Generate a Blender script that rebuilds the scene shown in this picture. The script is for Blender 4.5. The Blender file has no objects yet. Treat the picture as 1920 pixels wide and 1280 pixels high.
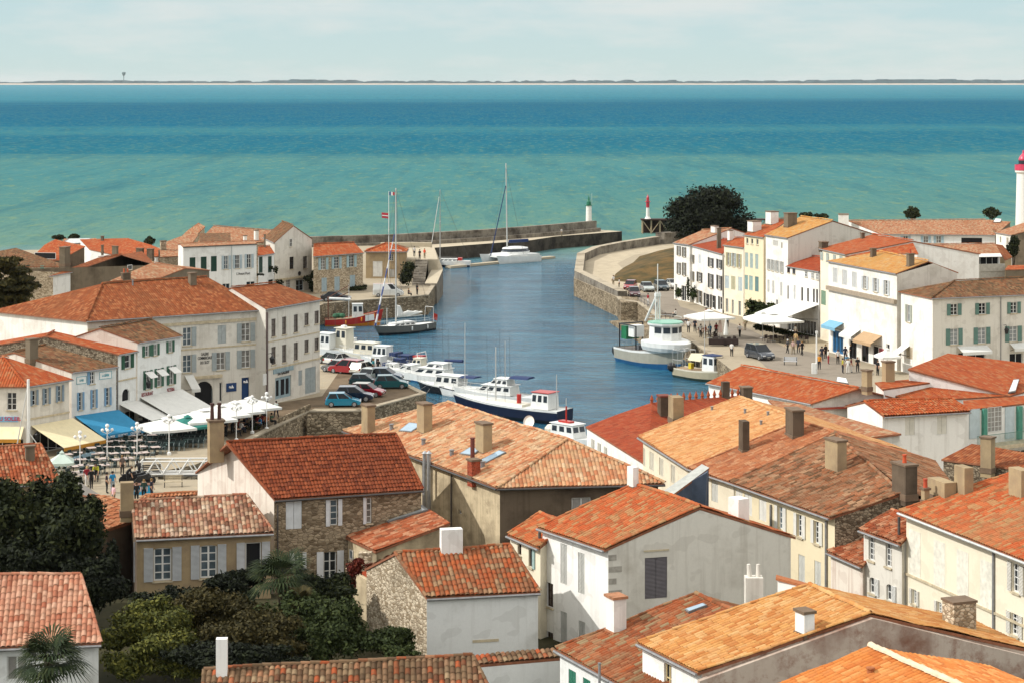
import bpy, math, random
from mathutils import Vector as V, Matrix, noise as mnoise
from mathutils.geometry import tessellate_polygon
import numpy as np
random.seed(7)
SC = bpy.context.scene
COL = SC.collection
F, H, Y0 = 4000.0, 37.0, 150.0
UP = V((0, 0, 1))
rad = math.radians

# ---- camera geometry: a point of the place from a sight line and a known height
def P(px, py, z):
    Y = F * (H - z) / (py - Y0)
    return V(((px - 960) * Y / F, Y, z))
def PY(px, py, Y):
    return V(((px - 960) * Y / F, Y, H - (py - Y0) * Y / F))
def ray(px, py):
    return V(((px - 960) / F, 1, -(py - Y0) / F))
def hit(px, py, p0, n):
    r = ray(px, py); o = V((0, 0, H))
    return o + r * ((p0 - o).dot(n) / r.dot(n))

# ---- colours
def lin(c):
    return c / 12.92 if c <= .04045 else ((c + .055) / 1.055) ** 2.4
def C(r, g, b, k=.8):
    return tuple(min(.9, lin(x / 255) * k) for x in (r, g, b))

# ---- materials
MATS = {}
def newmat(name):
    m = bpy.data.materials.new(name); m.use_nodes = True
    nt = m.node_tree; b = nt.nodes['Principled BSDF']
    return m, nt, b
def node(nt, t, **kw):
    n = nt.nodes.new(t)
    for k, v in kw.items():
        if k in n.inputs.keys() if isinstance(k, str) else False: n.inputs[k].default_value = v
        else: setattr(n, k, v)
    return n
def c4(c): return (c[0], c[1], c[2], 1)
def ramp(nt, fac, stops, interp='LINEAR'):
    r = nt.nodes.new('ShaderNodeValToRGB'); r.color_ramp.interpolation = interp
    e = r.color_ramp.elements
    while len(e) < len(stops): e.new(.5)
    for i, (p, c) in enumerate(stops):
        e[i].position = p; e[i].color = c4(c) if not isinstance(c, (int, float)) else (c, c, c, 1)
    nt.links.new(fac, r.inputs[0]); return r.outputs[0]
def noise_(nt, vec, scale, detail=3, rough=.55):
    n = nt.nodes.new('ShaderNodeTexNoise'); n.inputs['Scale'].default_value = scale
    n.inputs['Detail'].default_value = detail; n.inputs['Roughness'].default_value = rough
    nt.links.new(vec, n.inputs['Vector']); return n.outputs['Fac']
def mapping(nt, vec, scale):
    m = nt.nodes.new('ShaderNodeMapping'); m.inputs['Scale'].default_value = scale
    nt.links.new(vec, m.inputs['Vector']); return m.outputs[0]
def mixc(nt, fac, a, b, mode='MIX'):
    m = nt.nodes.new('ShaderNodeMix'); m.data_type = 'RGBA'; m.blend_type = mode
    for sock, v in ((m.inputs[0], fac), (m.inputs[6], a), (m.inputs[7], b)):
        if isinstance(v, bpy.types.NodeSocket): nt.links.new(v, sock)
        elif isinstance(v, (int, float)): sock.default_value = v
        else: sock.default_value = c4(v)
    return m.outputs[2]
def math_(nt, op, a, b=0.0):
    m = nt.nodes.new('ShaderNodeMath'); m.operation = op
    for s, v in ((m.inputs[0], a), (m.inputs[1], b)):
        if isinstance(v, bpy.types.NodeSocket): nt.links.new(v, s)
        else: s.default_value = v
    return m.outputs[0]
def bump(nt, b, height, strength=.3, dist=.02):
    n = nt.nodes.new('ShaderNodeBump'); n.inputs['Strength'].default_value = strength
    n.inputs['Distance'].default_value = dist
    nt.links.new(height, n.inputs['Height']); nt.links.new(n.outputs[0], b.inputs['Normal'])

def plain(name, c, rough=.6, metal=0., var=.12, scale=3., spec=.4):
    if name in MATS: return MATS[name]
    m, nt, b = newmat(name)
    tc = nt.nodes.new('ShaderNodeTexCoord')
    f = noise_(nt, tc.outputs['Object'], scale, 4)
    dk = tuple(x * (1 - var * 1.6) for x in c); lt = tuple(min(1, x * (1 + var)) for x in c)
    nt.links.new(ramp(nt, f, [(.3, dk), (.7, lt)]), b.inputs['Base Color'])
    b.inputs['Roughness'].default_value = rough; b.inputs['Metallic'].default_value = metal
    b.inputs['Specular IOR Level'].default_value = spec
    MATS[name] = m; return m

def plaster(name, c, stain, amt=.5, streak=.4, spots=None, bs=.25):
    if name in MATS: return MATS[name]
    m, nt, b = newmat(name)
    tc = nt.nodes.new('ShaderNodeTexCoord').outputs['Object']
    big = noise_(nt, tc, .32, 6, .62)
    col = mixc(nt, ramp(nt, big, [(.62 - .28 * amt, 0), (.80 - .22 * amt, 1)]), c, tuple(x * .55 + y * .45 for x, y in zip(c, stain)) if amt < .5 else stain)
    st = noise_(nt, mapping(nt, tc, (2.6, 2.6, .16)), 1., 5, .6)
    col = mixc(nt, math_(nt, 'MULTIPLY', ramp(nt, st, [(.52, 0), (.8, 1)]), streak), col, stain)
    pt = noise_(nt, mapping(nt, tc, (1, 1, 1.3)), .75, 2, .4)
    col = mixc(nt, ramp(nt, pt, [(.585, 0), (.6, .3)]), col, tuple(x * .5 + y * .42 for x, y in zip(c, stain)))
    fine = noise_(nt, tc, 7., 5, .7)
    col = mixc(nt, ramp(nt, fine, [(.35, .0), (.75, .16)]), col, tuple(x * .6 for x in c))
    if spots:
        sp = noise_(nt, tc, 1.3, 7, .75)
        col = mixc(nt, ramp(nt, sp, [(.5, 0), (.68, .8)]), col, spots)
    nt.links.new(col, b.inputs['Base Color']); b.inputs['Roughness'].default_value = .9
    b.inputs['Specular IOR Level'].default_value = .15
    bump(nt, b, fine, bs, .03)
    MATS[name] = m; return m

def rubble(name, c1, c2, mortar, scale=2.4, flat=1.6):
    if name in MATS: return MATS[name]
    m, nt, b = newmat(name)
    tc = nt.nodes.new('ShaderNodeTexCoord').outputs['Object']
    mp = mapping(nt, tc, (1, 1, flat))
    v = nt.nodes.new('ShaderNodeTexVoronoi'); v.inputs['Scale'].default_value = scale
    nt.links.new(mp, v.inputs['Vector'])
    e = nt.nodes.new('ShaderNodeTexVoronoi'); e.feature = 'DISTANCE_TO_EDGE'; e.inputs['Scale'].default_value = scale
    nt.links.new(mp, e.inputs['Vector'])
    sep = nt.nodes.new('ShaderNodeSeparateColor'); nt.links.new(v.outputs['Color'], sep.inputs[0])
    col = ramp(nt, sep.outputs[0], [(.1, c2), (.5, c1), (.9, tuple(x * 1.25 for x in c1))])
    col = mixc(nt, ramp(nt, e.outputs['Distance'], [(.02, 1), (.09, 0)]), col, mortar)
    big = noise_(nt, tc, .4, 5, .6)
    col = mixc(nt, ramp(nt, big, [(.48, 0), (.72, .7)]), col, tuple(x * .45 for x in c2))
    nt.links.new(col, b.inputs['Base Color']); b.inputs['Roughness'].default_value = .95
    b.inputs['Specular IOR Level'].default_value = .1
    bump(nt, b, ramp(nt, e.outputs['Distance'], [(0, 0), (.15, 1)]), .6, .06)
    MATS[name] = m; return m

def tilemat(name, cols, patch=None, amt=.4, lich=None, bumpy=.0, pscale=.05):
    if name in MATS: return MATS[name]
    m, nt, b = newmat(name)
    uv = nt.nodes.new('ShaderNodeTexCoord').outputs['UV']
    fl = nt.nodes.new('ShaderNodeVectorMath'); fl.operation = 'FLOOR'; nt.links.new(uv, fl.inputs[0])
    wn = nt.nodes.new('ShaderNodeTexWhiteNoise'); wn.noise_dimensions = '2D'
    nt.links.new(fl.outputs[0], wn.inputs['Vector'])
    k = len(cols)
    col = ramp(nt, wn.outputs['Value'], [((i + .5) / k, cc) for i, cc in enumerate(cols)])
    tc = nt.nodes.new('ShaderNodeTexCoord').outputs['Object']
    if patch:
        nn = noise_(nt, mapping(nt, uv, (1.0, .55, 1)), pscale, 6, .66)
        col = mixc(nt, ramp(nt, nn, [(.60 - .3 * amt, 0), (.72 - .2 * amt, .85)]), col, mixc(nt, .35, patch, col))
    if lich:
        n2 = noise_(nt, tc, 1.7, 7, .75)
        col = mixc(nt, ramp(nt, n2, [(.5, 0), (.66, .75)]), col, lich)
    n3 = noise_(nt, tc, 9., 4, .7)
    col = mixc(nt, ramp(nt, n3, [(.4, 0), (.8, .35)]), col, tuple(x * .35 for x in cols[0]))
    nt.links.new(col, b.inputs['Base Color']); b.inputs['Roughness'].default_value = .9
    b.inputs['Specular IOR Level'].default_value = .15
    if bumpy:
        sx = nt.nodes.new('ShaderNodeSeparateXYZ'); nt.links.new(uv, sx.inputs[0])
        w = math_(nt, 'ABSOLUTE', math_(nt, 'SINE', math_(nt, 'MULTIPLY', sx.outputs[0], math.pi)))
        w2 = math_(nt, 'SUBTRACT', w, math_(nt, 'MULTIPLY', math_(nt, 'FRACT', sx.outputs[1]), .45))
        bump(nt, b, math_(nt, 'ADD', w2, n3), bumpy, .07)
    else: bump(nt, b, n3, .3, .02)
    MATS[name] = m; return m

def shutmat(name, c, slats=True):
    if name in MATS: return MATS[name]
    m, nt, b = newmat(name)
    tc = nt.nodes.new('ShaderNodeTexCoord').outputs['Object']
    n = noise_(nt, tc, 2.2, 4)
    col = ramp(nt, n, [(.3, tuple(x * .8 for x in c)), (.7, c)])
    nt.links.new(col, b.inputs['Base Color']); b.inputs['Roughness'].default_value = .6
    if slats:
        w = nt.nodes.new('ShaderNodeTexWave'); w.bands_direction = 'Z'; w.inputs['Scale'].default_value = 4.5
        nt.links.new(tc, w.inputs['Vector']); bump(nt, b, w.outputs['Fac'], .8, .04)
    MATS[name] = m; return m

# ---- mesh builder
class MB:
    def __init__(s): s.v = []; s.f = []; s.m = []; s.uv = []
    def add(s, pts, m=0, uv=None):
        i = len(s.v); s.v += [tuple(p) for p in pts]; s.f.append(tuple(range(i, i + len(pts)))); s.m.append(m)
        s.uv.append(uv or [(0, 0)] * len(pts))
    def obox(s, o, a, b, c, m=0):
        o, a, b, c = V(o), V(a), V(b), V(c)
        if a.cross(b).dot(c) < 0: a, b = b, a
        q = [o, o + a, o + a + b, o + b, o + c, o + a + c, o + a + b + c, o + b + c]
        for t in ((3, 2, 1, 0), (4, 5, 6, 7), (0, 1, 5, 4), (1, 2, 6, 5), (2, 3, 7, 6), (3, 0, 4, 7)):
            s.add([q[k] for k in t], m)
    def box(s, c, size, m=0, rz=0):
        R = Matrix.Rotation(rz, 3, 'Z'); c = V(c)
        a, b, d = R @ V((size[0], 0, 0)), R @ V((0, size[1], 0)), V((0, 0, size[2]))
        s.obox(c - a / 2 - b / 2 - d / 2, a, b, d, m)
    def prism(s, poly, t, m=0, mside=None):
        t = V(t); poly = [V(p) for p in poly]; n = len(poly)
        s.add([p + t for p in poly], m); s.add(poly[::-1], m if mside is None else mside)
        for i in range(n):
            j = (i + 1) % n; s.add([poly[i], poly[j], poly[j] + t, poly[i] + t], m if mside is None else mside)
    def tube(s, p0, p1, r0, r1=None, n=8, m=0, cap=True):
        p0, p1 = V(p0), V(p1); r1 = r0 if r1 is None else r1
        d = p1 - p0
        if d.length < 1e-6: return
        q = d.to_track_quat('Z', 'Y'); a, b = q @ V((1, 0, 0)), q @ V((0, 1, 0))
        A = [p0 + (a * math.cos(2 * math.pi * k / n) + b * math.sin(2 * math.pi * k / n)) * r0 for k in range(n)]
        B = [p1 + (a * math.cos(2 * math.pi * k / n) + b * math.sin(2 * math.pi * k / n)) * r1 for k in range(n)]
        for k in range(n):
            j = (k + 1) % n; s.add([A[k], A[j], B[j], B[k]], m)
        if cap: s.add(A[::-1], m); s.add(B, m)
    def path(s, pts, r, n=6, m=0):
        for a, b in zip(pts, pts[1:]): s.tube(a, b, r, r, n, m)
    def lathe(s, o, prof, n=16, m=0, ax=UP):
        o = V(o)
        for (r0, z0), (r1, z1) in zip(prof, prof[1:]):
            for k in range(n):
                a, b = 2 * math.pi * k / n, 2 * math.pi * (k + 1) / n
                q = []
                for (r, z, t) in ((r0, z0, a), (r0, z0, b), (r1, z1, b), (r1, z1, a)):
                    if r < 1e-5 and q and (q[-1] - (o + V((0, 0, z)))).length < 1e-5: continue
                    q.append(o + V((r * math.cos(t), r * math.sin(t), z)))
                if len(q) > 2 and (q[0] - q[-1]).length < 1e-6: q = q[:-1]
                if len(q) > 2: s.add(q, m)
    def ball(s, c, r, n=10, m=0, sz=1.):
        k = n // 2
        s.lathe(V(c), [(r * math.sin(math.pi * i / k), -r * sz * math.cos(math.pi * i / k)) for i in range(k + 1)], n, m)
    def loft(s, rings, m=0, caps=True, closed=True):
        for A, B in zip(rings, rings[1:]):
            n = len(A)
            for k in range(n if closed else n - 1):
                j = (k + 1) % n
                q = [A[k], A[j], B[j], B[k]]
                s.add(q, m)
        if caps: s.add(list(rings[0])[::-1], m); s.add(rings[-1], m)
    def build(s, name, mats, parent=None, org=None, smooth=False, merge=False):
        me = bpy.data.meshes.new(name)
        o = V((0, 0, 0)) if org is None else V(org)
        v = np.array(s.v, dtype=np.float64).reshape(-1, 3) - np.array(o)
        me.from_pydata(v.tolist(), [], s.f)
        if not isinstance(mats, (list, tuple)): mats = [mats]
        for mm in mats: me.materials.append(mm)
        me.polygons.foreach_set('material_index', s.m)
        uvl = me.uv_layers.new(name='UVMap')
        uvl.data.foreach_set('uv', np.array([c for f in s.uv for p in f for c in p], dtype=np.float32))
        if merge:
            import bmesh
            bm = bmesh.new(); bm.from_mesh(me); bmesh.ops.remove_doubles(bm, verts=bm.verts, dist=1e-4)
            bmesh.ops.recalc_face_normals(bm, faces=bm.faces); bm.to_mesh(me); bm.free()
        if smooth: me.polygons.foreach_set('use_smooth', [True] * len(me.polygons))
        me.update()
        ob = bpy.data.objects.new(name, me); COL.objects.link(ob)
        if parent: ob.parent = parent
        elif org is not None: ob.location = o
        return ob

def tag(o, label=None, cat=None, group=None, kind=None):
    if label: o['label'] = label
    if cat: o['category'] = cat
    if group: o['group'] = group
    if kind: o['kind'] = kind
    return o
def thing(name, label, cat, loc, rz=0, group=None):
    o = bpy.data.objects.new(name, None); COL.objects.link(o); o.location = V(loc); o.rotation_euler = (0, 0, rz)
    o.empty_display_size = .3
    return tag(o, label, cat, group)
def dup(root, loc, rz, label, group=None, scale=None, swap=None):
    def cp(o, par):
        c = o.copy(); COL.objects.link(c)
        if par: c.parent = par
        if swap and c.type == 'MESH':
            for i, sl in enumerate(c.material_slots):
                if sl.material and sl.material.name in swap:
                    sl.link = 'OBJECT'; sl.material = swap[sl.material.name]
        for k in list(o.children): cp(k, c)
        return c
    r = cp(root, None); r.location = V(loc); r.rotation_euler = (0, 0, rz); r['label'] = label
    if group: r['group'] = group
    if scale: r.scale = (scale,) * 3
    return r

# ---- shared palette
GLASS = plain('dark_window_glass', (.02, .025, .03), .12, 0, .3, 1.2, .6)
FRAME = plain('white_window_paint', C(235, 235, 230), .5, 0, .05)
GREYF = plain('grey_window_paint', C(190, 200, 200), .5, 0, .05)
BROWNF = plain('dark_wood_frame', C(70, 50, 40), .6)
STONE = plain('pale_trim_stone', C(205, 190, 160), .85, 0, .15)
ZINC = plain('zinc_gutter', C(150, 150, 150), .5, .3, .15)
DARK = plain('dark_interior', (.006, .006, .007), .9, 0, .1)
IRON = plain('black_painted_iron', (.015, .015, .016), .45)
WHITE = plain('white_paint', C(240, 240, 235), .5, 0, .04)
W = {
 'white': plaster('white_limewash', C(236, 234, 228, .92), C(160, 150, 134), .3, .4),
 'warm': plaster('warm_white_limewash', C(236, 233, 225, .9), C(176, 160, 138), .36, .42),
 'cool': plaster('cool_white_limewash', C(228, 229, 225, .9), C(158, 154, 142), .3, .3),
 'grey': plaster('grey_white_render', C(224, 219, 207, .86), C(150, 138, 120), .36, .45),
 'cream': plaster('cream_render', C(238, 228, 204, .86), C(210, 196, 168), .4, .2),
 'yellow': plaster('yellow_render', C(236, 222, 188, .85), C(220, 204, 172), .3, .2),
 'ochre': plaster('ochre_render', C(214, 196, 162, .82), C(128, 114, 92), .62, .7, C(150, 134, 108)),
 'stain': plaster('stained_white_limewash', C(232, 222, 208, .88), C(170, 120, 95), .35, .8),
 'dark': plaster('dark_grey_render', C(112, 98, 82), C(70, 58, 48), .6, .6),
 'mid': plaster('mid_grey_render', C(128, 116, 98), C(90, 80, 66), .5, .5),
 'mott': rubble('mottled_brown_stone', C(176, 158, 132, .72), C(126, 108, 86, .72), C(140, 124, 102, .72), 3.2, 1.9),
 'tan': plaster('tan_stone_wall', C(186, 164, 128, .74), C(140, 122, 98), .5, .4, C(158, 138, 112)),
 'pink': plaster('weathered_pink_stucco', C(204, 188, 172), C(132, 92, 74), .55, .4, C(140, 98, 78)),
 'rub': rubble('grey_rubble_stone', C(160, 146, 124), C(104, 90, 74), C(96, 84, 70), 4.2),
 'rubp': rubble('pale_rubble_stone', C(205, 190, 165), C(160, 142, 115), C(150, 134, 112), 4.2),
 'quay': rubble('quay_blocks', C(165, 150, 125), C(120, 106, 86), C(96, 84, 68), 2.0, 2.0),
}
def tm(name, cols, patch=None, amt=.4, lich=None, K_=.56, **k):
    def ds(c):
        l = .3 * c[0] + .59 * c[1] + .11 * c[2]
        return tuple(x * .95 + l * .05 + d for x, d in zip(c, (2, 3, -2)))
    cols = [ds(c) for c in cols]; patch = ds(patch) if patch else None
    return tilemat(name, [C(*c, K_) for c in cols], C(*patch, K_) if patch else None, amt, C(*lich, K_) if lich else None, **k)
B_ = 1.0
T = {
 'rust': tm('rust_tiles', [(172, 88, 50), (196, 106, 62), (150, 74, 44), (206, 128, 84)], (150, 92, 58), .4, bumpy=B_),
 'orange': tm('orange_tiles', [(212, 98, 54), (226, 114, 64), (196, 84, 46), (218, 136, 92)], (190, 96, 56), .3, bumpy=B_),
 'red': tm('red_tiles', [(196, 80, 48), (214, 96, 60), (178, 70, 44), (206, 104, 70)], (170, 76, 50), .3, bumpy=B_),
 'pinkf': tm('pink_tiles', [(214, 142, 104), (230, 166, 128), (190, 112, 80), (222, 184, 148)], (176, 118, 84), .4, bumpy=B_),
 'gold': tm('golden_tiles', [(226, 158, 84), (236, 176, 106), (214, 138, 74), (222, 180, 124)], (208, 150, 70), .4, bumpy=B_, K_=0.65),
 'brown': tm('brown_weathered_tiles', [(150, 92, 62), (176, 116, 80), (122, 76, 54), (190, 140, 100), (110, 84, 62)], (112, 86, 60), .55, (160, 140, 108), bumpy=B_),
 'oldred': tm('old_mixed_tiles', [(178, 92, 62), (200, 118, 84), (140, 74, 54), (206, 150, 112), (120, 84, 64)], (128, 84, 60), .5, (176, 150, 118), bumpy=B_),
 # with modelled tiles
 'gpale': tm('pale_salmon_tiles', [(238, 184, 140), (226, 150, 108), (206, 122, 84), (244, 208, 170), (216, 168, 128)], (226, 140, 98), .3, (150, 112, 84), K_=0.6),
 'gmix': tm('mixed_old_canal_tiles', [(196, 122, 96), (236, 214, 190), (160, 86, 66), (220, 168, 138), (118, 76, 60), (228, 190, 160)], (120, 80, 62), .35, (110, 88, 70), K_=0.6),
 'gorange': tm('orange_canal_tiles', [(216, 100, 56), (226, 124, 76), (200, 88, 50), (206, 150, 104)], (184, 150, 108), .5, (150, 118, 78), K_=0.6),
 'ggold': tm('golden_canal_tiles', [(230, 166, 100), (222, 148, 84), (236, 184, 126), (208, 130, 72)], (238, 196, 138), .35, (196, 130, 70), K_=0.65),
 'gbrown': tm('mossy_brown_canal_tiles', [(172, 104, 70), (198, 130, 94), (134, 82, 60), (212, 164, 128), (116, 84, 62)], (136, 92, 66), .5, (186, 150, 118)),
 'grust': tm('rust_canal_tiles', [(194, 96, 60), (216, 130, 92), (166, 78, 50), (224, 160, 124)], (150, 84, 56), .4, (120, 90, 66)),
 'gdark': tm('dark_striped_canal_tiles', [(150, 118, 92), (120, 86, 66), (186, 156, 124), (206, 98, 58), (98, 74, 58), (168, 128, 100)], (100, 80, 60), .4, (120, 100, 76)),
 'gmach': tm('red_machine_tiles', [(164, 80, 50), (146, 68, 44), (178, 92, 60), (126, 60, 42)], (130, 66, 48), .35),
 'gpink': tm('rosy_canal_tiles', [(220, 146, 118), (236, 186, 160), (196, 112, 86), (228, 168, 140)], (190, 110, 80), .3, (170, 120, 92), K_=0.6),
 'gterra': tm('terracotta_canal_tiles', [(206, 124, 84), (218, 142, 100), (190, 104, 70), (224, 160, 120)], (196, 120, 80), .3, (170, 120, 90)),
}
SH = {}
def shut(rgb, slats=True):
    k = (rgb, slats)
    if k not in SH: SH[k] = shutmat('shutter_paint_%02x%02x%02x' % rgb, C(*rgb), slats)
    return SH[k]

# ---- roofs
def sag(q): return .075 * mnoise.noise(V((q.x * .33, q.y * .33, 1.7))) + .02 * mnoise.noise(V((q.x * 1.6, q.y * 1.6, 4.)))
def tiles(mb, poly, o, ud, vd, n, pu, pv, amp, st, m, rnd, K=6):
    q = [((p - o).dot(ud), (p - o).dot(vd)) for p in poly]
    umin, umax = min(a for a, b in q), max(a for a, b in q)
    us = list(np.arange(math.floor(umin / pu) * pu, umax + pu, pu / K))
    us = [umin + 1e-3] + [u for u in us if umin + .004 < u < umax - .004] + [umax - 1e-3]
    def span(u):
        t = []
        for i in range(len(q)):
            (a, b), (c, d) = q[i], q[(i + 1) % len(q)]
            if (a - u) * (c - u) <= 0 and abs(a - c) > 1e-9: t.append(b + (d - b) * (u - a) / (c - a))
        return (min(t), max(t)) if len(t) >= 2 else None
    sp = [span(u) for u in us]
    h = {}; ph = {}
    for k in range(len(us) - 1):
        if not sp[k] or not sp[k + 1]: continue
        u0, u1 = us[k], us[k + 1]; ci = math.floor((u0 + 1e-4) / pu)
        h0 = amp * abs(math.sin(math.pi * (u0 / pu - ci))) ** .75
        h1 = amp * abs(math.sin(math.pi * min(1, u1 / pu - ci))) ** .75
        (a0, b0), (a1, b1) = sp[k], sp[k + 1]
        j0, j1 = math.floor(min(a0, a1) / pv) - 1, math.ceil(max(b0, b1) / pv) + 1
        for j in range(j0, j1):
            key = (ci, j)
            if key not in h: h[key] = (rnd.uniform(0, .014) + (.03 if rnd.random() < .02 else 0), rnd.uniform(-.03, .03) + (rnd.uniform(-.12, .05) if rnd.random() < .03 else 0))
            dz, dv = h[key]; dz *= (.5 if st < .02 else 1)
            if ci not in ph: ph[ci] = rnd.uniform(-.5, .5) * pv * (.45 if pv > .4 else 0)
            dv += ph[ci]
            lo, hi = j * pv + dv, (j + 1) * pv + ph[ci] + .09
            v00, v01 = max(lo, a0), min(hi, b0); v10, v11 = max(lo, a1), min(hi, b1)
            if v01 <= v00 + .003 and v11 <= v10 + .003: continue
            v01 = max(v01, v00); v11 = max(v11, v10)
            def pt(u, v, hh):
                fr = (v - lo) / pv
                q = o + ud * u + vd * v + n * (.012 + hh + dz + st * (1 - fr)); q.z += sag(q); return q
            uvc = lambda u, v: (ci + .5, j + .5)
            mb.add([pt(u0, v00, h0), pt(u1, v10, h1), pt(u1, v11, h1), pt(u0, v01, h0)], m, [(ci + .1 + .8 * (u - ci * pu) / pu, j + .1 + .8 * min(1, max(0, (v - lo) / pv))) for u, v in ((u0, v00), (u1, v10), (u1, v11), (u0, v01))])

def ridge(mb, a, b, r=.12, m=0, seg=.42, rnd=random):
    a, b = V(a), V(b); L = (b - a).length
    if L < .3: return
    d = (b - a) / L; side = d.cross(UP).normalized(); up = side.cross(d).normalized()
    k = max(1, round(L / seg))
    for i in range(k):
        p, q = a + d * (L * i / k), a + d * min(L, L * (i + 1) / k + .04)
        p = p + UP * sag(p); q = q + UP * sag(q)
        rr = r * rnd.uniform(.92, 1.06); z = rnd.uniform(0, .02)
        rg = []
        for pp, rs in ((p, rr * 1.1), (q, rr * .9)):
            rg.append([pp + side * (rs * math.cos(t)) + up * (rs * math.sin(t) * .9 + z) for t in [math.pi * j / 5 for j in range(6)]])
        uv = [(i * 7 + .5, .5)] * 4
        for j in range(5): mb.add([rg[0][j], rg[0][j + 1], rg[1][j + 1], rg[1][j]], m, uv)

def facet(mb, poly, geo, mt=0, ms=1, rnd=random, thick=.13, o=None, ud=None):
    """poly[0]->poly[1] is the eave, left to right seen from outside"""
    poly = [V(p) for p in poly]
    o = poly[0] if o is None else o
    ud = (poly[1] - poly[0]).normalized() if ud is None else ud
    n = None
    for k in range(2, len(poly)):
        n = (poly[1] - poly[0]).cross(poly[k] - poly[0])
        if n.length > 1e-3: break
    n.normalize()
    if n.z < 0: n = -n
    vd = n.cross(ud).normalized()
    pu, pv = (geo['pu'], geo['pv']) if geo else (.25, .42)
    uv = [((p - o).dot(ud) / pu, (p - o).dot(vd) / pv) for p in poly]
    if geo and geo.get('g'): mb.add([p - UP * .055 for p in poly], mt, uv)
    else: mb.add(poly, mt, uv)
    low = [p - UP * thick for p in poly]
    mb.add(low[::-1], ms)
    for i in range(len(poly)):
        j = (i + 1) % len(poly); mb.add([low[i], low[j], poly[j], poly[i]], ms)
    if geo and geo.get('g'): tiles(mb, poly, o, ud, vd, n, pu, pv, geo.get('amp', .075), geo.get('st', .03), mt, rnd)
    return n
CANAL = dict(g=1, pu=.25, pv=.42, amp=.085, st=.03)
SIDE = dict(g=1, pu=.24, pv=.46, amp=.06, st=.012)
MACH = dict(g=1, pu=.21, pv=.34, amp=.045, st=.045)
FARG = dict(g=0, pu=.25, pv=.42)
UNDER = plain('roof_edge_mortar', C(150, 96, 68), .9, 0, .2)

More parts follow.
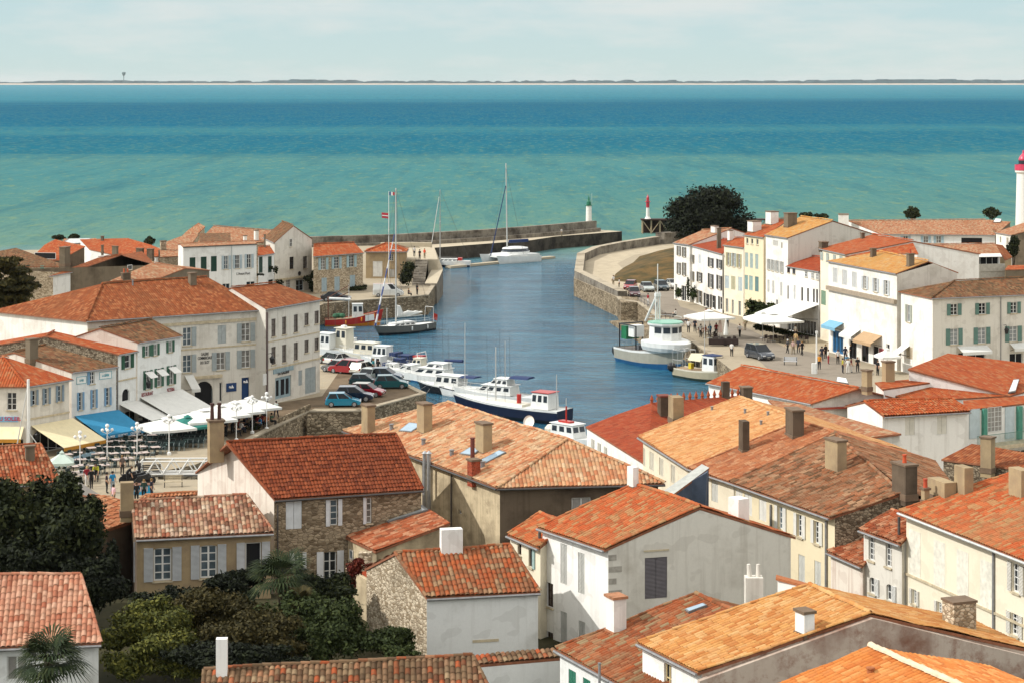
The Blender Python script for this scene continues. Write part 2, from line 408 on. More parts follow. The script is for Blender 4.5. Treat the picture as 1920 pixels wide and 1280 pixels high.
class House:
    def __init__(s, name, label, A, B, R1, R2, ze, pitch, zg=3., hipL=False, hipR=False, walls='white', roof='rust', geo=FARG,
                 over=.25, cat='house', group=None, gutter=True, Bb=None, Ab=None, rz=None, seed=1, vover=.06, run=None, ridges=True, gutm=None):
        s.rnd = random.Random(seed); s.ze, s.zg = ze, zg
        a = V(A) if len(A) == 3 else P(A[0], A[1], ze); b = V(B) if len(B) == 3 else P(B[0], B[1], ze)
        s.d = (b - a).normalized(); s.perp = V((-s.d.y, s.d.x, 0)); s.t = math.tan(rad(pitch)); s.pitch = pitch
        up = s.perp + UP * s.t; n = s.d.cross(up).normalized(); s.n = n
        def rp(R, base):
            if R is None: return base + s.perp * run + UP * run * s.t
            if len(R) == 3: return V(R)
            return hit(R[0], R[1], a, n)
        r1, r2 = rp(R1, a), rp(R2, b)
        w1, w2 = (r1 - a).dot(s.perp), (r2 - b).dot(s.perp)
        ab = a + s.perp * 2 * w1 if hipL else 2 * r1 - a
        bb = b + s.perp * 2 * w2 if hipR else 2 * r2 - b
        if Ab: ab = P(Ab[0], Ab[1], ze)
        if Bb: bb = P(Bb[0], Bb[1], ze)
        ab.z = bb.z = ze
        s.a, s.b, s.r1, s.r2, s.ab, s.bb = a, b, r1, r2, ab, bb
        s.hipL, s.hipR = hipL, hipR
        s.org = V((a.x, a.y, zg))
        s.root = thing(name, label, cat, s.org, 0, group)
        s.roofm, s.geo = T[roof], geo
        s.gutter = gutter; s.gm = gutm or ZINC
        # wall footprint
        q = [a, b, bb, ab]; off = [over, over if hipR else vover, over, over if hipL else vover]
        ln = []
        for i in range(4):
            p0, p1 = q[i], q[(i + 1) % 4]; dd = (p1 - p0); dd.z = 0; dd.normalize(); nn = V((-dd.y, dd.x, 0))
            ln.append((p0 + nn * off[i], dd))
        def inter(l1, l2):
            (p, d1), (r, d2) = l1, l2; x = d1.x * d2.y - d1.y * d2.x
            k = ((r.x - p.x) * d2.y - (r.y - p.y) * d2.x) / x; return V((p.x + d1.x * k, p.y + d1.y * k, 0))
        c = [inter(ln[3], ln[0]), inter(ln[0], ln[1]), inter(ln[1], ln[2]), inter(ln[2], ln[3])]
        s.c = c; s.zt = ze + over * s.t - .14
        s.fac = []
        for i in range(4):
            p0, p1 = c[i], c[(i + 1) % 4]; dd = p1 - p0; L = dd.length; dd.normalize()
            s.fac.append(dict(o=p0, d=dd, L=L, n=V((dd.y, -dd.x, 0)), holes=[]))
        if isinstance(walls, str): walls = [walls] * 4
        s.walls = walls; s.mb_roof = MB(); s.chims = []; s.k = 0
    # facade helpers
    def fp(s, i, sx, z, dd=0): f = s.fac[i]; return V((f['o'].x, f['o'].y, z)) + f['d'] * sx + f['n'] * dd
    def loc(s, i, px, py):
        f = s.fac[i]; p = hit(px, py, V((f['o'].x, f['o'].y, 0)), f['n']); return (p - V((f['o'].x, f['o'].y, 0))).dot(f['d']), p.z
    def fbox(s, mb, i, s0, s1, z0, z1, d0, d1, m=0):
        f = s.fac[i]; mb.obox(s.fp(i, s0, z0, d0), f['d'] * (s1 - s0), UP * (z1 - z0), f['n'] * (d1 - d0), m)
    def win(s, i, cx, yt, yb, w, kind='win', sh=None, mode='open', fr=None, cols=2, rows=3, sill=True, glass=None, arch=False, surf=False, frame_w=.06, slats=True, door=False):
        sm, zt = s.loc(i, cx, yt); _, zb = s.loc(i, cx, yb)
        s0, _ = s.loc(i, cx - w / 2, (yt + yb) / 2); s1, _ = s.loc(i, cx + w / 2, (yt + yb) / 2)
        s0, s1 = min(s0, s1), max(s0, s1)
        L = s.fac[i]['L']; s0 = max(s0, .08); s1 = min(s1, L - .08)
        zb = max(zb, s.zg + .02)
        if s1 - s0 < .1 or zt - zb < .1: return
        fr = fr or FRAME
        if glass is None: glass = s.rnd.choice([GLASS, GLASS, GLASS, plain('window_painted_sky_reflection', (.09, .12, .14), .15, 0, .3, 1.5), plain('window_with_curtain', C(150, 146, 138, .6), .4, 0, .4, 2.)])  # one pane tone has the sky's reflection put into its colour
        solid = kind == 'closed'
        rec = not surf and zt < s.zt - .06
        if rec:
            for h in s.fac[i]['holes']:
                if s0 < h[1] + .02 and h[0] < s1 + .02 and zb < h[3] + .02 and h[2] < zt + .02: rec = False
        dp = -.16 if rec else .02
        if kind == 'closed' and not rec: dp = .03
        if rec: s.fac[i]['holes'].append((s0, s1, zb, zt, arch))
        o = s.org
        if solid:
            mb = MB(); mid = (s0 + s1) / 2; d0 = -.09 if rec else .005
            mt = shut(sh, slats)
            for x0, x1 in ((s0 + .01, mid - .012), (mid + .012, s1 - .01)):
                pb = MB(); s.fbox(pb, i, x0, x1, zb + .01, zt - .01, d0, d0 + .06); pb.build('shutter', mt, s.root, o)
            return
        mb = MB(); s.fbox(mb, i, s0 + .004, s1 - .004, zb + .004, zt - .004, dp - .03, dp)
        name = 'door' if door else 'window'
        wn = mb.build(name, glass or GLASS, s.root, o)
        fb = MB(); t = frame_w; e = dp + .004
        s.fbox(fb, i, s0 + .006, s0 + t, zb + .006, zt - .006, e, e + .05); s.fbox(fb, i, s1 - t, s1 - .006, zb + .006, zt - .006, e, e + .05)
        s.fbox(fb, i, s0 + t + .002, s1 - t - .002, zt - t, zt - .006, e, e + .05)
        s.fbox(fb, i, s0 + t + .002, s1 - t - .002, zb + .006, zb + t, e, e + .05)
        for k in range(1, cols):
            x = s0 + (s1 - s0) * k / cols; ww = t * (.6 if cols == 2 or k == cols // 2 else .35)
            s.fbox(fb, i, x - ww, x + ww, zb + t + .002, zt - t - .002, e, e + .045)
        for k in range(1, rows):
            z = zb + (zt - zb) * k / rows
            s.fbox(fb, i, s0 + t + .002, s1 - t - .002, z - t * .35, z + t * .35, e + .001, e + .038)
        fb.build('frame', fr, wn)
        fo = wn.children[0]; fo.data.transform(Matrix.Translation(-o))
        if sill:
            sb = MB(); s.fbox(sb, i, s0 - .08, s1 + .08, zb - .1, zb - .004, .003, .1); q = sb.build('sill', STONE, wn); q.data.transform(Matrix.Translation(-o))
        if sh and mode:
            mt = shut(sh, slats); hw = (s1 - s0) / 2
            if mode in ('open', 'left') and s0 - hw > 0:
                pb = MB(); s.fbox(pb, i, max(.02, s0 - hw - .04), s0 - .03, zb - .02, zt + .02, .02, .07); pb.build('shutter', mt, s.root, o)
            if mode in ('open', 'right') and s1 + hw < L + .1:
                pb = MB(); s.fbox(pb, i, s1 + .03, min(L - .01, s1 + hw + .04), zb - .02, zt + .02, .02, .07); pb.build('shutter', mt, s.root, o)
    def row(s, i, specs, **kw):
        for t in specs: s.win(i, *t, **kw)
    def panel(s, i, x0, y0, x1, y1, m, name='sign', d=.06, frame=None):
        a, zt = s.loc(i, x0, y0); _, zb = s.loc(i, x0, y1 - (y0 - y0)); b, _ = s.loc(i, x1, y0)
        mb = MB(); s.fbox(mb, i, a, b, zb, zt, .004, d); return mb.build(name, m, s.root, s.org)
    def band(s, i, px, py, h=.18, d=.07, m=None, name='string_course', s0=0, s1=None):
        _, z = s.loc(i, px, py); mb = MB(); s.fbox(mb, i, s0, s.fac[i]['L'] if s1 is None else s1, z - h / 2, z + h / 2, .003, d)
        return mb.build(name, m or STONE, s.root, s.org)
    def pipe(s, i, px, y0, y1, r=.05, m=None):
        a, zt = s.loc(i, px, y0); _, zb = s.loc(i, px, y1); mb = MB()
        mb.tube(s.fp(i, a, zb, .08), s.fp(i, a, zt, .08), r); mb.build('downpipe', m or ZINC, s.root, s.org)
    def plane(s, fc):
        if fc == 'f': return s.a, s.n
        if fc == 'r': p = (s.b, s.bb, s.r2)
        elif fc == 'l': p = (s.ab, s.a, s.r1)
        else: p = (s.bb, s.ab, s.r1)
        n = (p[1] - p[0]).cross(p[2] - p[0]).normalized(); return p[0], (n if n.z > 0 else -n)
    def chim(s, x0, x1, yt, yb, fc='f', m='mid', r=.6, cap=True, pots=0, capm=None, potm=None, m2=None):
        p0, n = s.plane(fc); b = hit((x0 + x1) / 2, yb, p0, n)
        Wm = (x1 - x0) * b.y / F; d, pp = s.d, s.perp
        ca = Wm / (abs(d.x) + r * abs(pp.x)); cb = ca * r
        c = b + V((0, 1, 0)) * (abs(d.y) * ca + abs(pp.y) * cb) / 2
        c += V((b.x / b.y, 0, 0)) * (c.y - b.y)
        zt = H - (yt - Y0) * (c.y - (abs(d.y) * ca + abs(pp.y) * cb) / 2) / F
        zb = b.z - .6
        mb = MB(); o = V((c.x, c.y, zb)) - d * ca / 2 - pp * cb / 2
        mb.obox(o, d * ca, pp * cb, UP * (zt - zb - (.1 if cap else 0)), 0)
        if cap: mb.obox(o - d * .07 - pp * .07 + UP * (zt - zb - .1), d * (ca + .14), pp * (cb + .14), UP * .12, 1)
        mb.obox(V((c.x, c.y, b.z - .3)) - d * (ca / 2 + .05) - pp * (cb / 2 + .05), d * (ca + .1), pp * (cb + .1), UP * .38, 1)
        for k in range(pots):
            q = V((c.x, c.y, zt)) + d * ca * ((k + .5) / pots - .5)
            mb.lathe(q, [(.13, 0), (.1, .4), (.13, .42), (.13, .5), (0, .5)], 10, 2)
        s.chims.append((mb, [W[m], capm or plain('chimney_cap', C(120, 100, 80), .9), potm or plain('clay_pot', C(190, 80, 50), .8)]))
        return c, zt
    def chim_at(s, x0, x1, yt, yb, Y, m='mid', r=.6, cap=True, pots=0, potm=None, sink=.6):
        b = PY((x0 + x1) / 2, yb, Y); Wm = (x1 - x0) * Y / F; d, pp = s.d, s.perp
        ca = Wm / (abs(d.x) + r * abs(pp.x)); cb = ca * r; zt = PY(x0, yt, Y).z; zb = b.z - sink
        mb = MB(); o = V((b.x, b.y, zb)) - d * ca / 2 - pp * cb / 2
        mb.obox(o, d * ca, pp * cb, UP * (zt - zb - (.1 if cap else 0)), 0)
        if cap: mb.obox(o - d * .07 - pp * .07 + UP * (zt - zb - .1), d * (ca + .14), pp * (cb + .14), UP * .12, 1)
        for k in range(pots):
            q = V((b.x, b.y, zt)) + d * ca * ((k + .5) / pots - .5); mb.lathe(q, [(.13, 0), (.1, .9), (.14, .92), (.14, 1.05), (0, 1.05)], 10, 2)
        s.chims.append((mb, [W[m], plain('chimney_cap', C(120, 100, 80), .9), potm or plain('clay_pot', C(190, 80, 50), .8)]))
    def skyl(s, pts, fc='f', m=None, name='skylight'):
        p0, n = s.plane(fc); q = [hit(x, y, p0, n) + n * .12 for x, y in pts]
        mb = MB(); mb.prism([p - n * .1 for p in q], n * .12, 1)
        c = sum(q, V((0, 0, 0))) / len(q)
        mb.prism([c + (p - c) * .86 + n * .003 for p in q], n * .03, 0)
        s.chims.append((mb, [m or plain('skylight_glass', (.25, .36, .45), .08, 0, .1, 1., .8), plain('skylight_frame', C(120, 120, 118), .5)], name))
    def vent(s, px, py, h=.5, r=.09, fc='f', m=None):
        p0, n = s.plane(fc); q = hit(px, py, p0, n); mb = MB(); mb.tube(q - UP * .2, q + UP * h, r, r, 8); mb.tube(q + UP * h, q + UP * (h + .05), r * 1.3, r * 1.3, 8)
        s.chims.append((mb, [m or ZINC], 'vent_pipe'))
    def done(s, roof_extra=None):
        o = s.org; mb = MB(); mset = []
        for wname in s.walls:
            if wname not in mset: mset.append(wname)
        R = [s.r1, s.r2]
        for i, f in enumerate(s.fac):
            mi = mset.index(s.walls[i]); hs = f['holes']
            S = sorted({0, f['L'], *[h[0] for h in hs], *[h[1] for h in hs]}); Z = sorted({s.zg - 1, s.zt, *[h[2] for h in hs], *[h[3] for h in hs]})
            for a, b in zip(S, S[1:]):
                for z0, z1 in zip(Z, Z[1:]):
                    cx, cz = (a + b) / 2, (z0 + z1) / 2
                    if any(h[0] < cx < h[1] and h[2] < cz < h[3] for h in hs): continue
                    mb.add([s.fp(i, a, z0), s.fp(i, b, z0), s.fp(i, b, z1), s.fp(i, a, z1)], mi)
            for (a, b, z0, z1, ar) in hs:
                D = -.2
                mb.add([s.fp(i, a, z0), s.fp(i, a, z0, D), s.fp(i, a, z1, D), s.fp(i, a, z1)][::-1], mi)
                mb.add([s.fp(i, b, z0), s.fp(i, b, z0, D), s.fp(i, b, z1, D), s.fp(i, b, z1)], mi)
                mb.add([s.fp(i, a, z1), s.fp(i, a, z1, D), s.fp(i, b, z1, D), s.fp(i, b, z1)][::-1], mi)
                mb.add([s.fp(i, a, z0), s.fp(i, a, z0, D), s.fp(i, b, z0, D), s.fp(i, b, z0)], mi)
                if ar:
                    nseg = 8; rr = (b - a) / 2; hh = min(rr, (z1 - z0) * .5) * ar; c0 = (a + b) / 2
                    for k in range(nseg):
                        t0, t1 = math.pi * k / nseg, math.pi * (k + 1) / nseg
                        x0, x1 = c0 - rr * math.cos(t0), c0 - rr * math.cos(t1); y0_, y1_ = z1 - hh + hh * math.sin(t0), z1 - hh + hh * math.sin(t1)
                        mb.add([s.fp(i, x0, y0_, -.002), s.fp(i, x1, y1_, -.002), s.fp(i, x1, z1, -.002), s.fp(i, x0, z1, -.002)], mi)
                        mb.add([s.fp(i, x0, y0_), s.fp(i, x1, y1_), s.fp(i, x1, y1_, D), s.fp(i, x0, y0_, D)], mi)
        # gables
        def apex(p, q):
            r, dd = s.r1, s.r2 - s.r1; e = q - p; x = dd.x * e.y - dd.y * e.x
            if abs(x) < 1e-6: k = 0
            else: k = ((p.x - r.x) * e.y - (p.y - r.y) * e.x) / x
            z = r + dd * k; return V((z.x, z.y, z.z - .15))
        c = [V((p.x, p.y, s.zt)) for p in s.c]
        if not s.hipR: mb.add([c[1], c[2], apex(s.c[1], s.c[2])], mset.index(s.walls[1]))
        if not s.hipL: mb.add([c[3], c[0], apex(s.c[3], s.c[0])], mset.index(s.walls[3]))
        mb.build('wall', [W[k] for k in mset], s.root, o)
        rb = s.mb_roof; a, b, bb, ab, r1, r2 = s.a, s.b, s.bb, s.ab, s.r1, s.r2
        facet(rb, [a, b, r2, r1], s.geo, rnd=s.rnd)
        facet(rb, [bb, ab, r1, r2], dict(s.geo, g=0) if s.geo is MACH else s.geo, rnd=s.rnd)
        if s.hipR: facet(rb, [b, bb, r2], s.geo, rnd=s.rnd)
        if s.hipL: facet(rb, [ab, a, r1], s.geo, rnd=s.rnd)
        zo = UP * .05
        ridge(rb, r1 + zo, r2 + zo, rnd=s.rnd)
        if s.hipR: ridge(rb, b + zo, r2 + zo, rnd=s.rnd); ridge(rb, bb + zo, r2 + zo, rnd=s.rnd)
        else:
            if s.geo.get('g'): ridge(rb, b + zo, r2 + zo, .09, rnd=s.rnd)
        if s.hipL: ridge(rb, a + zo, r1 + zo, rnd=s.rnd)
        else:
            if s.geo.get('g'): ridge(rb, a + zo, r1 + zo, .09, rnd=s.rnd)
        if roof_extra: roof_extra(rb)
        ro = rb.build('roof', [s.roofm, UNDER], s.root, o)
        for t in s.chims:
            ch = t[0].build(t[2] if len(t) > 2 else 'chimney', t[1], ro); ch.data.transform(Matrix.Translation(-o))
        if s.gutter:
            g = MB(); e = -s.perp * .07 - UP * .1; g.tube(a + e, b + e, .07, .07, 6)
            if s.hipR:
                e2 = s.fac[1]['n'] * .07 - UP * .1; g.tube(b + e2, bb + e2, .07, .07, 6)
            g.build('gutter', s.gm, s.root, o)
        return s
def text(words, parent, o, p, d, size, m, n=None, name='lettering', align='CENTER', sx=1.):
    cu = bpy.data.curves.new(name, 'FONT'); cu.body = words; cu.size = size; cu.align_x = align; cu.extrude = .012; cu.offset = .006
    tmp = bpy.data.objects.new('tmp', cu); COL.objects.link(tmp)
    dg = bpy.context.evaluated_depsgraph_get(); dg.update()
    me = bpy.data.meshes.new_from_object(tmp.evaluated_get(dg)); bpy.data.objects.remove(tmp)
    d = V(d).normalized(); up = V(UP) if n is None else V(n); nn = d.cross(up).normalized(); o = V(o); p = V(p)
    M = Matrix(((d.x * sx, up.x, nn.x, p.x - o.x), (d.y * sx, up.y, nn.y, p.y - o.y), (d.z * sx, up.z, nn.z, p.z - o.z), (0, 0, 0, 1)))
    me.transform(M); me.materials.clear(); me.materials.append(m); me.name = name
    ob = bpy.data.objects.new(name, me); COL.objects.link(ob); ob.parent = parent
    return ob

class Cust(House):
    """roof of free outline: each facet lies in the plane through its eave A-B at the given pitch"""
    def __init__(s, name, label, facets, zg=3., walls='white', roof='orange', geo=FARG, cat='house', seed=3, inset=.15, group=None, ridges=()):
        s.rnd = random.Random(seed); s.zg = zg; s.polys = []; s.planes = []; s.inset = inset
        for (A, B, ze, pitch, rest) in facets:
            a = V(A) if len(A) == 3 else P(A[0], A[1], ze); b = V(B) if len(B) == 3 else P(B[0], B[1], ze)
            d = (b - a).normalized(); pp = V((-d.y, d.x, 0)); n = d.cross(pp + UP * math.tan(rad(pitch))).normalized()
            poly = [a, b] + [(hit(r[0], r[1], a, n) if len(r) == 2 else V(r)) for r in rest]
            s.polys.append(poly); s.planes.append((a, n))
        s.org = V((s.polys[0][0].x, s.polys[0][0].y, zg)); s.root = thing(name, label, cat, s.org, 0, group)
        s.roofm, s.geo = T[roof], geo; s.walls = walls; s.mb_roof = MB(); s.chims = []; s.fac = []; s.ze = s.polys[0][0].z; s.zt = 1e3
        s.d = (s.polys[0][1] - s.polys[0][0]).normalized(); s.perp = V((-s.d.y, s.d.x, 0)); s.ridges = ridges
        s.ins = []
        for poly in s.polys:
            c = sum(poly, V((0, 0, 0))) / len(poly); q = []
            for k, p in enumerate(poly):
                u = (c - p); u.z = 0; q.append(p + u.normalized() * inset)
            s.ins.append(q)
    def wallface(s, fi, i, j):
        a, b = s.ins[fi][i], s.ins[fi][j]; d = (b - a); d.z = 0; L = d.length; d.normalize()
        s.fac.append(dict(o=V((a.x, a.y, 0)), d=d, L=L, n=V((d.y, -d.x, 0)), holes=[])); return len(s.fac) - 1
    def win(s, *a, **k): k['surf'] = True; House.win(s, *a, **k)
    def plane(s, fc): return s.planes[fc if isinstance(fc, int) else 0]
    def done(s):
        o = s.org; mb = MB()
        for q in s.ins:
            n = len(q); top = [p - UP * .14 for p in q]; bot = [V((p.x, p.y, s.zg - 1)) for p in q]
            mb.add(top)
            for i in range(n):
                j = (i + 1) % n; mb.add([bot[i], bot[j], top[j], top[i]])
        mb.build('wall', W[s.walls], s.root, o)
        for q in s.polys: facet(s.mb_roof, q, s.geo, rnd=s.rnd)
        for fi, i, j in s.ridges: ridge(s.mb_roof, s.polys[fi][i] + UP * .05, s.polys[fi][j] + UP * .05, .13, rnd=s.rnd)
        ro = s.mb_roof.build('roof', [s.roofm, UNDER], s.root, o)
        for t in s.chims:
            ch = t[0].build(t[2] if len(t) > 2 else 'chimney', t[1], ro); ch.data.transform(Matrix.Translation(-o))
        return s
# ---------------------------------------------------------------- setting
cam = bpy.data.cameras.new('camera'); co = bpy.data.objects.new('camera', cam); COL.objects.link(co)
co.location = (0, 0, H); co.rotation_euler = (rad(90), 0, 0)
cam.sensor_width = 36; cam.lens = 36 * F / 1920; cam.shift_y = -(640 - Y0) / 1920; cam.clip_start = 1; cam.clip_end = 60000
SC.camera = co
SUN = V((-1, -.18, .82)).normalized()
wd = bpy.data.worlds.new('World'); SC.world = wd; wd.use_nodes = True
nt = wd.node_tree; bg = nt.nodes['Background']
sky = nt.nodes.new('ShaderNodeTexSky'); sky.sky_type = 'NISHITA'; sky.sun_disc = False
sky.sun_elevation = math.asin(SUN.z); sky.sun_rotation = math.atan2(SUN.x, SUN.y)
sky.air_density = 1.0; sky.dust_density = .6; sky.ozone_density = 2.0
tcw = nt.nodes.new('ShaderNodeTexCoord').outputs['Generated']
cn = noise_(nt, mapping(nt, tcw, (1, 1, 5)), 9., 7, .6)
cl = ramp(nt, cn, [(.45, 0), (.68, .55)])
sz_ = nt.nodes.new('ShaderNodeSeparateXYZ'); nt.links.new(tcw, sz_.inputs[0])
# thin high cloud veil: pale blue grey at the horizon, extra brightness added overhead, out of view, to fill shade
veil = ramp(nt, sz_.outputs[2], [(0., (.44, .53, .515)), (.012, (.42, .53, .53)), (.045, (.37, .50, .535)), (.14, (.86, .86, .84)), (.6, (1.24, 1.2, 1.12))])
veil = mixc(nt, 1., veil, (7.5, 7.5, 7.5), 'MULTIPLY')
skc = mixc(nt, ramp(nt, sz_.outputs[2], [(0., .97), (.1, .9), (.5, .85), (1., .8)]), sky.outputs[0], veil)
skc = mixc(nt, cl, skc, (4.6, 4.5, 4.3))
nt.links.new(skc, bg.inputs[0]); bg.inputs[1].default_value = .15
sl = bpy.data.lights.new('sun', 'SUN'); sl.energy = 3.1; sl.angle = rad(.5); sl.color = (1, .965, .915)
so = bpy.data.objects.new('sun', sl); COL.objects.link(so); so.rotation_euler = SUN.to_track_quat('Z', 'Y').to_euler(); so.location = (0, 0, 60)
SC.view_settings.view_transform = 'Standard'; SC.view_settings.look = 'None'; SC.view_settings.exposure = .3; SC.view_settings.gamma = 1

# sea
m, nt, b = newmat('sea_water')
geo_ = nt.nodes.new('ShaderNodeNewGeometry').outputs['Position']
sx = nt.nodes.new('ShaderNodeSeparateXYZ'); nt.links.new(geo_, sx.inputs[0])
wob = noise_(nt, mapping(nt, geo_, (.0012, .004, 1)), 1., 3)
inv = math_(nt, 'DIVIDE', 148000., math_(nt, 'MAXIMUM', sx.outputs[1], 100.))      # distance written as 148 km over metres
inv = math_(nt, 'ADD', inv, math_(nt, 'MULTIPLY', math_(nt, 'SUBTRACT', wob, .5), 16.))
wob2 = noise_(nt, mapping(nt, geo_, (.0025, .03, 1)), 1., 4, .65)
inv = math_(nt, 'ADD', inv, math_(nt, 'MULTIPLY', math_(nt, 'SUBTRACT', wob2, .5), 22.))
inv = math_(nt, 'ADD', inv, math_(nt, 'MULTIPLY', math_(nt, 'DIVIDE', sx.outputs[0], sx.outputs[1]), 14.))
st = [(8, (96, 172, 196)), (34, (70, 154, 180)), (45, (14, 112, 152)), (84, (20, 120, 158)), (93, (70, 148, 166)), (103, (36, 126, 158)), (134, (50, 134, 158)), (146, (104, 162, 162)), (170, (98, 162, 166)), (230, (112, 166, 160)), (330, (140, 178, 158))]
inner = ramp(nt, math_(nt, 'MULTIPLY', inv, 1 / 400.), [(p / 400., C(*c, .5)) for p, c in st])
far_n = noise_(nt, mapping(nt, geo_, (.03, .008, 1)), 1., 4, .7)
col = mixc(nt, ramp(nt, far_n, [(.4, 0), (.75, .35)]), inner, C(70, 120, 120))
near_n = noise_(nt, mapping(nt, geo_, (.22, .06, 1)), 1., 6, .75)
col = mixc(nt, ramp(nt, near_n, [(.52, 0), (.66, .55)]), col, C(150, 172, 122, .6))
near_m = noise_(nt, mapping(nt, geo_, (.5, .11, 1)), 1., 4, .75)
col = mixc(nt, ramp(nt, near_m, [(.5, 0), (.7, .45)]), col, C(56, 128, 138, .6))
far_m = noise_(nt, mapping(nt, geo_, (.06, .006, 1)), 1., 5, .8)
col = mixc(nt, ramp(nt, far_m, [(.48, 0), (.7, .5)]), col, C(40, 104, 128, .6))
hb = ramp(nt, math_(nt, 'DIVIDE', sx.outputs[1], 600.), [(.70, 1), (.80, 0)])
harb = mixc(nt, ramp(nt, noise_(nt, mapping(nt, geo_, (.05, .16, 1)), 1., 5, .7), [(.3, 0), (.7, 1)]), C(16, 88, 126, .5), C(80, 154, 184, .54))
harb = mixc(nt, ramp(nt, noise_(nt, mapping(nt, geo_, (.35, .8, 1)), 1., 5, .75), [(.46, 0), (.68, .7)]), harb, C(24, 60, 80, .6))  # dark ripples and reflections are put into the water colour
col = mixc(nt, hb, col, harb)
foam = noise_(nt, mapping(nt, geo_, (.05, .06, 1)), 1., 2, .5)
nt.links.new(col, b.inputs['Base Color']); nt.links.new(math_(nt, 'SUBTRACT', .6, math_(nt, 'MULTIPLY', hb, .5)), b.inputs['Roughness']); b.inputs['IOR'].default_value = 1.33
nt.links.new(math_(nt, 'MULTIPLY', hb, .32), b.inputs['Specular IOR Level'])
w1 = noise_(nt, mapping(nt, geo_, (.55, 1.1, 1)), 1., 5, .65); w2 = noise_(nt, mapping(nt, geo_, (.12, .3, 1)), 1., 4, .6)
bump(nt, b, math_(nt, 'ADD', w1, math_(nt, 'MULTIPLY', w2, 1.5)), .9, .55)
mb = MB(); mb.add([(-9000, 60, 0), (9000, 60, 0), (9000, 17000, 0), (-9000, 17000, 0)])
tag(mb.build('sea', m), kind='structure')

# far coast: sand strip, woods and a water tower
def coastprof(x, s, k): return mnoise.fractal(V((x * s, k, 0)), 1, 2, 5)
mb = MB(); n = 400
for i in range(n):
    x0, x1 = -5200 + 10400 * i / n, -5200 + 10400 * (i + 1) / n
    mb.add([(x0, 15600, 0), (x1, 15600, 0), (x1, 15800, 9), (x0, 15800, 9)], 0)
    mb.add([(x0, 15800, 9), (x1, 15800, 9), (x1, 16600, 13), (x0, 16600, 13)], 0)
tag(mb.build('far_shore', plain('far_sand', C(196, 180, 162), .9, 0, .15, .01)), kind='structure')
mb = MB(); n = 900
def hgt(x):
    q = 22 + 15 * max(0, .3 + mnoise.fractal(V((x * .0011, 3, 0)), 1, 2, 3)) + 13 * mnoise.fractal(V((x * .012, 9, 0)), 1, 2, 4)
    return max(15, q) * (1 - .35 * max(0, min(1, (-x - 2500) / 1500))) * (1 if x < 0 else 1 + .2 * min(1, x / 3000))
for i in range(n):
    x0, x1 = -5200 + 10400 * i / n, -5200 + 10400 * (i + 1) / n; a, c = hgt(x0), hgt(x1)
    mb.add([(x0, 15850, 8), (x1, 15850, 8), (x1, 15950, c), (x0, 15950, a)], 0); mb.add([(x0, 15950, a), (x1, 15950, c), (x1, 16400, c), (x0, 16400, a)], 0)
tag(mb.build('far_woods', plain('far_wood_foliage', C(44, 74, 78), .9, 0, .3, .02)), 'low dark band of woods along the far shore', 'woods', kind='stuff')
mb = MB(); q = PY(232, 158, 15900); q.z = 8; mb.lathe(q, [(3, 0), (3, 55), (14, 72), (14, 84), (0, 87)], 12)
tag(mb.build('water_tower', plain('far_concrete', C(120, 140, 140), .9), None, q), 'tiny mushroom shaped water tower above the far shore', 'water tower')

# land with quay walls
M_PAVE = plaster('quay_paving', C(172, 160, 138), C(150, 136, 112), .4, .05, C(184, 168, 140))
M_ROAD = plaster('cobbled_road', C(150, 140, 126), C(115, 105, 92), .4, .05)
Q = 3.0
def p2(px, py, z=Q): q = P(px, py, z); return (q.x, q.y)
land = [(-700, 425), (-102, 425), (-39, 440), (-17, 434), (-14.3, 388), (-12.3, 368), (-13.2, 336), p2(652, 566), p2(605, 571), (-34, 300), (-32, 268), p2(605, 667), p2(700, 692), p2(799, 738),
        p2(676, 771), p2(578, 772), p2(520, 800), p2(440, 840), (-28, 189), p2(296, 884), p2(296, 898), p2(368, 898), (-15, 178), (2, 177), (5, 172), (14, 178), (16.5, 196), (20, 215), (23.5, 235), (26, 247), p2(1345, 672), p2(1322, 659), p2(1252, 611), p2(1195, 568), p2(1160, 563), (16.4, 334), (10.6, 366),
        (12.1, 400), (15.6, 416), (29.3, 442), (34.3, 450), (60, 470), (150, 474), (700, 474), (700, 62), (-700, 62)]
pts = [V((x, y, 0)) for x, y in land]
tri = tessellate_polygon([pts]); mb = MB()
for t in tri:
    q = [V((pts[i].x, pts[i].y, Q)) for i in t]
    if (q[1] - q[0]).cross(q[2] - q[0]).z < 0: q = q[::-1]
    mb.add(q, 0)
n = len(pts)
for i in range(n):
    a, c = pts[i], pts[(i + 1) % n]
    mb.add([V((a.x, a.y, -3)), V((c.x, c.y, -3)), V((c.x, c.y, Q)), V((a.x, a.y, Q))], 1)
tag(mb.build('town_ground', [M_PAVE, W['quay']]), kind='structure')
# pale stone coping along visible quay edges
M_COP = plaster('coping_stone', C(186, 174, 152), C(128, 116, 98), .5, .3)
def coping(pts, w=.7, h=.14, inward=1, z=Q + .004):
    mb = MB()
    for a, c in zip(pts, pts[1:]):
        a, c = V((*a, z)), V((*c, z)); d = (c - a); L = d.length; d.normalize(); nn = V((-d.y, d.x, 0)) * inward
        k = max(1, int(L / 1.3))
        for i in range(k): mb.obox(a + d * (L * i / k + .015) - nn * .05, d * (L / k - .03), nn * w, UP * h)
    return mb
def cop(pts, **k): tag(coping(pts, **k).build('quay_coping', M_COP), kind='structure')
L = land
cop(L[5:9], inward=-1); cop(L[11:16], inward=-1); cop(L[30:36], inward=-1); cop([p2(578,772),p2(520,800),p2(440,840)], inward=-1)
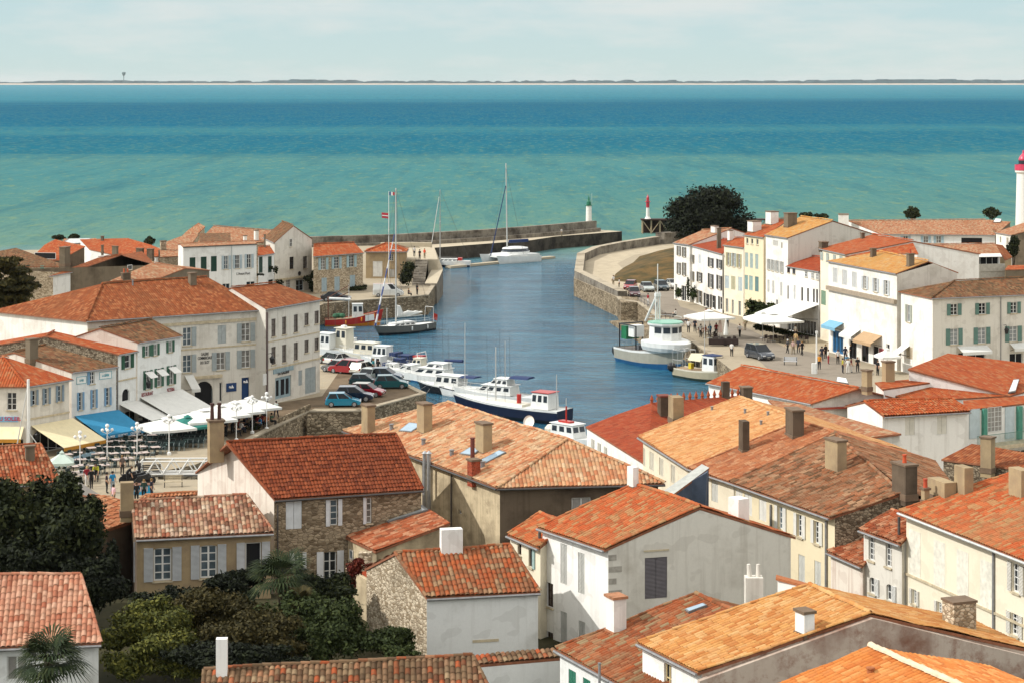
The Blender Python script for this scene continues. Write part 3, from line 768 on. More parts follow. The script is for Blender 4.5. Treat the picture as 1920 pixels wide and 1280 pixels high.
# roads
def sheet(name, poly, m, z=Q + .004):
    mb = MB(); pts = [V((x, y, z)) for x, y in poly]
    for t in tessellate_polygon([pts]):
        q = [pts[i] for i in t]
        if (q[1] - q[0]).cross(q[2] - q[0]).z < 0: q = q[::-1]
        mb.add(q)
    return tag(mb.build(name, m), kind='structure')
sheet('quay_road', [p2(1170, 552), p2(1262, 545), p2(1275, 575), p2(1400, 615), p2(1470, 650), p2(1560, 668), p2(1640, 700), p2(1600, 740), p2(1450, 700), p2(1400, 655), p2(1290, 610), p2(1215, 575)], M_ROAD)
sheet('car_park', [p2(500, 758), p2(604, 742), p2(640, 690), p2(700, 700), p2(790, 738), p2(690, 765), p2(590, 765), p2(440, 830), p2(400, 800)], plaster('car_park_ground', C(128, 110, 88), C(90, 76, 60), .5, .05, C(104, 90, 70)))
# near ground of the old town, a little higher than the quay
mb = MB(); nx, ny = 60, 30
M_SOIL = plaster('garden_soil', C(70, 66, 44), C(40, 42, 26), .6, .1, C(54, 56, 34))
def gz(x, y): return Q + .01 + 3.6 * max(0, min(1, (150 - y) / 26)) + (.15 * mnoise.noise(V((x * .2, y * .2, 0))) if y < 145 else 0)
for i in range(nx):
    for j in range(ny):
        x0, x1, y0, y1 = -60 + 140 * i / nx, -60 + 140 * (i + 1) / nx, 64 + 90 * j / ny, 64 + 90 * (j + 1) / ny
        mb.add([(x0, y0, gz(x0, y0)), (x1, y0, gz(x1, y0)), (x1, y1, gz(x1, y1)), (x0, y1, gz(x0, y1))])
tag(mb.build('garden_ground', M_SOIL), kind='structure')

# harbour mole
def strip(name, line, w0, z0, z1, m, kind='structure', label=None, cat=None, ms=None):
    """wall following a plan line, w0 thick to the left of it"""
    mb = MB(); pts = [V((x, y, 0)) for x, y in line]; off = []
    for i, p in enumerate(pts):
        d = (pts[min(i + 1, len(pts) - 1)] - pts[max(i - 1, 0)]).normalized(); off.append(p + V((-d.y, d.x, 0)) * w0)
    for i in range(len(pts) - 1):
        a, c, c2, a2 = pts[i], pts[i + 1], off[i + 1], off[i]
        za = z0; zt = lambda k: (z1[k] if isinstance(z1, list) else z1)
        t0, t1 = zt(i), zt(i + 1)
        A = [V((q.x, q.y, za)) for q in (a, c, c2, a2)]; Bt = [V((a.x, a.y, t0)), V((c.x, c.y, t1)), V((c2.x, c2.y, t1)), V((a2.x, a2.y, t0))]
        mb.add(Bt, 1)
        for k in range(4):
            j = (k + 1) % 4
            if k in (1, 3) and not ((k == 3 and i == 0) or (k == 1 and i == len(pts) - 2)): continue
            mb.add([A[k], A[j], Bt[j], Bt[k]], 0)
    ob = mb.build(name, [m, ms or m]); return tag(ob, label, cat, None, kind if kind else None)
M_MOLE = plaster('dark_sea_wall', C(92, 84, 74), C(40, 36, 32), .65, .7, C(50, 46, 40), .6)
M_PARA = plaster('weathered_parapet', C(150, 142, 128), C(74, 66, 58), .6, .8, C(84, 76, 66), .5)
M_DECK = plaster('mole_deck', C(196, 184, 160), C(160, 148, 126), .3, .1)
mole_in = [(-40, 420), (-24, 428.5), (-16, 435.6), (4, 456), (9.5, 467), (24.9, 483)]
strip('mole_deck_base', mole_in, 11, -3, 2.7, M_MOLE, ms=M_DECK)
mp = [(-48, 432), (-24, 441), (-6, 455), (9, 471), (19.2, 484)]
strip('mole_parapet', mp, 1.4, 2.704, 5.0, M_PARA, None, 'long weathered sea wall parapet running out along the mole', 'wall')
strip('mole_ledge', [(x + .9, y - 1.3) for x, y in mp], .9, 2.708, 3.5, M_PARA, None, 'low stone ledge at the foot of the mole parapet', 'wall')
strip('mole_outer_base', [(x - .02, y + .02) for x, y in mp], 2.2, -3, 2.69, M_MOLE)
mb = MB(); mb.obox((-12, 418, .02), (21, 24, 0), (-1.1, .96, 0), (0, 0, .42)); tag(mb.build('pontoon', M_DECK), 'pale floating pontoon along the foot of the mole', 'pontoon')
# left bastion: wall, ramp of steps
strip('harbour_bastion_wall', [(-12.4, 352), (-11.9, 368), (-13.9, 388), (-17, 402)], 2.0, -3, [3.4, 4.3, 6.0, 6.3], M_PARA, None, 'tall curved bastion wall at the left of the harbour mouth', 'wall', ms=M_DECK)
mb = MB(); a0 = P(772, 536, Q); 
for k in range(16):
    z = Q + .19 * (k + 1); y = a0.y + .95 * k
    mb.obox((a0.x, y, Q), (2.1, 0, 0), (0, 15.4 - .95 * k, 0), (0, 0, z - Q - .002 * 0), 0)
tag(mb.build('stone_steps', M_PARA, None), 'broad flight of stone steps climbing to the bastion', 'steps')
mb = MB(); mb.obox((-24, 367.5, Q), (11.2, 0, 0), (-1.5, 26, 0), (0, 0, 3.05)); mb.obox((-24.3, 394, Q), (9.5, 0, 0), (0, 1, 0), (0, 0, 3.9))
tag(mb.build('bastion_platform', [M_DECK]), kind='structure')
# right bastion with curved parapet
rb_line = [(16.6, 334.2), (10.7, 366), (12.2, 400), (15.7, 416), (21.5, 428), (29.4, 442)]
strip('curved_parapet', rb_line, -1.5, 2.9, [3.9, 4.3, 4.5, 4.5, 4.6, 4.6], M_PARA, None, 'curved stone parapet of the right bastion around a gravel walk', 'wall', ms=M_COP)
strip('bastion_end_wall', [(29.8, 443), (39, 452)], -2.5, 2.9, 5.3, M_PARA, None, 'short thick stone wall end in front of the dark round tree', 'wall')
M_GRAV = plain('pale_gravel', C(186, 172, 146), .95, 0, .1, .8)
sheet('gravel_walk', [(16.4, 336), (12.6, 366), (13.9, 400), (17.3, 415), (23, 427), (31, 440), (38, 446), (37, 430), (24, 415), (19.5, 395), (20.5, 372), (22, 345)], M_GRAV, Q + .01)
# grass mound
mb = MB(); gm_ = []
M_GRASS = plaster('dry_grass', C(112, 88, 50), C(48, 54, 30), .7, .1, C(66, 62, 36))
gpoly = [(16.8, 361), (18.2, 374), (20.2, 386), (22.6, 397), (24.6, 411), (28, 420), (34, 427), (46, 430), (52, 400), (48, 356), (34, 354), (22, 356)]
gc = V((36, 392, 0)); gpts = []
for i in range(len(gpoly)):
    p0, p1 = V((*gpoly[i], 0)), V((*gpoly[(i + 1) % len(gpoly)], 0))
    for k in range(4): gpts.append(p0.lerp(p1, k / 4))
nr = 10; na = len(gpts)
def gp(i, j):
    r = i / nr; q = gc.lerp(gpts[j % na], r); return V((q.x, q.y, Q + .03 + 3.4 * (1 - r ** 1.6) + (.2 * mnoise.noise(V((q.x * .3, q.y * .15, 0))) if r < 1 else 0)))
for i in range(nr):
    for j in range(na): mb.add([gp(i, j), gp(i + 1, j), gp(i + 1, j + 1), gp(i, j + 1)])
tag(mb.build('grass_mound', M_GRASS, merge=True, smooth=True), kind='structure')
# stone block and slipway on the right quay
mb = MB(); a, c = P(1160, 563, Q), P(1195, 568, Q)
mb.obox((16.6, 325, -2), (3, 0, 0), (0, 9, 0), (0, 0, 5.1)); 
tag(mb.build('quay_block', W['quay']), kind='structure')
mb = MB(); q0, q1 = V((15.3, 325, -.2)), V((21.3, 290, 2.6))
sd = V((1.6, .25, 0)) * 1.6
rg = [[V((17.6, 326, -2)), V((14.6, 325.5, -2)), V((14.9, 325.4, .25)), V((17.6, 326, .4))], [V((24, 288, -2)), V((19.4, 286.5, -2)), V((20.0, 286.6, 2.85)), V((24, 288, 3.02))]]
mb.loft(rg); tag(mb.build('slipway', W['quay'], merge=True), kind='structure')
# low quay wall, stairs of the inner basin
mb = MB(); a, c = P(500, 782, Q), P(576, 770, Q)
# ---------------------------------------------------------------- houses, left bank
GREEN = (20, 92, 62); LBLUE = (150, 190, 215); PBLUE = (196, 214, 222); GREY = (186, 196, 196); BGREY = (172, 184, 190); TURQ = (96, 160, 145); WHT = (226, 232, 234); DGREEN = (0, 66, 50)
BLK = (40, 36, 34)
h = House('townhouse', 'long cream gallery building with hipped rust roof and an arched passage', (162, 602), (497, 580), (192, 532), (388, 519), 12.9, 22, hipL=True, Ab=(-20, 583),
          walls=['grey', 'grey', 'grey', 'warm'], roof='rust', over=.35, seed=11)
G1 = h
for x, y0, y1, w, md in ((351, 614, 648, 16, 'right'), (461, 606, 640, 16, 'open')): h.win(0, x, y0, y1, w, sh=GREY, mode=md, fr=FRAME)
h.win(0, 416, 610, 644, 16, 'closed', sh=(200, 208, 206))
for x, y0, y1, w, md in ((351, 665, 698, 16, 'right'), (414, 660, 693, 16, 'open'), (461, 656, 689, 16, 'open')): h.win(0, x, y0, y1, w, sh=GREY, mode=md, fr=FRAME)
h.win(0, 382, 714, 790, 34, glass=DARK, rows=1, cols=1, sill=False, arch=1, frame_w=.04, fr=GREYF)
NAVY = plain('navy_blue_sign_paint', C(20, 60, 110), .5)
h.win(0, 460, 707, 748, 14, glass=NAVY, rows=1, cols=1, sill=False, fr=NAVY, door=True, frame_w=.04)
h.win(0, 414, 716, 752, 5, glass=DARK, rows=1, cols=1, sill=False)
h.panel(0, 424, 718, 443, 734, NAVY)
h.band(0, 420, 602, .3, .12); h.band(0, 420, 650, .16, .05)
h.band(0, 384, 706, .3, .3, name='door_canopy', s0=h.loc(0, 358, 708)[0], s1=h.loc(0, 415, 704)[0])
TXT = plain('black_lettering', (.03, .03, .03), .6)
f = h.fac[0]
for wd_, px, py, sz in (('GALERIE', 384, 665.5, .42), ('COMMERCIALE', 384, 673, .42), ("DE L'ILOT", 384, 681.5, .42)):
    sx_, z_ = h.loc(0, px, py); text(wd_, h.root, h.org, h.fp(0, sx_, z_, .02), f['d'], sz, TXT, sx=.56)
WTX = plain('white_lettering', C(240, 240, 240), .6)
for px, py in ((433, 727), (460, 717)):
    sx_, z_ = h.loc(0, px, py); mb = MB()
    mb.prism([h.fp(0, sx_ - .1, z_, .075), h.fp(0, sx_ + .32, z_, .075), h.fp(0, sx_ + .12, z_ + .36, .075)], f['n'] * .01); mb.ball(h.fp(0, sx_ - .16, z_ + .12, .075), .13, 8)
    mb.build('white_emblem', WTX, h.root, h.org)
h.pipe(0, 494, 588, 752, .08)
h.chim(352, 369, 512, 536, 'f', 'mid', 1.); h.vent(249, 535, .5)
h.chim(96, 104, 560, 575, 'l', 'mid', 1.) if False else None
h.done(); ridge(MB(), (0, 0, 0), (1, 0, 0)) if False else None

h = House('townhouse', 'cream corner building with rust roof and grey shop front beside the gallery block', (500, 579), (604, 561), (434, 539), (517, 531), 13.1, 20,
          walls=['grey', 'grey', 'grey', 'grey'], roof='rust', over=.2, seed=12)
G2 = h
for x, a, b_ in ((513, 598, 631), (533, 594, 627), (555, 590, 623), (575, 587, 610), (594, 583, 607)): h.win(0, x, a, b_, 8, cols=1, rows=3, glass=plain('grey_blind', C(120, 112, 105), .7), fr=BROWNF)
for x, a, b_ in ((513, 650, 683), (533, 646, 679), (555, 642, 675), (575, 638, 661), (594, 634, 657)): h.win(0, x, a, b_, 8, cols=1, rows=3, glass=MATS['grey_blind'], fr=BROWNF)
SHOPG = plain('grey_blue_shop_paint', C(150, 172, 178), .5)
h.panel(0, 512, 692, 550, 701, SHOPG, 'shop_sign')
sx_, z_ = h.loc(0, 531, 698.5); text('LA GALERIE', h.root, h.org, h.fp(0, sx_, z_ - .1, .07), h.fac[0]['d'], .42, TXT)
h.win(0, 531, 705, 745, 30, glass=DARK, rows=1, cols=3, fr=SHOPG, sill=False, frame_w=.3, door=True)
h.win(0, 563, 694, 722, 7, 'closed', sh=GREY); h.win(0, 582, 688, 736, 20, 'closed', sh=(178, 190, 190))
h.band(0, 555, 681, .18, .07); h.band(0, 550, 632, .12, .04)
h.panel(0, 492.5, 701, 501, 722, WHITE, 'notice_board', .1)
h.pipe(0, 499.5, 585, 760, .13, plain('brown_pipe', C(110, 95, 90), .6)); h.done()

h = House('townhouse', 'white restaurant house with dark green shutters and red lettering above green awning', (261, 642), (343, 629), (187, 615), (285, 598), 11.4, 20,
          walls=['cool', 'cool', 'grey', 'stain'], roof='brown', over=.2, seed=13)
G3 = h
for x, a, b_, w in ((275, 648, 668, 8), (291, 645, 666, 7), (319, 640, 660, 7)): h.win(0, x, a, b_, w, sh=(58, 112, 88), fr=FRAME, rows=2)
for x, a, b_, w in ((277, 694, 729, 8), (298, 690, 724, 8), (321, 685, 720, 8)):
    h.win(0, x, a, b_, w, sh=(58, 112, 88), rows=3)
    sx_, z_ = h.loc(0, x, a + 3); mb = MB(); mb.prism([h.fp(0, sx_ - .55, z_, .1), h.fp(0, sx_ + .55, z_, .1), h.fp(0, sx_ + .55, z_ - .5, .9), h.fp(0, sx_ - .55, z_ - .5, .9)], UP * .04)
    mb.build('window_awning', WHITE, h.root, h.org)
REDT = plain('red_lettering', C(150, 50, 55), .6)
for wd_, px, py in (('RESTAURANT', 276, 739), ('PIZZERIA', 320, 731)):
    sx_, z_ = h.loc(0, px, py); text(wd_, h.root, h.org, h.fp(0, sx_, z_ - .1, .02), h.fac[0]['d'], .5, REDT, sx=.56)
h.win(0, 300, 768, 800, 66, glass=DARK, rows=1, cols=5, sill=False, fr=FRAME, door=True); h.done()

H2_ = h; h = House('townhouse', 'narrow white house with green shutters and a small arch beside the restaurant house', (223, 664), (259, 657), (86, 630), (102, 621), 10.6, 11,
          walls=['cool', 'cool', 'rub', 'rub'], roof='orange', over=.15, seed=14)
h.win(0, 239, 665, 690, 11, sh=GREEN, rows=2, cols=1); h.win(0, 236, 728, 752, 14, glass=DARK, rows=1, cols=1, arch=1, sill=False); h.band(0, 240, 710, .14, .08)
h.win(0, 241, 770, 812, 30, glass=DARK, rows=1, cols=3, sill=False, door=True); h.pipe(0, 258, 662, 780); h.done()

H3_ = h; h = House('townhouse', 'white creperie house with pale blue shutters and painted blue signs above the blue awning', (136, 697), (222, 686), (26, 660), (86, 646), 9.7, 14,
          walls=['cool', 'cool', 'rub', 'stain'], roof='brown', over=.15, seed=15)
h.win(0, 173, 696, 719, 9, sh=(140, 185, 220), mode='left', rows=3, cols=2)
for x, a, b_ in ((151, 735, 768), (176, 730, 764), (202, 726, 759)): h.win(0, x, a, b_, 6, sh=(140, 185, 220), rows=4, cols=1, slats=False)
CY = plain('turquoise_sign_paint', C(70, 170, 185), .6)
for px0, px1, y0_, y1_, tx in ((143, 162, 706, 720, 'LA MER'), (186, 209, 697, 711, 'LA CRÊPERIE')):
    h.panel(0, px0, y0_, px1, y1_, WHITE, 'sign', .03)
    a0_, zt_ = h.loc(0, px0, y0_); a1_, _ = h.loc(0, px1, y0_); _, zb_ = h.loc(0, px0, y1_); mb = MB()
    for q in ((a0_, a1_, zt_ - .04, zt_), (a0_, a1_, zb_, zb_ + .04), (a0_, a0_ + .04, zb_ + .041, zt_ - .041), (a1_ - .04, a1_, zb_ + .041, zt_ - .041)): h.fbox(mb, 0, *q, .03, .05)
    mb.build('sign_border', CY, h.root, h.org)
    text(tx, h.root, h.org, h.fp(0, (a0_ + a1_) / 2, (zt_ + zb_) / 2 - .12, .035), h.fac[0]['d'], .3, CY, sx=.5)
h.win(0, 180, 788, 822, 74, glass=DARK, rows=1, cols=5, sill=False, fr=plain('blue_door_paint', C(110, 165, 190), .5), door=True)
h.chim(48, 71, 636, 675, 'f', 'mid', .8); h.pipe(0, 220, 690, 780); h.done()

H4_ = h; h = House('townhouse', 'cream corner house with pale grey shutters and yellow awnings at the far left', (50, 724), (137, 710), (5, 668), (17, 671), 9.3, 22, hipL=True, Ab=(-150, 724),
          walls=['grey', 'grey', 'grey', 'grey'], roof='orange', over=.25, seed=16)
for x, a, b_ in ((64, 731, 759), (87, 727, 757), (112, 722, 752)): h.win(0, x, a, b_, 7, sh=(150, 170, 185), rows=3, cols=1)
h.win(3, 22, 735, 768, 18, rows=3, cols=2); h.band(0, 95, 778, .16, .08)
h.panel(3, -18, 780, 34, 790, plain('blue_sign_board', C(130, 185, 220), .5), 'shop_sign', .08)
sx_, z_ = h.loc(3, 15, 788); RED2 = plain('red_sign_lettering', C(200, 40, 70), .5); text('DU SOLEIL', h.root, h.org, h.fp(3, sx_, z_ + .02, .09), h.fac[3]['d'], .5, RED2)
h.win(0, 92, 808, 848, 60, glass=DARK, rows=1, cols=4, sill=False, door=True); h.win(3, 14, 822, 855, 60, glass=DARK, rows=1, cols=3, sill=False, door=True)
h.pipe(0, 54, 724, 830, .08, WHITE); h.done()

H5_ = h
# behind the gallery block
h = House('cottage', 'stone barn with weathered pale gable behind the cypress', (-60, 478), (30, 520), (20, 458), (36, 464), 7, 18, walls='rubp', roof='brown', over=.1, seed=21, gutter=False, zg=3) if False else None
h = Cust('barn', 'pale stone barn with weathered gable at the far left edge', [((-40, 500), (112, 500), 8.2, 12, [(112, 494), (30, 465), (-40, 478)])], walls='rubp', roof='brown')
h.wallface(0, 0, 1); h.win(0, 79, 498, 508, 7, 'closed', sh=TURQ); h.done()
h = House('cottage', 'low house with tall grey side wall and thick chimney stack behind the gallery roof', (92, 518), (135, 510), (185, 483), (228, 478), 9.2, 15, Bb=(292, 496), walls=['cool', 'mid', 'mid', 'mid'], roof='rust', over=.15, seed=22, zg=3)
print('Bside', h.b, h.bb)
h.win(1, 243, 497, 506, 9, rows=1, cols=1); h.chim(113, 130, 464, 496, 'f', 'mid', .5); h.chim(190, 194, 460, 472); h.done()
h = Cust('chimney_stack_wall', 'tall grey chimney wall rising from the low grey house', [((136, 545), (163, 540), 8.0, 3, [(163, 535), (136, 540)])], walls='mid', cat='chimney') if False else None
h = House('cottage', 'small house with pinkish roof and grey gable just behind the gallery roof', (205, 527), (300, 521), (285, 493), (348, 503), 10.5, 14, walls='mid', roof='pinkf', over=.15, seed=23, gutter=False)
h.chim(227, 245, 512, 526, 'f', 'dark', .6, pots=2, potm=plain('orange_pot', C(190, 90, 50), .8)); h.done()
h = Cust('boat_shed', 'old shed with black open end and patched white roof sheets at the left', [((56, 487), (112, 488), 7.5, 16, [(160, 462), (103, 449), (84, 459)])], walls='dark', roof='orange'); h.wallface(0, 0, 1)
h.win(0, 85, 474, 486, 40, glass=DARK, rows=1, cols=1, sill=False); h.done()
h = Cust('cottage', 'low house with red roof and small dark chimneys behind the old shed', [((215, 478), (336, 483), 7, 14, [(285, 460), (240, 447), (150, 449), (168, 468)])], walls='cool', roof='orange', seed=4)
h.chim(189, 195, 443, 452, m='dark'); h.chim(210, 222, 462, 482, m='mid'); h.chim(255, 270, 466, 484, m='dark', r=.5); h.chim(275, 289, 467, 486, m='dark', r=.5); h.chim(297, 309, 470, 486, m='dark'); h.done()
h = Cust('cottage', 'low house with a white sheet roof patch near the sea', [((112, 462), (196, 461), 6.5, 10, [(180, 447), (120, 448)])], walls='grey', roof='pinkf', seed=5); h.skyl([(112, 460), (182, 456), (170, 448), (128, 449)], 0, plain('white_roof_sheet', C(205, 210, 205), .5), 'roof_sheet'); h.done()

# cottages by the left of the harbour mouth
h = House('cottage', 'white flat topped bar building with three dark green and three blue shuttered windows', (343, 463), (482, 457), (338, 458), (478, 452), 12.2, 4, walls=['cool', 'cool', 'cool', 'warm'], roof='pinkf', over=.1, seed=31, gutter=True, gutm=plain('dark_coping', C(70, 66, 62), .8))
K1 = h
for x in (361, 382, 401): h.win(0, x, 483 - (x - 361) * .06, 511 - (x - 361) * .04, 11, 'closed', sh=DGREEN)
for x in (424, 445, 467): h.win(0, x, 480 - (x - 424) * .07, 505 - (x - 424) * .06, 8, rows=3, cols=2, sh=PBLUE)
sx_, z_ = h.loc(0, 456, 513); text("L'Avant Port", h.root, h.org, h.fp(0, sx_, z_ - .2, .03), h.fac[0]['d'], .55, TXT, sx=.8)
h.win(0, 424, 532, 556, 14, rows=2); h.win(0, 470, 528, 552, 16, rows=2); h.pipe(0, 434, 461, 560, .05, GREYF); h.done()
h = House('longhouse', 'long pinkish tiled roof with rough stone gable behind the white bar building', (362, 462), (520, 452), (400, 424), (535, 434), 9.6, 12, walls='rubp', roof='pinkf', over=.1, seed=32, gutter=False)
h.chim(456, 463, 442, 455, m='warm'); h.chim(476, 485, 432, 452, m='warm'); h.done()
h = Cust('stone_annex', 'rough stone annex with a dark flat wall beside the white bar building', [((374, 457), (433, 457), 11.8, 3, [(432, 437), (374, 438)])], walls='rub', roof='brown', seed=6); h.done()
h = Cust('stone_annex', 'small rounded stone lean-to at the left end of the long pink roof', [((337, 447), (362, 447), 9.5, 22, [(385, 425), (372, 418), (351, 433)])], walls='rubp', roof='pinkf', seed=7); h.done()
h = Cust('stone_annex', 'low pale stone building with a thick chimney left of the white bar building', [((300, 482), (344, 480), 9.5, 10, [(372, 440), (340, 443), (300, 458)])], walls='rubp', roof='pinkf', seed=8); h.chim(300, 312, 452, 470, 0, 'rubp'); h.done()
h = House('cottage', 'narrow white house with dark green shutters and a scrap of orange roof', (483, 480), (515, 475), (484, 463), (506, 461), 10, 20, walls='cool', roof='orange', over=.1, seed=33)
h.win(0, 489, 482, 512, 7, 'closed', sh=DGREEN); h.win(0, 506, 481, 511, 7, 'closed', sh=DGREEN); h.win(0, 508, 524, 545, 10, glass=DARK, rows=1, cols=1); h.chim(495, 498, 440, 464); h.done()
h = House('cottage', 'tall grey house with pointed gable facing the quay', (586, 451), (514, 455), (586, 451), (514, 455), 11.2, 30, walls='grey', roof='brown', seed=34) if False else None
# gable fronted house: facade 3/1 carries the gable
a_ = P(514, 455, 11.2); b_ = P(586, 450, 11.0); ap = P(550, 428, 13.4); dr = V((-.28, 1, 0)).normalized() * 11
h = House('gable_house', 'tall grey house with pointed gable facing the quay', (a_ + dr)[:], a_[:], None, None, 11.2, 30, run=1, walls='grey', roof='brown', seed=34, zg=3) if False else None
mid_ = (a_ + b_) / 2; run_ = (b_ - a_).length / 2
h = House('gable_house', 'tall grey house with pointed gable facing the quay', tuple(a_ + dr), tuple(a_), tuple(mid_ + dr + UP * 2.5), tuple(mid_ + UP * 2.5), 11.2, math.degrees(math.atan(2.5 / run_)), walls='grey', roof='brown', over=.12, seed=34)
h.win(1, 545, 448, 463, 5, rows=2, cols=1, surf=True); h.win(1, 547, 482, 505, 8, rows=3, fr=BROWNF); h.win(1, 572, 481, 504, 8, rows=3, fr=BROWNF)
h.win(1, 541, 525, 540, 8, glass=MATS['grey_blind']); h.win(1, 562, 525, 548, 14, rows=2, fr=GREYF); h.band(1, 560, 520, .3, .3)
mb = MB(); sx_, z_ = h.loc(1, 561, 513); q = h.fp(1, sx_, z_, .04); q2 = q + h.fac[1]['n'] * .06; mb.tube(q, q2, .35, .35, 14); mb.build('round_plaque', IRON, h.root, h.org); h.done()
h = House('cottage', 'stone cottage with orange roof and six pale blue shutters beside the grey gable house', (587, 481), (682, 474), (588, 458), (664, 455), 9, 20, walls='tan', roof='orange', over=.2, seed=35)
h.walls = ['rubp'] * 4
for x, y in ((606, 484), (631, 482), (659, 479)): h.win(0, x, y, y + 22, 9, sh=(186, 214, 220), rows=4)
for x, y in ((608, 521), (632, 519), (661, 516)): h.win(0, x, y, y + 26, 10, 'closed', sh=(186, 208, 216))
h.done()
h = House('cottage', 'low square stone house with pyramid roof and white door near the steps', (683, 472), (763, 472), (724, 456), (730, 456), 7.6, 22, hipL=True, hipR=True, walls='tan', roof='orange', over=.25, seed=36); h.walls = ['tan'] * 4
h.win(0, 708, 490, 519, 18, 'closed', sh=(232, 230, 222), slats=False); h.win(0, 734, 477, 489, 7, rows=3); h.win(0, 735, 505, 520, 9, 'closed', sh=(200, 196, 186)); h.done()

# ---------------------------------------------------------------- right bank row
ROW = 'houses in the row along the right quay'
def rowh(label, A, B, R1, R2, ze, pitch, walls, roof, seed, **k): return House('townhouse', label, A, B, R1, R2, ze, pitch, walls=walls, roof=roof, seed=seed, over=.15, **k)
h = rowh('white end house of the right quay row beside the huge dark tree', (1262, 455), (1292, 459), (1316, 432), (1372, 428), 11.8, 17, ['warm', 'warm', 'warm', 'warm'], 'pinkf', 41)
for x in (1273, 1283): h.row(0, [(x, 462 + (x - 1273) * .2, 479 + (x - 1273) * .3, 3.5, 'win')], sh=(120, 110, 95)); h.row(0, [(x, 493, 514 + (x - 1273) * .3, 3.5, 'win')], sh=(120, 110, 95))
h.win(0, 1268, 533, 561, 4, glass=DARK, rows=1); h.win(0, 1282, 536, 566, 9, glass=DARK, rows=1); h.chim(1333, 1347, 424, 438, m='warm'); h.done()
h = rowh('white house with black shutters, second in the right quay row', (1292, 459), (1354, 476), (1337, 446), (1385, 452), 11.7, 8, ['warm', 'warm', 'warm', 'warm'], 'red', 42)
h.win(0, 1298, 478, 493, 4, sh=(120, 110, 90)); h.win(0, 1298, 509, 527, 4, sh=(120, 110, 90)); h.win(0, 1312, 511, 529, 5, sh=(70, 62, 52)); h.win(0, 1312, 478, 494, 4, 'closed', sh=WHT)
for x, y in ((1333, 484), (1349, 487)): h.win(0, x, y, y + 17, 5, sh=BLK)
for x, y in ((1333, 514), (1349, 517)): h.win(0, x, y, y + 26, 5, sh=BLK)
for x, y in ((1296, 544), (1312, 545), (1325, 551), (1337, 554), (1352, 557)): h.win(0, x, y, y + 24, 5, glass=DARK, rows=2, cols=1, sh=BLK if x > 1320 else (130, 120, 100), sill=False)
h.chim(1344, 1352, 428, 466, m='mid', r=1.); h.done()
h = rowh('cream house with pale yellow shutters, third in the right quay row', (1356, 459), (1394, 464), (1378, 446), (1412, 446), 13, 16, ['cream', 'warm', 'warm', 'warm'], 'orange', 43)
for x in (1366, 1386): h.win(0, x, 474 + (x - 1366) * .15, 498 + (x - 1366) * .2, 4, sh=(196, 188, 140))
h.win(0, 1376, 475, 500, 4, sh=(190, 202, 200))
for x in (1363, 1375, 1388): h.win(0, x, 517 + (x - 1363) * .1, 541 + (x - 1363) * .2, 8, 'closed', sh=(206, 200, 165) if x == 1375 else (206, 220, 222))
for x, w_, in ((1363, 5), (1374, 4), (1387, 5)): h.win(0, x, 560 + (x - 1363) * .2, 586 + (x - 1363) * .25, w_, glass=DARK if x != 1387 else GLASS, rows=1, sill=False, door=True)
h.chim(1364, 1374, 432, 452, m='warm', r=1.); h.done()
h = rowh('yellow house with pale blue shutters, fourth in the right quay row', (1394, 440), (1431, 445), (1450, 412), (1482, 410), 15, 17, ['yellow', 'yellow', 'warm', 'warm'], 'orange', 44)
for x in (1401, 1410, 1420): h.win(0, x, 447 + (x - 1401) * .1, 457 + (x - 1401) * .12, 4, glass=DARK, rows=1, cols=1)
for x in (1400, 1409, 1419): h.win(0, x, 474 + (x - 1400) * .15, 501 + (x - 1400) * .2, 6, 'closed', sh=(186, 206, 200))
for x, cc in ((1399, (150, 185, 180)), (1408, (170, 200, 195)), (1419, (110, 150, 150))): h.win(0, x, 516 + (x - 1399) * .15, 543 + (x - 1399) * .2, 7, 'closed', sh=cc)
for x in (1400, 1424): h.win(0, x, 562, 594, 5, 'closed', sh=(196, 180, 130))
h.chim(1402, 1427, 415, 436, m='warm', r=.9); h.chim(1436, 1459, 397, 422, m='warm', r=.8); h.done()
h = rowh('tall white house with golden roof and large pale side wall', (1434, 440), (1476, 446), (1502, 406), (1562, 414), 15.5, 17, ['warm', 'grey', 'warm', 'warm'], 'gold', 45)
for x in (1442, 1449, 1457, 1466): h.win(0, x, 486 + (x - 1442) * .2, 506 + (x - 1442) * .25, 3.5, rows=2, cols=1, sh=(220, 220, 212))
for x in (1441, 1450, 1465): h.win(0, x, 525 + (x - 1442) * .2, 548 + (x - 1442) * .3, 4, 'closed', sh=(224, 224, 216))
h.win(0, 1454, 451, 461, 10, 'closed', sh=(226, 224, 214)); h.win(0, 1466, 455, 466, 2.5, 'closed', sh=(190, 180, 160)); h.win(0, 1457, 562, 586, 4, glass=DARK, rows=1, door=True, sill=False); h.win(0, 1467, 570, 586, 4, 'closed', sh=(200, 180, 150))
h.chim(1470, 1494, 400, 426, m='mid', r=1.2, m2='warm'); h.chim(1571, 1592, 402, 422, 'f', 'warm') if False else None; h.done()
h = rowh('low white cafe house with red roof and black shutters behind the big white awning', (1474, 499), (1536, 509), (1516, 480), (1560, 484), 11.7, 15, ['warm', 'warm', 'warm', 'warm'], 'red', 46)
for x in (1479, 1489, 1512, 1524, 1533): h.win(0, x, 500 + (x - 1474) * .22, 510 + (x - 1474) * .25, 4.5, rows=2, fr=BROWNF if x < 1500 else FRAME, surf=True)
for x in (1477, 1504, 1515, 1526, 1532): h.win(0, x, 535 + (x - 1474) * .13, 560 + (x - 1474) * .14, 3.5, 'closed', sh=BLK)
h.win(0, 1490, 535, 562, 4, 'closed', sh=(222, 222, 218)); h.panel(0, 1482, 566, 1496, 575, GREYF, 'shop_sign', .08); h.panel(0, 1512, 569, 1528, 576, GREYF, 'shop_sign', .1)
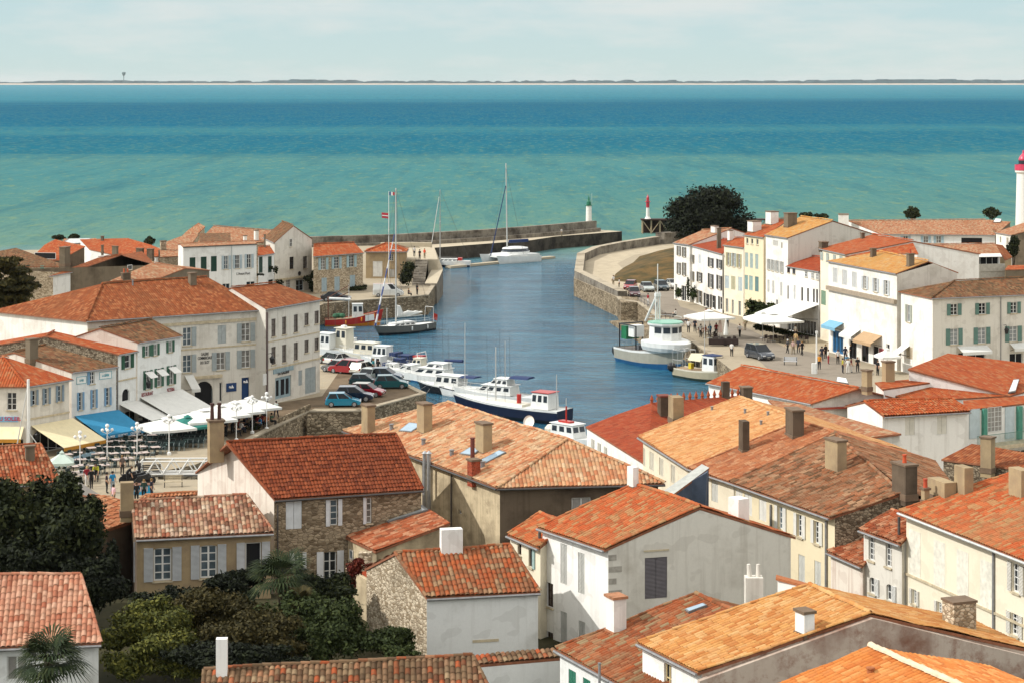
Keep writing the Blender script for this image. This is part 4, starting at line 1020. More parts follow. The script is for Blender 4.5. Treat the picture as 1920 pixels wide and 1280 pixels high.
h.win(0, 1500, 598, 632, 60, glass=GLASS, rows=1, cols=9, sill=False, door=True); h.done()
R6_ = h; h = rowh('pale house with broad orange roof left of the big white corner building', (1536, 466), (1585, 477), (1636, 440), (1712, 452), 14.9, 11, ['cream', 'warm', 'mid', 'mid'], 'orange', 47)
for x in (1541, 1552, 1565, 1577): h.win(0, x, 473 + (x - 1541) * .2, 488 + (x - 1541) * .2, 5, 'closed', sh=(190, 200, 190), surf=True)
h.win(0, 1544, 545, 572, 9, 'closed', sh=(130, 165, 135)); h.chim(1614, 1621, 437, 448, m='dark'); h.chim(1536, 1552, 454, 466, m='dark', r=.7); h.done()
R7 = h; h = rowh('big white corner building with golden lichen roof and shops on the right quay', (1550, 489), (1680, 513), (1650, 472), (1741, 490), 14.35, 15, ['warm', 'grey', 'warm', 'warm'], 'gold', 48, Bb=(1797, 511))
R8 = h
for x in (1622, 1642, 1662): h.win(0, x, 518 + (x - 1622) * .2, 542 + (x - 1622) * .28, 6, rows=4, sh=WHT)
for x in (1566, 1584, 1602): h.win(0, x, 503 + (x - 1566) * .2, 530 + (x - 1566) * .25, 9, 'closed', sh=(224, 226, 222))
h.band(0, 1600, 549, .5, .4, plain('cornice_stone', C(170, 155, 135), .9), 'cornice')
BLU = plain('blue_shop_paint', C(40, 110, 160), .5)
h.win(0, 1571, 621, 662, 20, glass=plain('deep_blue_door', C(20, 70, 100), .4), rows=1, cols=3, fr=BLU, sill=False, frame_w=.25, door=True)
h.win(0, 1600, 640, 676, 12, glass=DARK, rows=1, cols=2, fr=BROWNF, sill=False, door=True); h.win(0, 1622, 643, 681, 13, glass=DARK, rows=1, cols=2, fr=BROWNF, sill=False, door=True)
h.win(0, 1642, 649, 687, 10, glass=DARK, rows=1, cols=1, fr=BROWNF, sill=False, door=True); h.panel(0, 1649, 652, 1657, 672, plain('red_poster', C(170, 80, 85), .6), 'poster')
h.win(0, 1665, 645, 674, 6, glass=DARK, rows=1, cols=1, sill=False)
h.chim(1632, 1643, 466, 482, m='dark', r=1.); h.chim(1700, 1714, 476, 500, m='mid', r=1., pots=1); h.done()
# corner house, far right
h = House('townhouse', 'grey fronted corner house with green grey shutters and old brown roof at the right edge', (1747, 559), (1925, 552), (1789, 527), (1925, 520), 12.3, 17, hipL=True, Ab=(1684, 546), walls=['grey', 'grey', 'warm', 'warm'], roof='brown', over=.25, seed=49)
R9 = h
for x in (1789, 1842, 1901): h.win(0, x, 570 - (x - 1789) * .03, 591 - (x - 1789) * .03, 13 if x < 1890 else 12, rows=3, sh=(110, 150, 138), glass=DARK if x == 1842 else None)
for x in (1789, 1841, 1900): h.win(0, x, 616 - (x - 1789) * .04, 646 - (x - 1789) * .05, 15, rows=4, sh=(110, 150, 138), glass=plain('net_curtain', C(150, 155, 155), .3))
for x in (1704,): h.win(3, x, 572, 604, 6, rows=2, sh=(190, 196, 180)); h.win(3, 1705, 650, 672, 12, 'closed', sh=(206, 190, 160))
h.win(0, 1822, 660, 690, 50, glass=DARK, rows=1, cols=3, sill=False); h.win(0, 1905, 662, 690, 24, glass=DARK, rows=1, cols=2, sill=False)
h.band(0, 1850, 566, .12, .1, name='cornice') if False else None; h.pipe(0, 1876, 556, 680); h.done()
# back of the right bank
h = House('longhouse', 'long low orange roofed range with pale blue shutters behind the right quay row', (1652, 439), (1867, 441), (1590, 414), (1848, 412), 8.2, 12, walls='mid', roof='pinkf', over=.3, seed=51)
h.walls = ['cool'] * 4
for x in (1698, 1736, 1760): h.win(0, x, 443, 456, 9, sh=(186, 214, 224), rows=2)
h.win(0, 1822, 446, 458, 40, glass=DARK, rows=1, cols=1, sill=False); h.chim(1571, 1592, 402, 424, 'f', 'warm', 1., m2='mid'); h.done()
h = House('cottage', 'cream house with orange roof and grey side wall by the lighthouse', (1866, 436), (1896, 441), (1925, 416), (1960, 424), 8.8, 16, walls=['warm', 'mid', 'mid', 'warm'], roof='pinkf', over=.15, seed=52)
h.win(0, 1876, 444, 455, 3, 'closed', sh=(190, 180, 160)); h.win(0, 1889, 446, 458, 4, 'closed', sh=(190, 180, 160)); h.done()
h = Cust('cottage', 'small roof with a grey sloping side and white dome skylight behind the long range', [((1840, 441), (1866, 441), 7.5, 18, [(1895, 416), (1850, 412)])], walls='mid', roof='pinkf', seed=9); h.skyl([(1862, 418), (1876, 418), (1878, 412), (1866, 411)], 0, WHITE); h.done()
h = House('modern_house', 'house with glazed terrace, white parapet and ribbed orange roof among the back roofs', (1772, 478), (1876, 476), (1713, 459), (1866, 457), 11.5, 12, walls='cool', roof='pinkf', over=.25, seed=53)
h.win(0, 1799, 482, 500, 34, glass=DARK, rows=1, cols=3, sill=False); h.win(0, 1850, 482, 500, 44, glass=DARK, rows=1, cols=4, sill=False)
mb = MB(); h.fbox(mb, 0, -.6, h.fac[0]['L'] + .3, 9.0, 10.1, .9, 1.1); h.fbox(mb, 0, -.6, h.fac[0]['L'] + .3, 6.0, 9.0, .3, 1.0); mb.build('terrace_parapet', [plain('grey_parapet', C(190, 185, 172), .8)], h.root, h.org)
for x0, x1 in ((1778, 1824), (1826, 1874)):
    q = [h.fp(0, h.loc(0, x0, 480)[0], 11.5, .25), h.fp(0, h.loc(0, x1, 480)[0], 11.5, .25), h.fp(0, h.loc(0, x1, 480)[0], 11.1, .9), h.fp(0, h.loc(0, x0, 480)[0], 11.1, .9)]; mb = MB(); mb.prism(q, UP * .05); mb.build('terrace_awning', WHITE, h.root, h.org)
h.skyl([(1745, 480), (1768, 482), (1766, 470), (1744, 470)], 'f', WHITE); h.vent(1741, 468, .6); h.done()
h = Cust('lean_to', 'ribbed orange lean-to roof left of the glazed terrace', [((1738, 490), (1782, 490), 11.3, 14, [(1760, 472), (1716, 463)])], walls='mid', roof='pinkf', seed=10); h.done()
h = Cust('lean_to', 'steep brown roof slope at the right end of the glazed terrace house', [((1884, 488), (1898, 482), 10.2, 22, [(1880, 460), (1866, 458)])], walls='tan', roof='rust', seed=11); h.done()
h = Cust('cottage', 'low dark walled house with a strip of orange roof at the right edge', [((1884, 506), (1960, 504), 9.5, 8, [(1960, 496), (1890, 498)])], walls='mid', roof='orange', seed=12); h.done()
_b, _r = R7.b - UP * .25, R7.r2 - UP * .25; _u = (_r - _b); _u.z = 0; _u.normalize(); _c = _b + V((_u.y, -_u.x, 0)) * 3 - UP * .75; _n = (_r - _b).cross(_c - _b).normalized()
_g = lambda x, y: tuple(hit(x, y, _b, _n))
h = Cust('cottage', 'orange roof wedge between the big white corner building and the terrace house', [(_g(1650, 475), _g(1722, 476), 14.1, 9, [tuple(_r), tuple(_b)])], walls='warm', roof='orange', seed=13); h.done()
# ---------------------------------------------------------------- near town
CA = CANAL
# right middle: red roofs
h = House('house', 'white house with big plain orange red roof at the end of the near right quay', (1324, 717), (1521, 756), (1390, 685), (1612, 727), 9.6, 17, Bb=(1690, 748), walls=['white', 'grey', 'white', 'white'], roof='orange', geo=dict(FARG), over=.25, seed=61, zg=3)
h.chim(1355, 1366, 715, 735, 'f', 'tan', 1.) if False else None
h.skyl([(1568, 717), (1592, 721), (1588, 711), (1570, 708)], 'f', WHITE, 'dome_skylight'); h.chim(1616, 1635, 694, 727, 'b', 'tan', .8)
h.band(1, 1580, 763, .15, .3, plain('red_tile_strip', C(170, 75, 55), .8), 'tile_strip'); h.win(1, 1598, 779, 806, 20, rows=1, cols=2, surf=True, fr=FRAME); h.done()
h = Cust('house', 'large hipped orange red roof right of centre with low parallel tiled strips', [((1652, 730), (1925, 712), 10.3, 8, [(1925, 690), (1790, 700), (1700, 704)])], walls='white', roof='orange', seed=62) if False else None
h = Cust('house', 'white hotel house with turquoise shutters and stepped orange roofs at the right edge', [
    ((1785, 747), (1892, 741), 9.6, 11, [(1912, 711), (1655, 730), (1690, 746)]),
    ((1655, 729), (1838, 703), 10.6, 6, [(1838, 699), (1640, 716)]),
    ((1892, 741), (1990, 716), 9.62, 16, [(1990, 690), (1920, 680), (1777, 662), (1702, 691)])], walls='white', roof='orange', seed=63)
for q in (((1753, 704), (1765, 704), (1770, 690), (1759, 691)), ((1824, 716), (1835, 716), (1840, 701), (1829, 702)), ((1890, 738), (1904, 735), (1911, 712), (1900, 713))):
    h.skyl(q, 0, WHITE, 'white_roof_hatch')
h.chim(1654, 1677, 678, 727, 0, 'tan', .8, pots=0)
h.wallface(0, 0, 1)
CURT = plain('net_curtain_window', C(160, 156, 150), .3)
Q1 = h
h.done()
w_ = Cust('hotel_wing', 'white hotel front with turquoise shutters and a long iron balcony', [((1806, 768), (1990, 748), 9.2, 8, [(1990, 735), (1806, 750)])], walls='white', roof='orange', seed=64, inset=.3)
i_ = w_.wallface(0, 0, 1)
for x in (1864, 1932): w_.win(i_, x, 762, 808, 27, rows=5, cols=4, glass=CURT, frame_w=.05, sill=False, fr=FRAME)
TQ = plain('turquoise_shutter_paint', C(80, 150, 130), .5)
for x0, x1, c_ in ((1817, 1836, 'w'), (1840, 1847, 't'), (1884, 1901, 'w'), (1905, 1913, 't')):
    a_0, zt_ = w_.loc(i_, x0, 767 - (x0 - 1817) * .07); a_1, _ = w_.loc(i_, x1, 770); _, zb_ = w_.loc(i_, x0, 822)
    mb = MB(); w_.fbox(mb, i_, a_0, a_1, zb_, zt_, .02, .08 if c_ == 'w' else .3); mb.build('shutter', TQ if c_ == 't' else SH.setdefault('pb', shutmat('pale_blue_board_shutter', C(205, 220, 224), False)), w_.root, w_.org)
_, zb_ = w_.loc(i_, 1864, 829); mb = MB(); w_.fbox(mb, i_, 0, w_.fac[i_]['L'], zb_ - .3, zb_, .01, 1.5); mb.build('balcony_slab', STONE, w_.root, w_.org)
mb = MB(); fL = w_.fac[i_]['L']
w_.fbox(mb, i_, 0, fL, zb_ + 1.0, zb_ + 1.04, 1.4, 1.44); k = 0
while k < fL: w_.fbox(mb, i_, k, k + .02, zb_ + .004, zb_ + 1.0, 1.41, 1.43); k += .14
mb.build('balcony_railing', plain('teal_railing', C(90, 130, 115), .5), w_.root, w_.org)
for x in (1864, 1912): w_.win(i_, x, 842, 880, 24, rows=3, cols=2, sill=False)
w_.done()
h = House('house', 'small white wing with closed shutters and tiled canopy roof between hotel and quay houses', (1658, 780), (1820, 771), (1620, 752), (1785, 747), 9.4, 15, walls='white', roof='orange', geo=dict(CANAL, amp=.07), over=.35, seed=65, zg=4)
for x in (1706, 1766): h.win(0, x, 782 - (x - 1706) * .05, 815 - (x - 1706) * .03, 18, 'closed', sh=(232, 228, 214), slats=False)
h.done()
# D row
h = House('house', 'red roofed house with spiked ridge tiles by the water', (1100, 798), (1178, 848), (1222, 754), (1300, 800), 10, 20, hipL=False, walls='cool', roof='red', geo=FARG, over=.4, seed=66, zg=3) if False else None
h = Cust('house', 'red roofed waterside house with pointed ridge finials', [((1098, 799), (1215, 872), 9.6, 13, [(1300, 800), (1222, 754), (1160, 775)]), ((1215, 872), (1400, 800), 9.6, 19, [(1384, 741), (1222, 754)])], walls='cool', roof='red', seed=66)
h.wallface(0, 0, 1)
mb = MB(); r0, r1_ = h.polys[1][3], h.polys[1][2]
for k in range(15):
    q = r0.lerp(r1_, k / 14); mb.lathe(q, [(.12, -.05), (.1, .15), (.16, .22), (.02, .62), (0, .63)], 6)
mb.build('ridge_finials', T['red'], h.root, h.org)
for x in (1112, 1124, 1136): h.win(0, x, 822 + (x - 1112) * .62, 850 + (x - 1112) * .62, 5, 'closed', sh=(214, 212, 200))
h.chim(1233, 1256, 742, 782, 1, 'dark', .8, capm=plain('brick_cap', C(120, 60, 45), .9)); h.chim(1352, 1368, 716, 746, 1, 'dark', 1., cap=False)
h.chim(1388, 1410, 726, 750, 1, 'dark', .8); h.done()
h = Cust('house', 'low annex with dark green shutters and a flat grey roof by the waterside house', [((1140, 822), (1200, 860), 9.0, 3, [(1196, 838), (1150, 808)])], walls='cream', roof='pinkf', seed=67)
h.roofm = plain('grey_zinc_roof', C(180, 182, 175), .6)
h.wallface(0, 0, 1)
for x in (1145, 1156, 1170, 1186): h.win(0, x, 834 + (x - 1145) * .62, 856 + (x - 1145) * .62, 8, 'closed', sh=(20, 80, 60))
h.done()
EAV = [(1197, 818), (1292, 876), (1368, 896), (1555, 970)]
h = House('house', 'golden roofed house with cream front in the diagonal row', (1197, 818), (1290, 877), (1386, 743), (1500, 790), 11.5, 17, walls=['cream', 'grey', 'grey', 'grey'], roof='ggold', geo=SIDE, over=.35, seed=68, zg=4)
h.roofm = tm('pale_gold_canal_tiles', [(236, 176, 120), (226, 156, 98), (240, 192, 140), (218, 140, 88)], (228, 170, 110), .3, (196, 140, 90), K_=.62)
D2 = h
for x in (1206, 1222, 1240, 1262): h.win(0, x, 838 + (x - 1206) * .6, 872 + (x - 1206) * .6, 8, 'closed', sh=(238, 232, 212))
h.chim(1386, 1404, 790, 846, 'f', 'dark', .5, cap=False); h.chim(1475, 1505, 769, 819, 'f', 'dark', .5); h.chim(1254, 1281, 745, 787, 'f', 'tan', .6, cap=False)
h.vent(1335, 770, .3); h.vent(1397, 775, .3); h.vent(1440, 780, .3); h.vent(1427, 797, .3); h.done()
h = House('house', 'terracotta roofed house in the middle of the diagonal row', tuple(D2.b), P(1368, 903, 11.5)[:], (1500, 790), (1566, 812), 11.5, 17, walls=['cream', 'grey', 'grey', 'grey'], roof='gterra', geo=SIDE, over=.35, seed=69, zg=4, Ab=None)
D3 = h
for x in (1340,): h.win(0, x, 900, 940, 12, 'closed', sh=(236, 236, 226))
h.done()
h = House('house', 'long cream house with mossy brown roof and white shutters in the diagonal row', tuple(D3.b), (1555, 970), tuple(D3.r2), (1690, 925), 11.5, 17, walls=['yellow', 'rub', 'grey', 'grey'], roof='gbrown', geo=SIDE, over=.35, seed=70, zg=4)
D4 = h; print('D4 r2', h.r2, h.r1, h.b, h.bb)
for x, md in ((1385, 0), (1403, 0), (1430, 0), (1464, 1), (1500, 1), (1532, 1)):
    y = 918 + (x - 1385) * .40
    if md: h.win(0, x, y, y + 42, 10, rows=4, sh=(240, 238, 228), fr=FRAME)
    else: h.win(0, x, y, y + 40, 14, 'closed', sh=(240, 238, 228), slats=False)
for x in (1503, 1533): h.win(0, x, 1040 + (x - 1503) * .38, 1100, 12, 'closed', sh=(236, 236, 226))
h.pipe(0, 1447, 945, 1000, .07); h.pipe(0, 1551, 975, 1110, .08)
h.done()
# chimneys that stand on the far part of the row get their own sub parts under D4's roof
ro = [c for c in D4.root.children if c.name.startswith('roof')][0]
def chim_on(hs, x0, x1, yt, yb, m='dark', r=.6, pots=0, cap=True, potm=None, rfb=None):
    hs.chims = []; hs.chim(x0, x1, yt, yb, 'f', m, r, cap, pots, None, potm)
    t = hs.chims[0]; rr = [c for c in hs.root.children if c.name.startswith('roof')][0]
    ch = t[0].build('chimney', t[1], rr); ch.data.transform(Matrix.Translation(-hs.org)); return ch
chim_on(D4, 1549, 1585, 826, 887, 'tan', .45)
chim_on(D4, 1675, 1717, 872, 930, 'dark', .55, pots=1, potm=plain('big_orange_pot', C(205, 85, 45), .8))
# rear roofs beyond the ridge of the row
h = Cust('house', 'strip of terracotta roof with a stone parapet behind the ridge of the diagonal row', [((1500, 790), (1660, 832), 11.2, 10, [(1720, 850), (1620, 800), (1470, 760), (1437, 747)])], walls='rub', roof='gterra', geo=FARG, seed=71) if False else None
h = Cust('house', 'small terracotta roof beyond the ridge between two dark chimneys', [((1540, 812), (1600, 822), 11.6, 9, [(1690, 812), (1500, 757), (1440, 748), (1482, 790)])], walls='grey', roof='pinkf', seed=72); h.done()
h = House('house', 'rubble gabled house with orange coping and a tall dark chimney at the right edge', (1765, 866), (1835, 905), (1826, 832), (1890, 862), 10.8, 20, walls='rub', roof='rust', over=.1, seed=73, zg=4) if False else None
h = Cust('house', 'rubble walled house with thin orange roof edge in front of the hotel balcony', [((1765, 860), (1925, 880), 9.6, 10, [(1925, 848), (1870, 838), (1822, 831)])], walls='rub', roof='rust', seed=74); h.chim(1838, 1866, 820, 880, 0, 'tan', .8); h.done()
h = Cust('lean_to', 'grey lean-to slab roof beside the orange potted chimney', [((1680, 952), (1728, 944), 11.2, 12, [(1730, 910), (1682, 923)])], walls='mid', roof='brown', seed=75); h.roofm = plain('grey_slab_roof', C(130, 108, 92), .9); h.done()
# E big right house
h = House('house', 'big cream striped house with weathered orange roof at the right edge', (1685, 958), (1940, 1058), (1900, 886), (2150, 980), 13.2, 17, walls=['cream', 'grey', 'grey', 'grey'], roof='gorange', geo=SIDE, over=.4, seed=76, zg=5, gutm=plain('pale_gutter', C(205, 208, 205), .5))
E1 = h
PALE = plain('pale_lime_stripe', C(236, 232, 216), .85)
for x0, x1 in ((1704, 1726), (1751, 1772), (1794, 1816), (1838, 1860)):
    a_0, _ = h.loc(0, x0, 1050); a_1, _ = h.loc(0, x1, 1050); _, zt_ = h.loc(0, (x0 + x1) / 2, 994 + (x0 - 1704) * .42); _, zb_ = h.loc(0, (x0 + x1) / 2, 1084 + (x0 - 1704) * .42)
    mb = MB(); h.fbox(mb, 0, a_0, a_1, zb_, zt_, .002, .012); mb.build('blocked_window', PALE, h.root, h.org)
for x, y0_, y1_, w in ((1905, 1056, 1110, 14), (1715, 1105, 1132, 8), (1762, 1128, 1150, 8), (1903, 1150, 1190, 14)): h.win(0, x, y0_, y1_, w, rows=4, sh=(238, 234, 222), fr=FRAME)
h.band(0, 1780, 1110, .12, .1); h.pipe(0, 1865, 1032, 1220, .07); h.pipe(0, 1688, 968, 1180, .08, plain('dark_downpipe', C(90, 84, 80), .5))
h.chim(1744, 1788, 905, 937, 'f', 'tan', .4, cap=False); h.chim(1792, 1822, 877, 931, 'f', 'tan', .5, cap=False); h.chim(1728, 1742, 915, 940, 'f', 'tan', .8, pots=1)
h.chim(1895, 1930, 882, 938, 'f', 'tan', .5, cap=False); h.done()
mb = MB(); q = P(1766, 897, 14.6)
h = House('house', 'narrow weathered stone house with white windows between two cream houses', (1611, 992), (1687, 1020), (1672, 958), (1730, 978), 11.5, 17, walls='grey', roof='grust', geo=CA, over=.3, seed=77, zg=5)
for x in (1634, 1666): h.win(0, x, 1006 + (x - 1634) * .35, 1050 + (x - 1634) * .38, 11, rows=4, fr=FRAME)
for x in (1636, 1668): h.win(0, x, 1082 + (x - 1636) * .4, 1112 + (x - 1636) * .42, 12, rows=2, arch=.6, sh=(236, 236, 230), mode='right')
h.done()
h = House('house', 'low white link with a small mottled roof between the cream row and the stone house', (1551, 1034), (1615, 1062), (1612, 1008), (1650, 1028), 9.5, 17, walls='stain', roof='grust', geo=CA, over=.2, seed=78, zg=5); h.done()
# white house in the centre
h = House('house', 'large white house with broad bare side wall and one grey shuttered window', (1008, 988), (1133, 1030), (1190, 907), (1312, 950), 12.5, 20, Bb=(1492, 1006), walls=['white', 'grey', 'white', 'white'], roof='gorange', geo=SIDE, over=.25, seed=79, zg=5)
WH = h
for x, a, b_ in ((1057, 1019, 1094), (1090, 1036, 1112)): h.win(0, x, a, b_, 12, 'closed', sh=(208, 208, 200))
for x, a, b_ in ((1057, 1146, 1210), (1091, 1164, 1220)): h.win(0, x, a, b_, 12, 'closed', sh=(208, 208, 200))
for x, a, b_ in ((1031, 1092, 1137), (1031, 1184, 1225)): h.win(0, x, a, b_, 12, rows=3, cols=2, fr=BROWNF, glass=MATS['grey_blind'])
h.win(1, 1230, 1044, 1121, 42, 'closed', sh=(118, 112, 116)); h.panel(1, 1207, 1031, 1254, 1034, STONE, 'lintel', .05)
h.pipe(0, 1014, 996, 1220, .08, MATS['dark_downpipe'])
for k_ in range(6):
    mb = MB(); h.fbox(mb, 1, .0, .75 if k_ % 2 else .45, 11.9 - .62 * k_, 12.2 - .62 * k_, .002, .02); mb.build('quoin', plain('grey_quoin_stone', C(176, 170, 158), .9, 0, .2), h.root, h.org)
h.chim(1176, 1197, 876, 915, 'f', 'white', .6, cap=False); h.chim_at(1366, 1404, 932, 978, h.r2.y + 3.2, 'white', .8, False); h.done()
h = House('house', 'small cream wing with an orange roof squeezed against the big white house', (951, 1002), (1010, 1027), (1012, 962), (1060, 985), 11.6, 18, walls='cream', roof='gorange', geo=SIDE, over=.2, seed=80, zg=5)
h.win(0, 974, 1016, 1040, 7, rows=2, fr=BROWNF); h.win(0, 995, 1028, 1062, 8, rows=2, fr=BROWNF, sh=(180, 210, 205), mode='right'); h.done()
# G: big pale tiled house, centre
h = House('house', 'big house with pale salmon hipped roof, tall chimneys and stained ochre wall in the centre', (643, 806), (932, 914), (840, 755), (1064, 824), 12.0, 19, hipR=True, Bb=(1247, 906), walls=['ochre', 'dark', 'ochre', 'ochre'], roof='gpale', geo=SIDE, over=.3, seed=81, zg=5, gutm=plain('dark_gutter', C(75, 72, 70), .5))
GH = h
for a_ in ((677, 704, 760, 815, 'tan'), (781, 811, 757, 814, 'tan'), (891, 923, 794, 851, 'tan')): h.chim(*a_[:4], 'f', a_[4], .55)
BRK = rubble('red_brick', C(175, 85, 60), C(150, 66, 46), C(170, 110, 85), 6., 2.); W['brick'] = BRK
h.chim(876, 901, 862, 895, 'f', 'brick', .9, pots=0); h.vent(886, 868, 1.6, .14, m=plain('rusty_flue', C(110, 55, 45), .7))
for x, y in ((734, 806), (794, 834), (847, 855), (905, 877)): h.vent(x, y, .4, .14)
h.skyl([(748, 810), (772, 812), (795, 797), (768, 794)]); h.skyl([(862, 853), (886, 856), (905, 843), (882, 841)]); h.skyl([(900, 866), (912, 870), (950, 850), (938, 846)])
h.win(1, 1090, 932, 962, 36, rows=1, cols=2, glass=CURT, fr=FRAME); h.win(0, 862, 955, 963, 6, rows=1, cols=1, glass=DARK, sill=False)
h.pipe(0, 795, 860, 950, .05, MATS['dark_downpipe']); h.pipe(0, 848, 885, 990, .05, MATS['dark_downpipe'])
mb = MB()
for x in (808, 816):
    a_0, z1_ = h.loc(0, x, 848); _, z0_ = h.loc(0, x, 960); mb.tube(h.fp(0, a_0, z0_, .45), h.fp(0, a_0, z1_, .45), .14, .14, 10); mb.tube(h.fp(0, a_0, z1_, .45), h.fp(0, a_0, z1_ + .15, .45), .2, .05, 10)
mb.build('twin_flue_pipes', plain('galvanised_flue', C(185, 188, 190), .35, .5, .1), h.root, h.org); h.done()
# M: red machine tiled house
h = House('house', 'house with steep red machine tile roof, mottled stone front and white shutters', (515, 936), (794, 917), (425, 830), (742, 813), 11.6, 33, walls=['mott', 'tan', 'tan', 'stain'], roof='gmach', geo=MACH, over=.2, seed=82, zg=6, gutm=MATS['dark_gutter'], Ab=(366, 884))
MH = h
h.win(0, 551, 939, 991, 30, 'closed', sh=(232, 236, 238), slats=False); h.win(0, 626, 936, 984, 14, rows=4, cols=1, sh=(236, 238, 240), slats=False, sill=False)
h.win(0, 692, 932, 980, 10, rows=4, cols=1, sh=(236, 238, 240), slats=False, mode='left')
h.win(0, 559, 1036, 1066, 14, rows=2, sh=(236, 238, 240), slats=False, arch=.3); h.win(0, 619, 1033, 1088, 24, rows=3, sh=(236, 238, 240), slats=False, arch=.25)
h.chim_at(388, 421, 786, 850, h.r1.y + 1.5, 'tan', .8, True, 2, plain('brown_clay_flue', C(80, 50, 42), .7), .5); h.pipe(0, 520, 945, 1080, .05, MATS['dark_downpipe']); h.done()
# N: low house with three arched windows
h = House('house', 'low tan stone house with mixed pink and white old tiles and three arched white windows', (255, 1010), (513, 998), (248, 940), (462, 927), 10.2, 25, walls=['tan', 'tan', 'tan', 'dark'], roof='gmix', geo=CA, over=.2, seed=83, zg=6.2)
for x, a, b_, w in ((305, 1026, 1088, 34), (391, 1021, 1083, 32)): h.win(0, x, a, b_, w, rows=4, sh=(214, 218, 220), arch=.22, fr=FRAME, frame_w=.09)
h.win(0, 475, 1016, 1075, 30, rows=1, cols=1, glass=DARK, sh=(222, 224, 226), fr=FRAME, frame_w=.07, sill=False)
h.chim(224, 252, 905, 960, 'f', 'tan', .8, cap=False); h.pipe(0, 252, 1015, 1090, .05); h.done()
h = House('house', 'tile ridge of a roof peeping up behind the low tan stone house', (262, 935), (405, 928), (272, 929), (400, 922), 9.6, 14, walls='tan', roof='gterra', geo=CA, over=.1, seed=84, zg=5, gutter=False); h.done()
h = Cust('outbuilding', 'small plain terracotta roof over a dark wall between the tree and the tan stone house', [((182, 998), (266, 972), 10.2, 15, [(240, 942), (205, 930), (165, 925)])], walls='dark', roof='gterra', geo=dict(CANAL, amp=.03), seed=85, zg=5); h.done()
h = Cust('outbuilding', 'long grey mortar roof edge sloping down beside the square', [((150, 925), (232, 948), 8.4, 24, [(205, 938), (120, 884), (112, 892)])], walls='mid', roof='brown', geo=FARG, seed=86, zg=4); h.roofm = plain('grey_mortar_roof', C(120, 115, 108), .9); h.done()
# O: top left roof
h = House('house', 'orange canal tiled roof behind the dark trees at the left edge', (-60, 915), (114, 903), (-80, 842), (76, 833), 9.0, 26, walls='tan', roof='grust', geo=CA, over=.2, seed=87, zg=4)
h.chim(46, 66, 836, 868, 'f', 'mid', .8); h.done()
# Q: bottom left
h = House('house', 'neat rosy canal tiled roof over a pale wall at the bottom left corner', (-60, 1216), (190, 1206), (-60, 1080), (151, 1077), 10.0, 28, walls=['cool', 'cool', 'cool', 'cool'], roof='gpink', geo=CA, over=.3, seed=88, zg=6)
h.win(0, 32, 1229, 1275, 38, rows=1, cols=2, sill=False, glass=CURT); h.done()
# S: bottom middle
h = House('house', 'dark striped old canal tiled roof along the bottom edge with a slim white chimney', (378, 1345), (940, 1335), (382, 1256), (886, 1229), 9.6, 25, walls=['cool', 'cool', 'cool', 'cool'], roof='gdark', geo=CA, over=.2, seed=89, zg=6)
h.chim(405, 427, 1198, 1272, 'f', 'white', .8, cap=False); h.done()
h = Cust('garden_wall', 'white garden wall with mossy tile coping beside the dark striped roof', [((888, 1246), (1052, 1232), 9.5, 20, [(1040, 1216), (884, 1229)])], walls='cool', roof='gdark', geo=CA, cat='wall', seed=90, zg=6, inset=.05); h.done()
h = Cust('courtyard_roof', 'plain pale flat wall top below the mossy tile coping', [((905, 1300), (1060, 1300), 8.6, 3, [(1060, 1240), (890, 1250)])], walls='cool', roof='gdark', geo=FARG, cat='wall', seed=91, zg=6) if False else None
# T: house with white chimney
h = House('house', 'house with patched orange and brown tiles, white chimney and blank grey white wall', (800, 1120), (1013, 1109), (740, 1036), (956, 1022), 10.5, 24, walls=['cool', 'cool', 'rubp', 'mott'], roof='gorange', geo=CA, over=.12, seed=92, zg=6)
h.roofm = tm('patched_orange_tiles', [(200, 96, 56), (176, 112, 80), (216, 110, 62), (140, 92, 66), (190, 150, 116)], (128, 92, 68), .5, (150, 124, 96)); h.walls = ['cool', 'cool', 'rubp', 'rubp']
h.chim(824, 868, 993, 1042, 'f', 'white', .5, cap=False); h.panel(0, 886, 1199, 935, 1204, STONE, 'lintel', .03); h.done()
# U lean-to
h = Cust('outbuilding', 'low weathered lean-to roof with a glazed strip between two stone houses', [((648, 1006), (704, 1033), 9.0, 14, [(844, 980), (806, 955), (770, 952)])], walls='ochre', roof='grust', geo=SIDE, seed=93, zg=6)
h.skyl([(716, 973), (728, 981), (804, 958), (790, 948)], 0, plain('ribbed_glass_roof', C(170, 175, 175), .2), 'glass_roof'); h.wallface(0, 0, 1); h.win(0, 660, 1030, 1048, 6, rows=1, cols=1); h.done()
# yard wall
h = Cust('garden_wall', 'ochre yard wall with red tile coping and creeper', [((672, 1070), (728, 1113), 8.9, 20, [(737, 1095), (700, 1070)])], walls='ochre', roof='red', cat='wall', seed=94, zg=6, inset=.05); h.done()
mb = MB(); a_, b_ = P(648, 1090, 8.2), P(732, 1113, 8.8); mb.prism([V((a_.x, a_.y, 5)), V((b_.x, b_.y, 5)), b_, V((a_.x, a_.y, 9.0))], V((.1, .35, 0))); tag(mb.build('garden_wall', W['ochre']), 'tall stained ochre garden wall left of the patched roof house', 'wall')
mb = MB(); q = P(684, 1072, 8.9); mb.box(q + UP * .3 + V((0, .5, 0)), (.75, .6, 1.5)); tag(mb.build('chimney_stub', W['rubp'], None), 'short pale stone chimney stub wrapped in red creeper', 'chimney')
mb = MB(); a_, b_ = P(690, 1166, 7.6), P(781, 1162, 7.6); mb.obox(V((a_.x, a_.y, 5)), V((b_.x - a_.x, b_.y - a_.y, 0)), V((0, .3, 0)), V((0, 0, 2.6))); tag(mb.build('garden_wall', W['rub']), 'low rubble garden wall left of the blank grey white wall', 'wall')
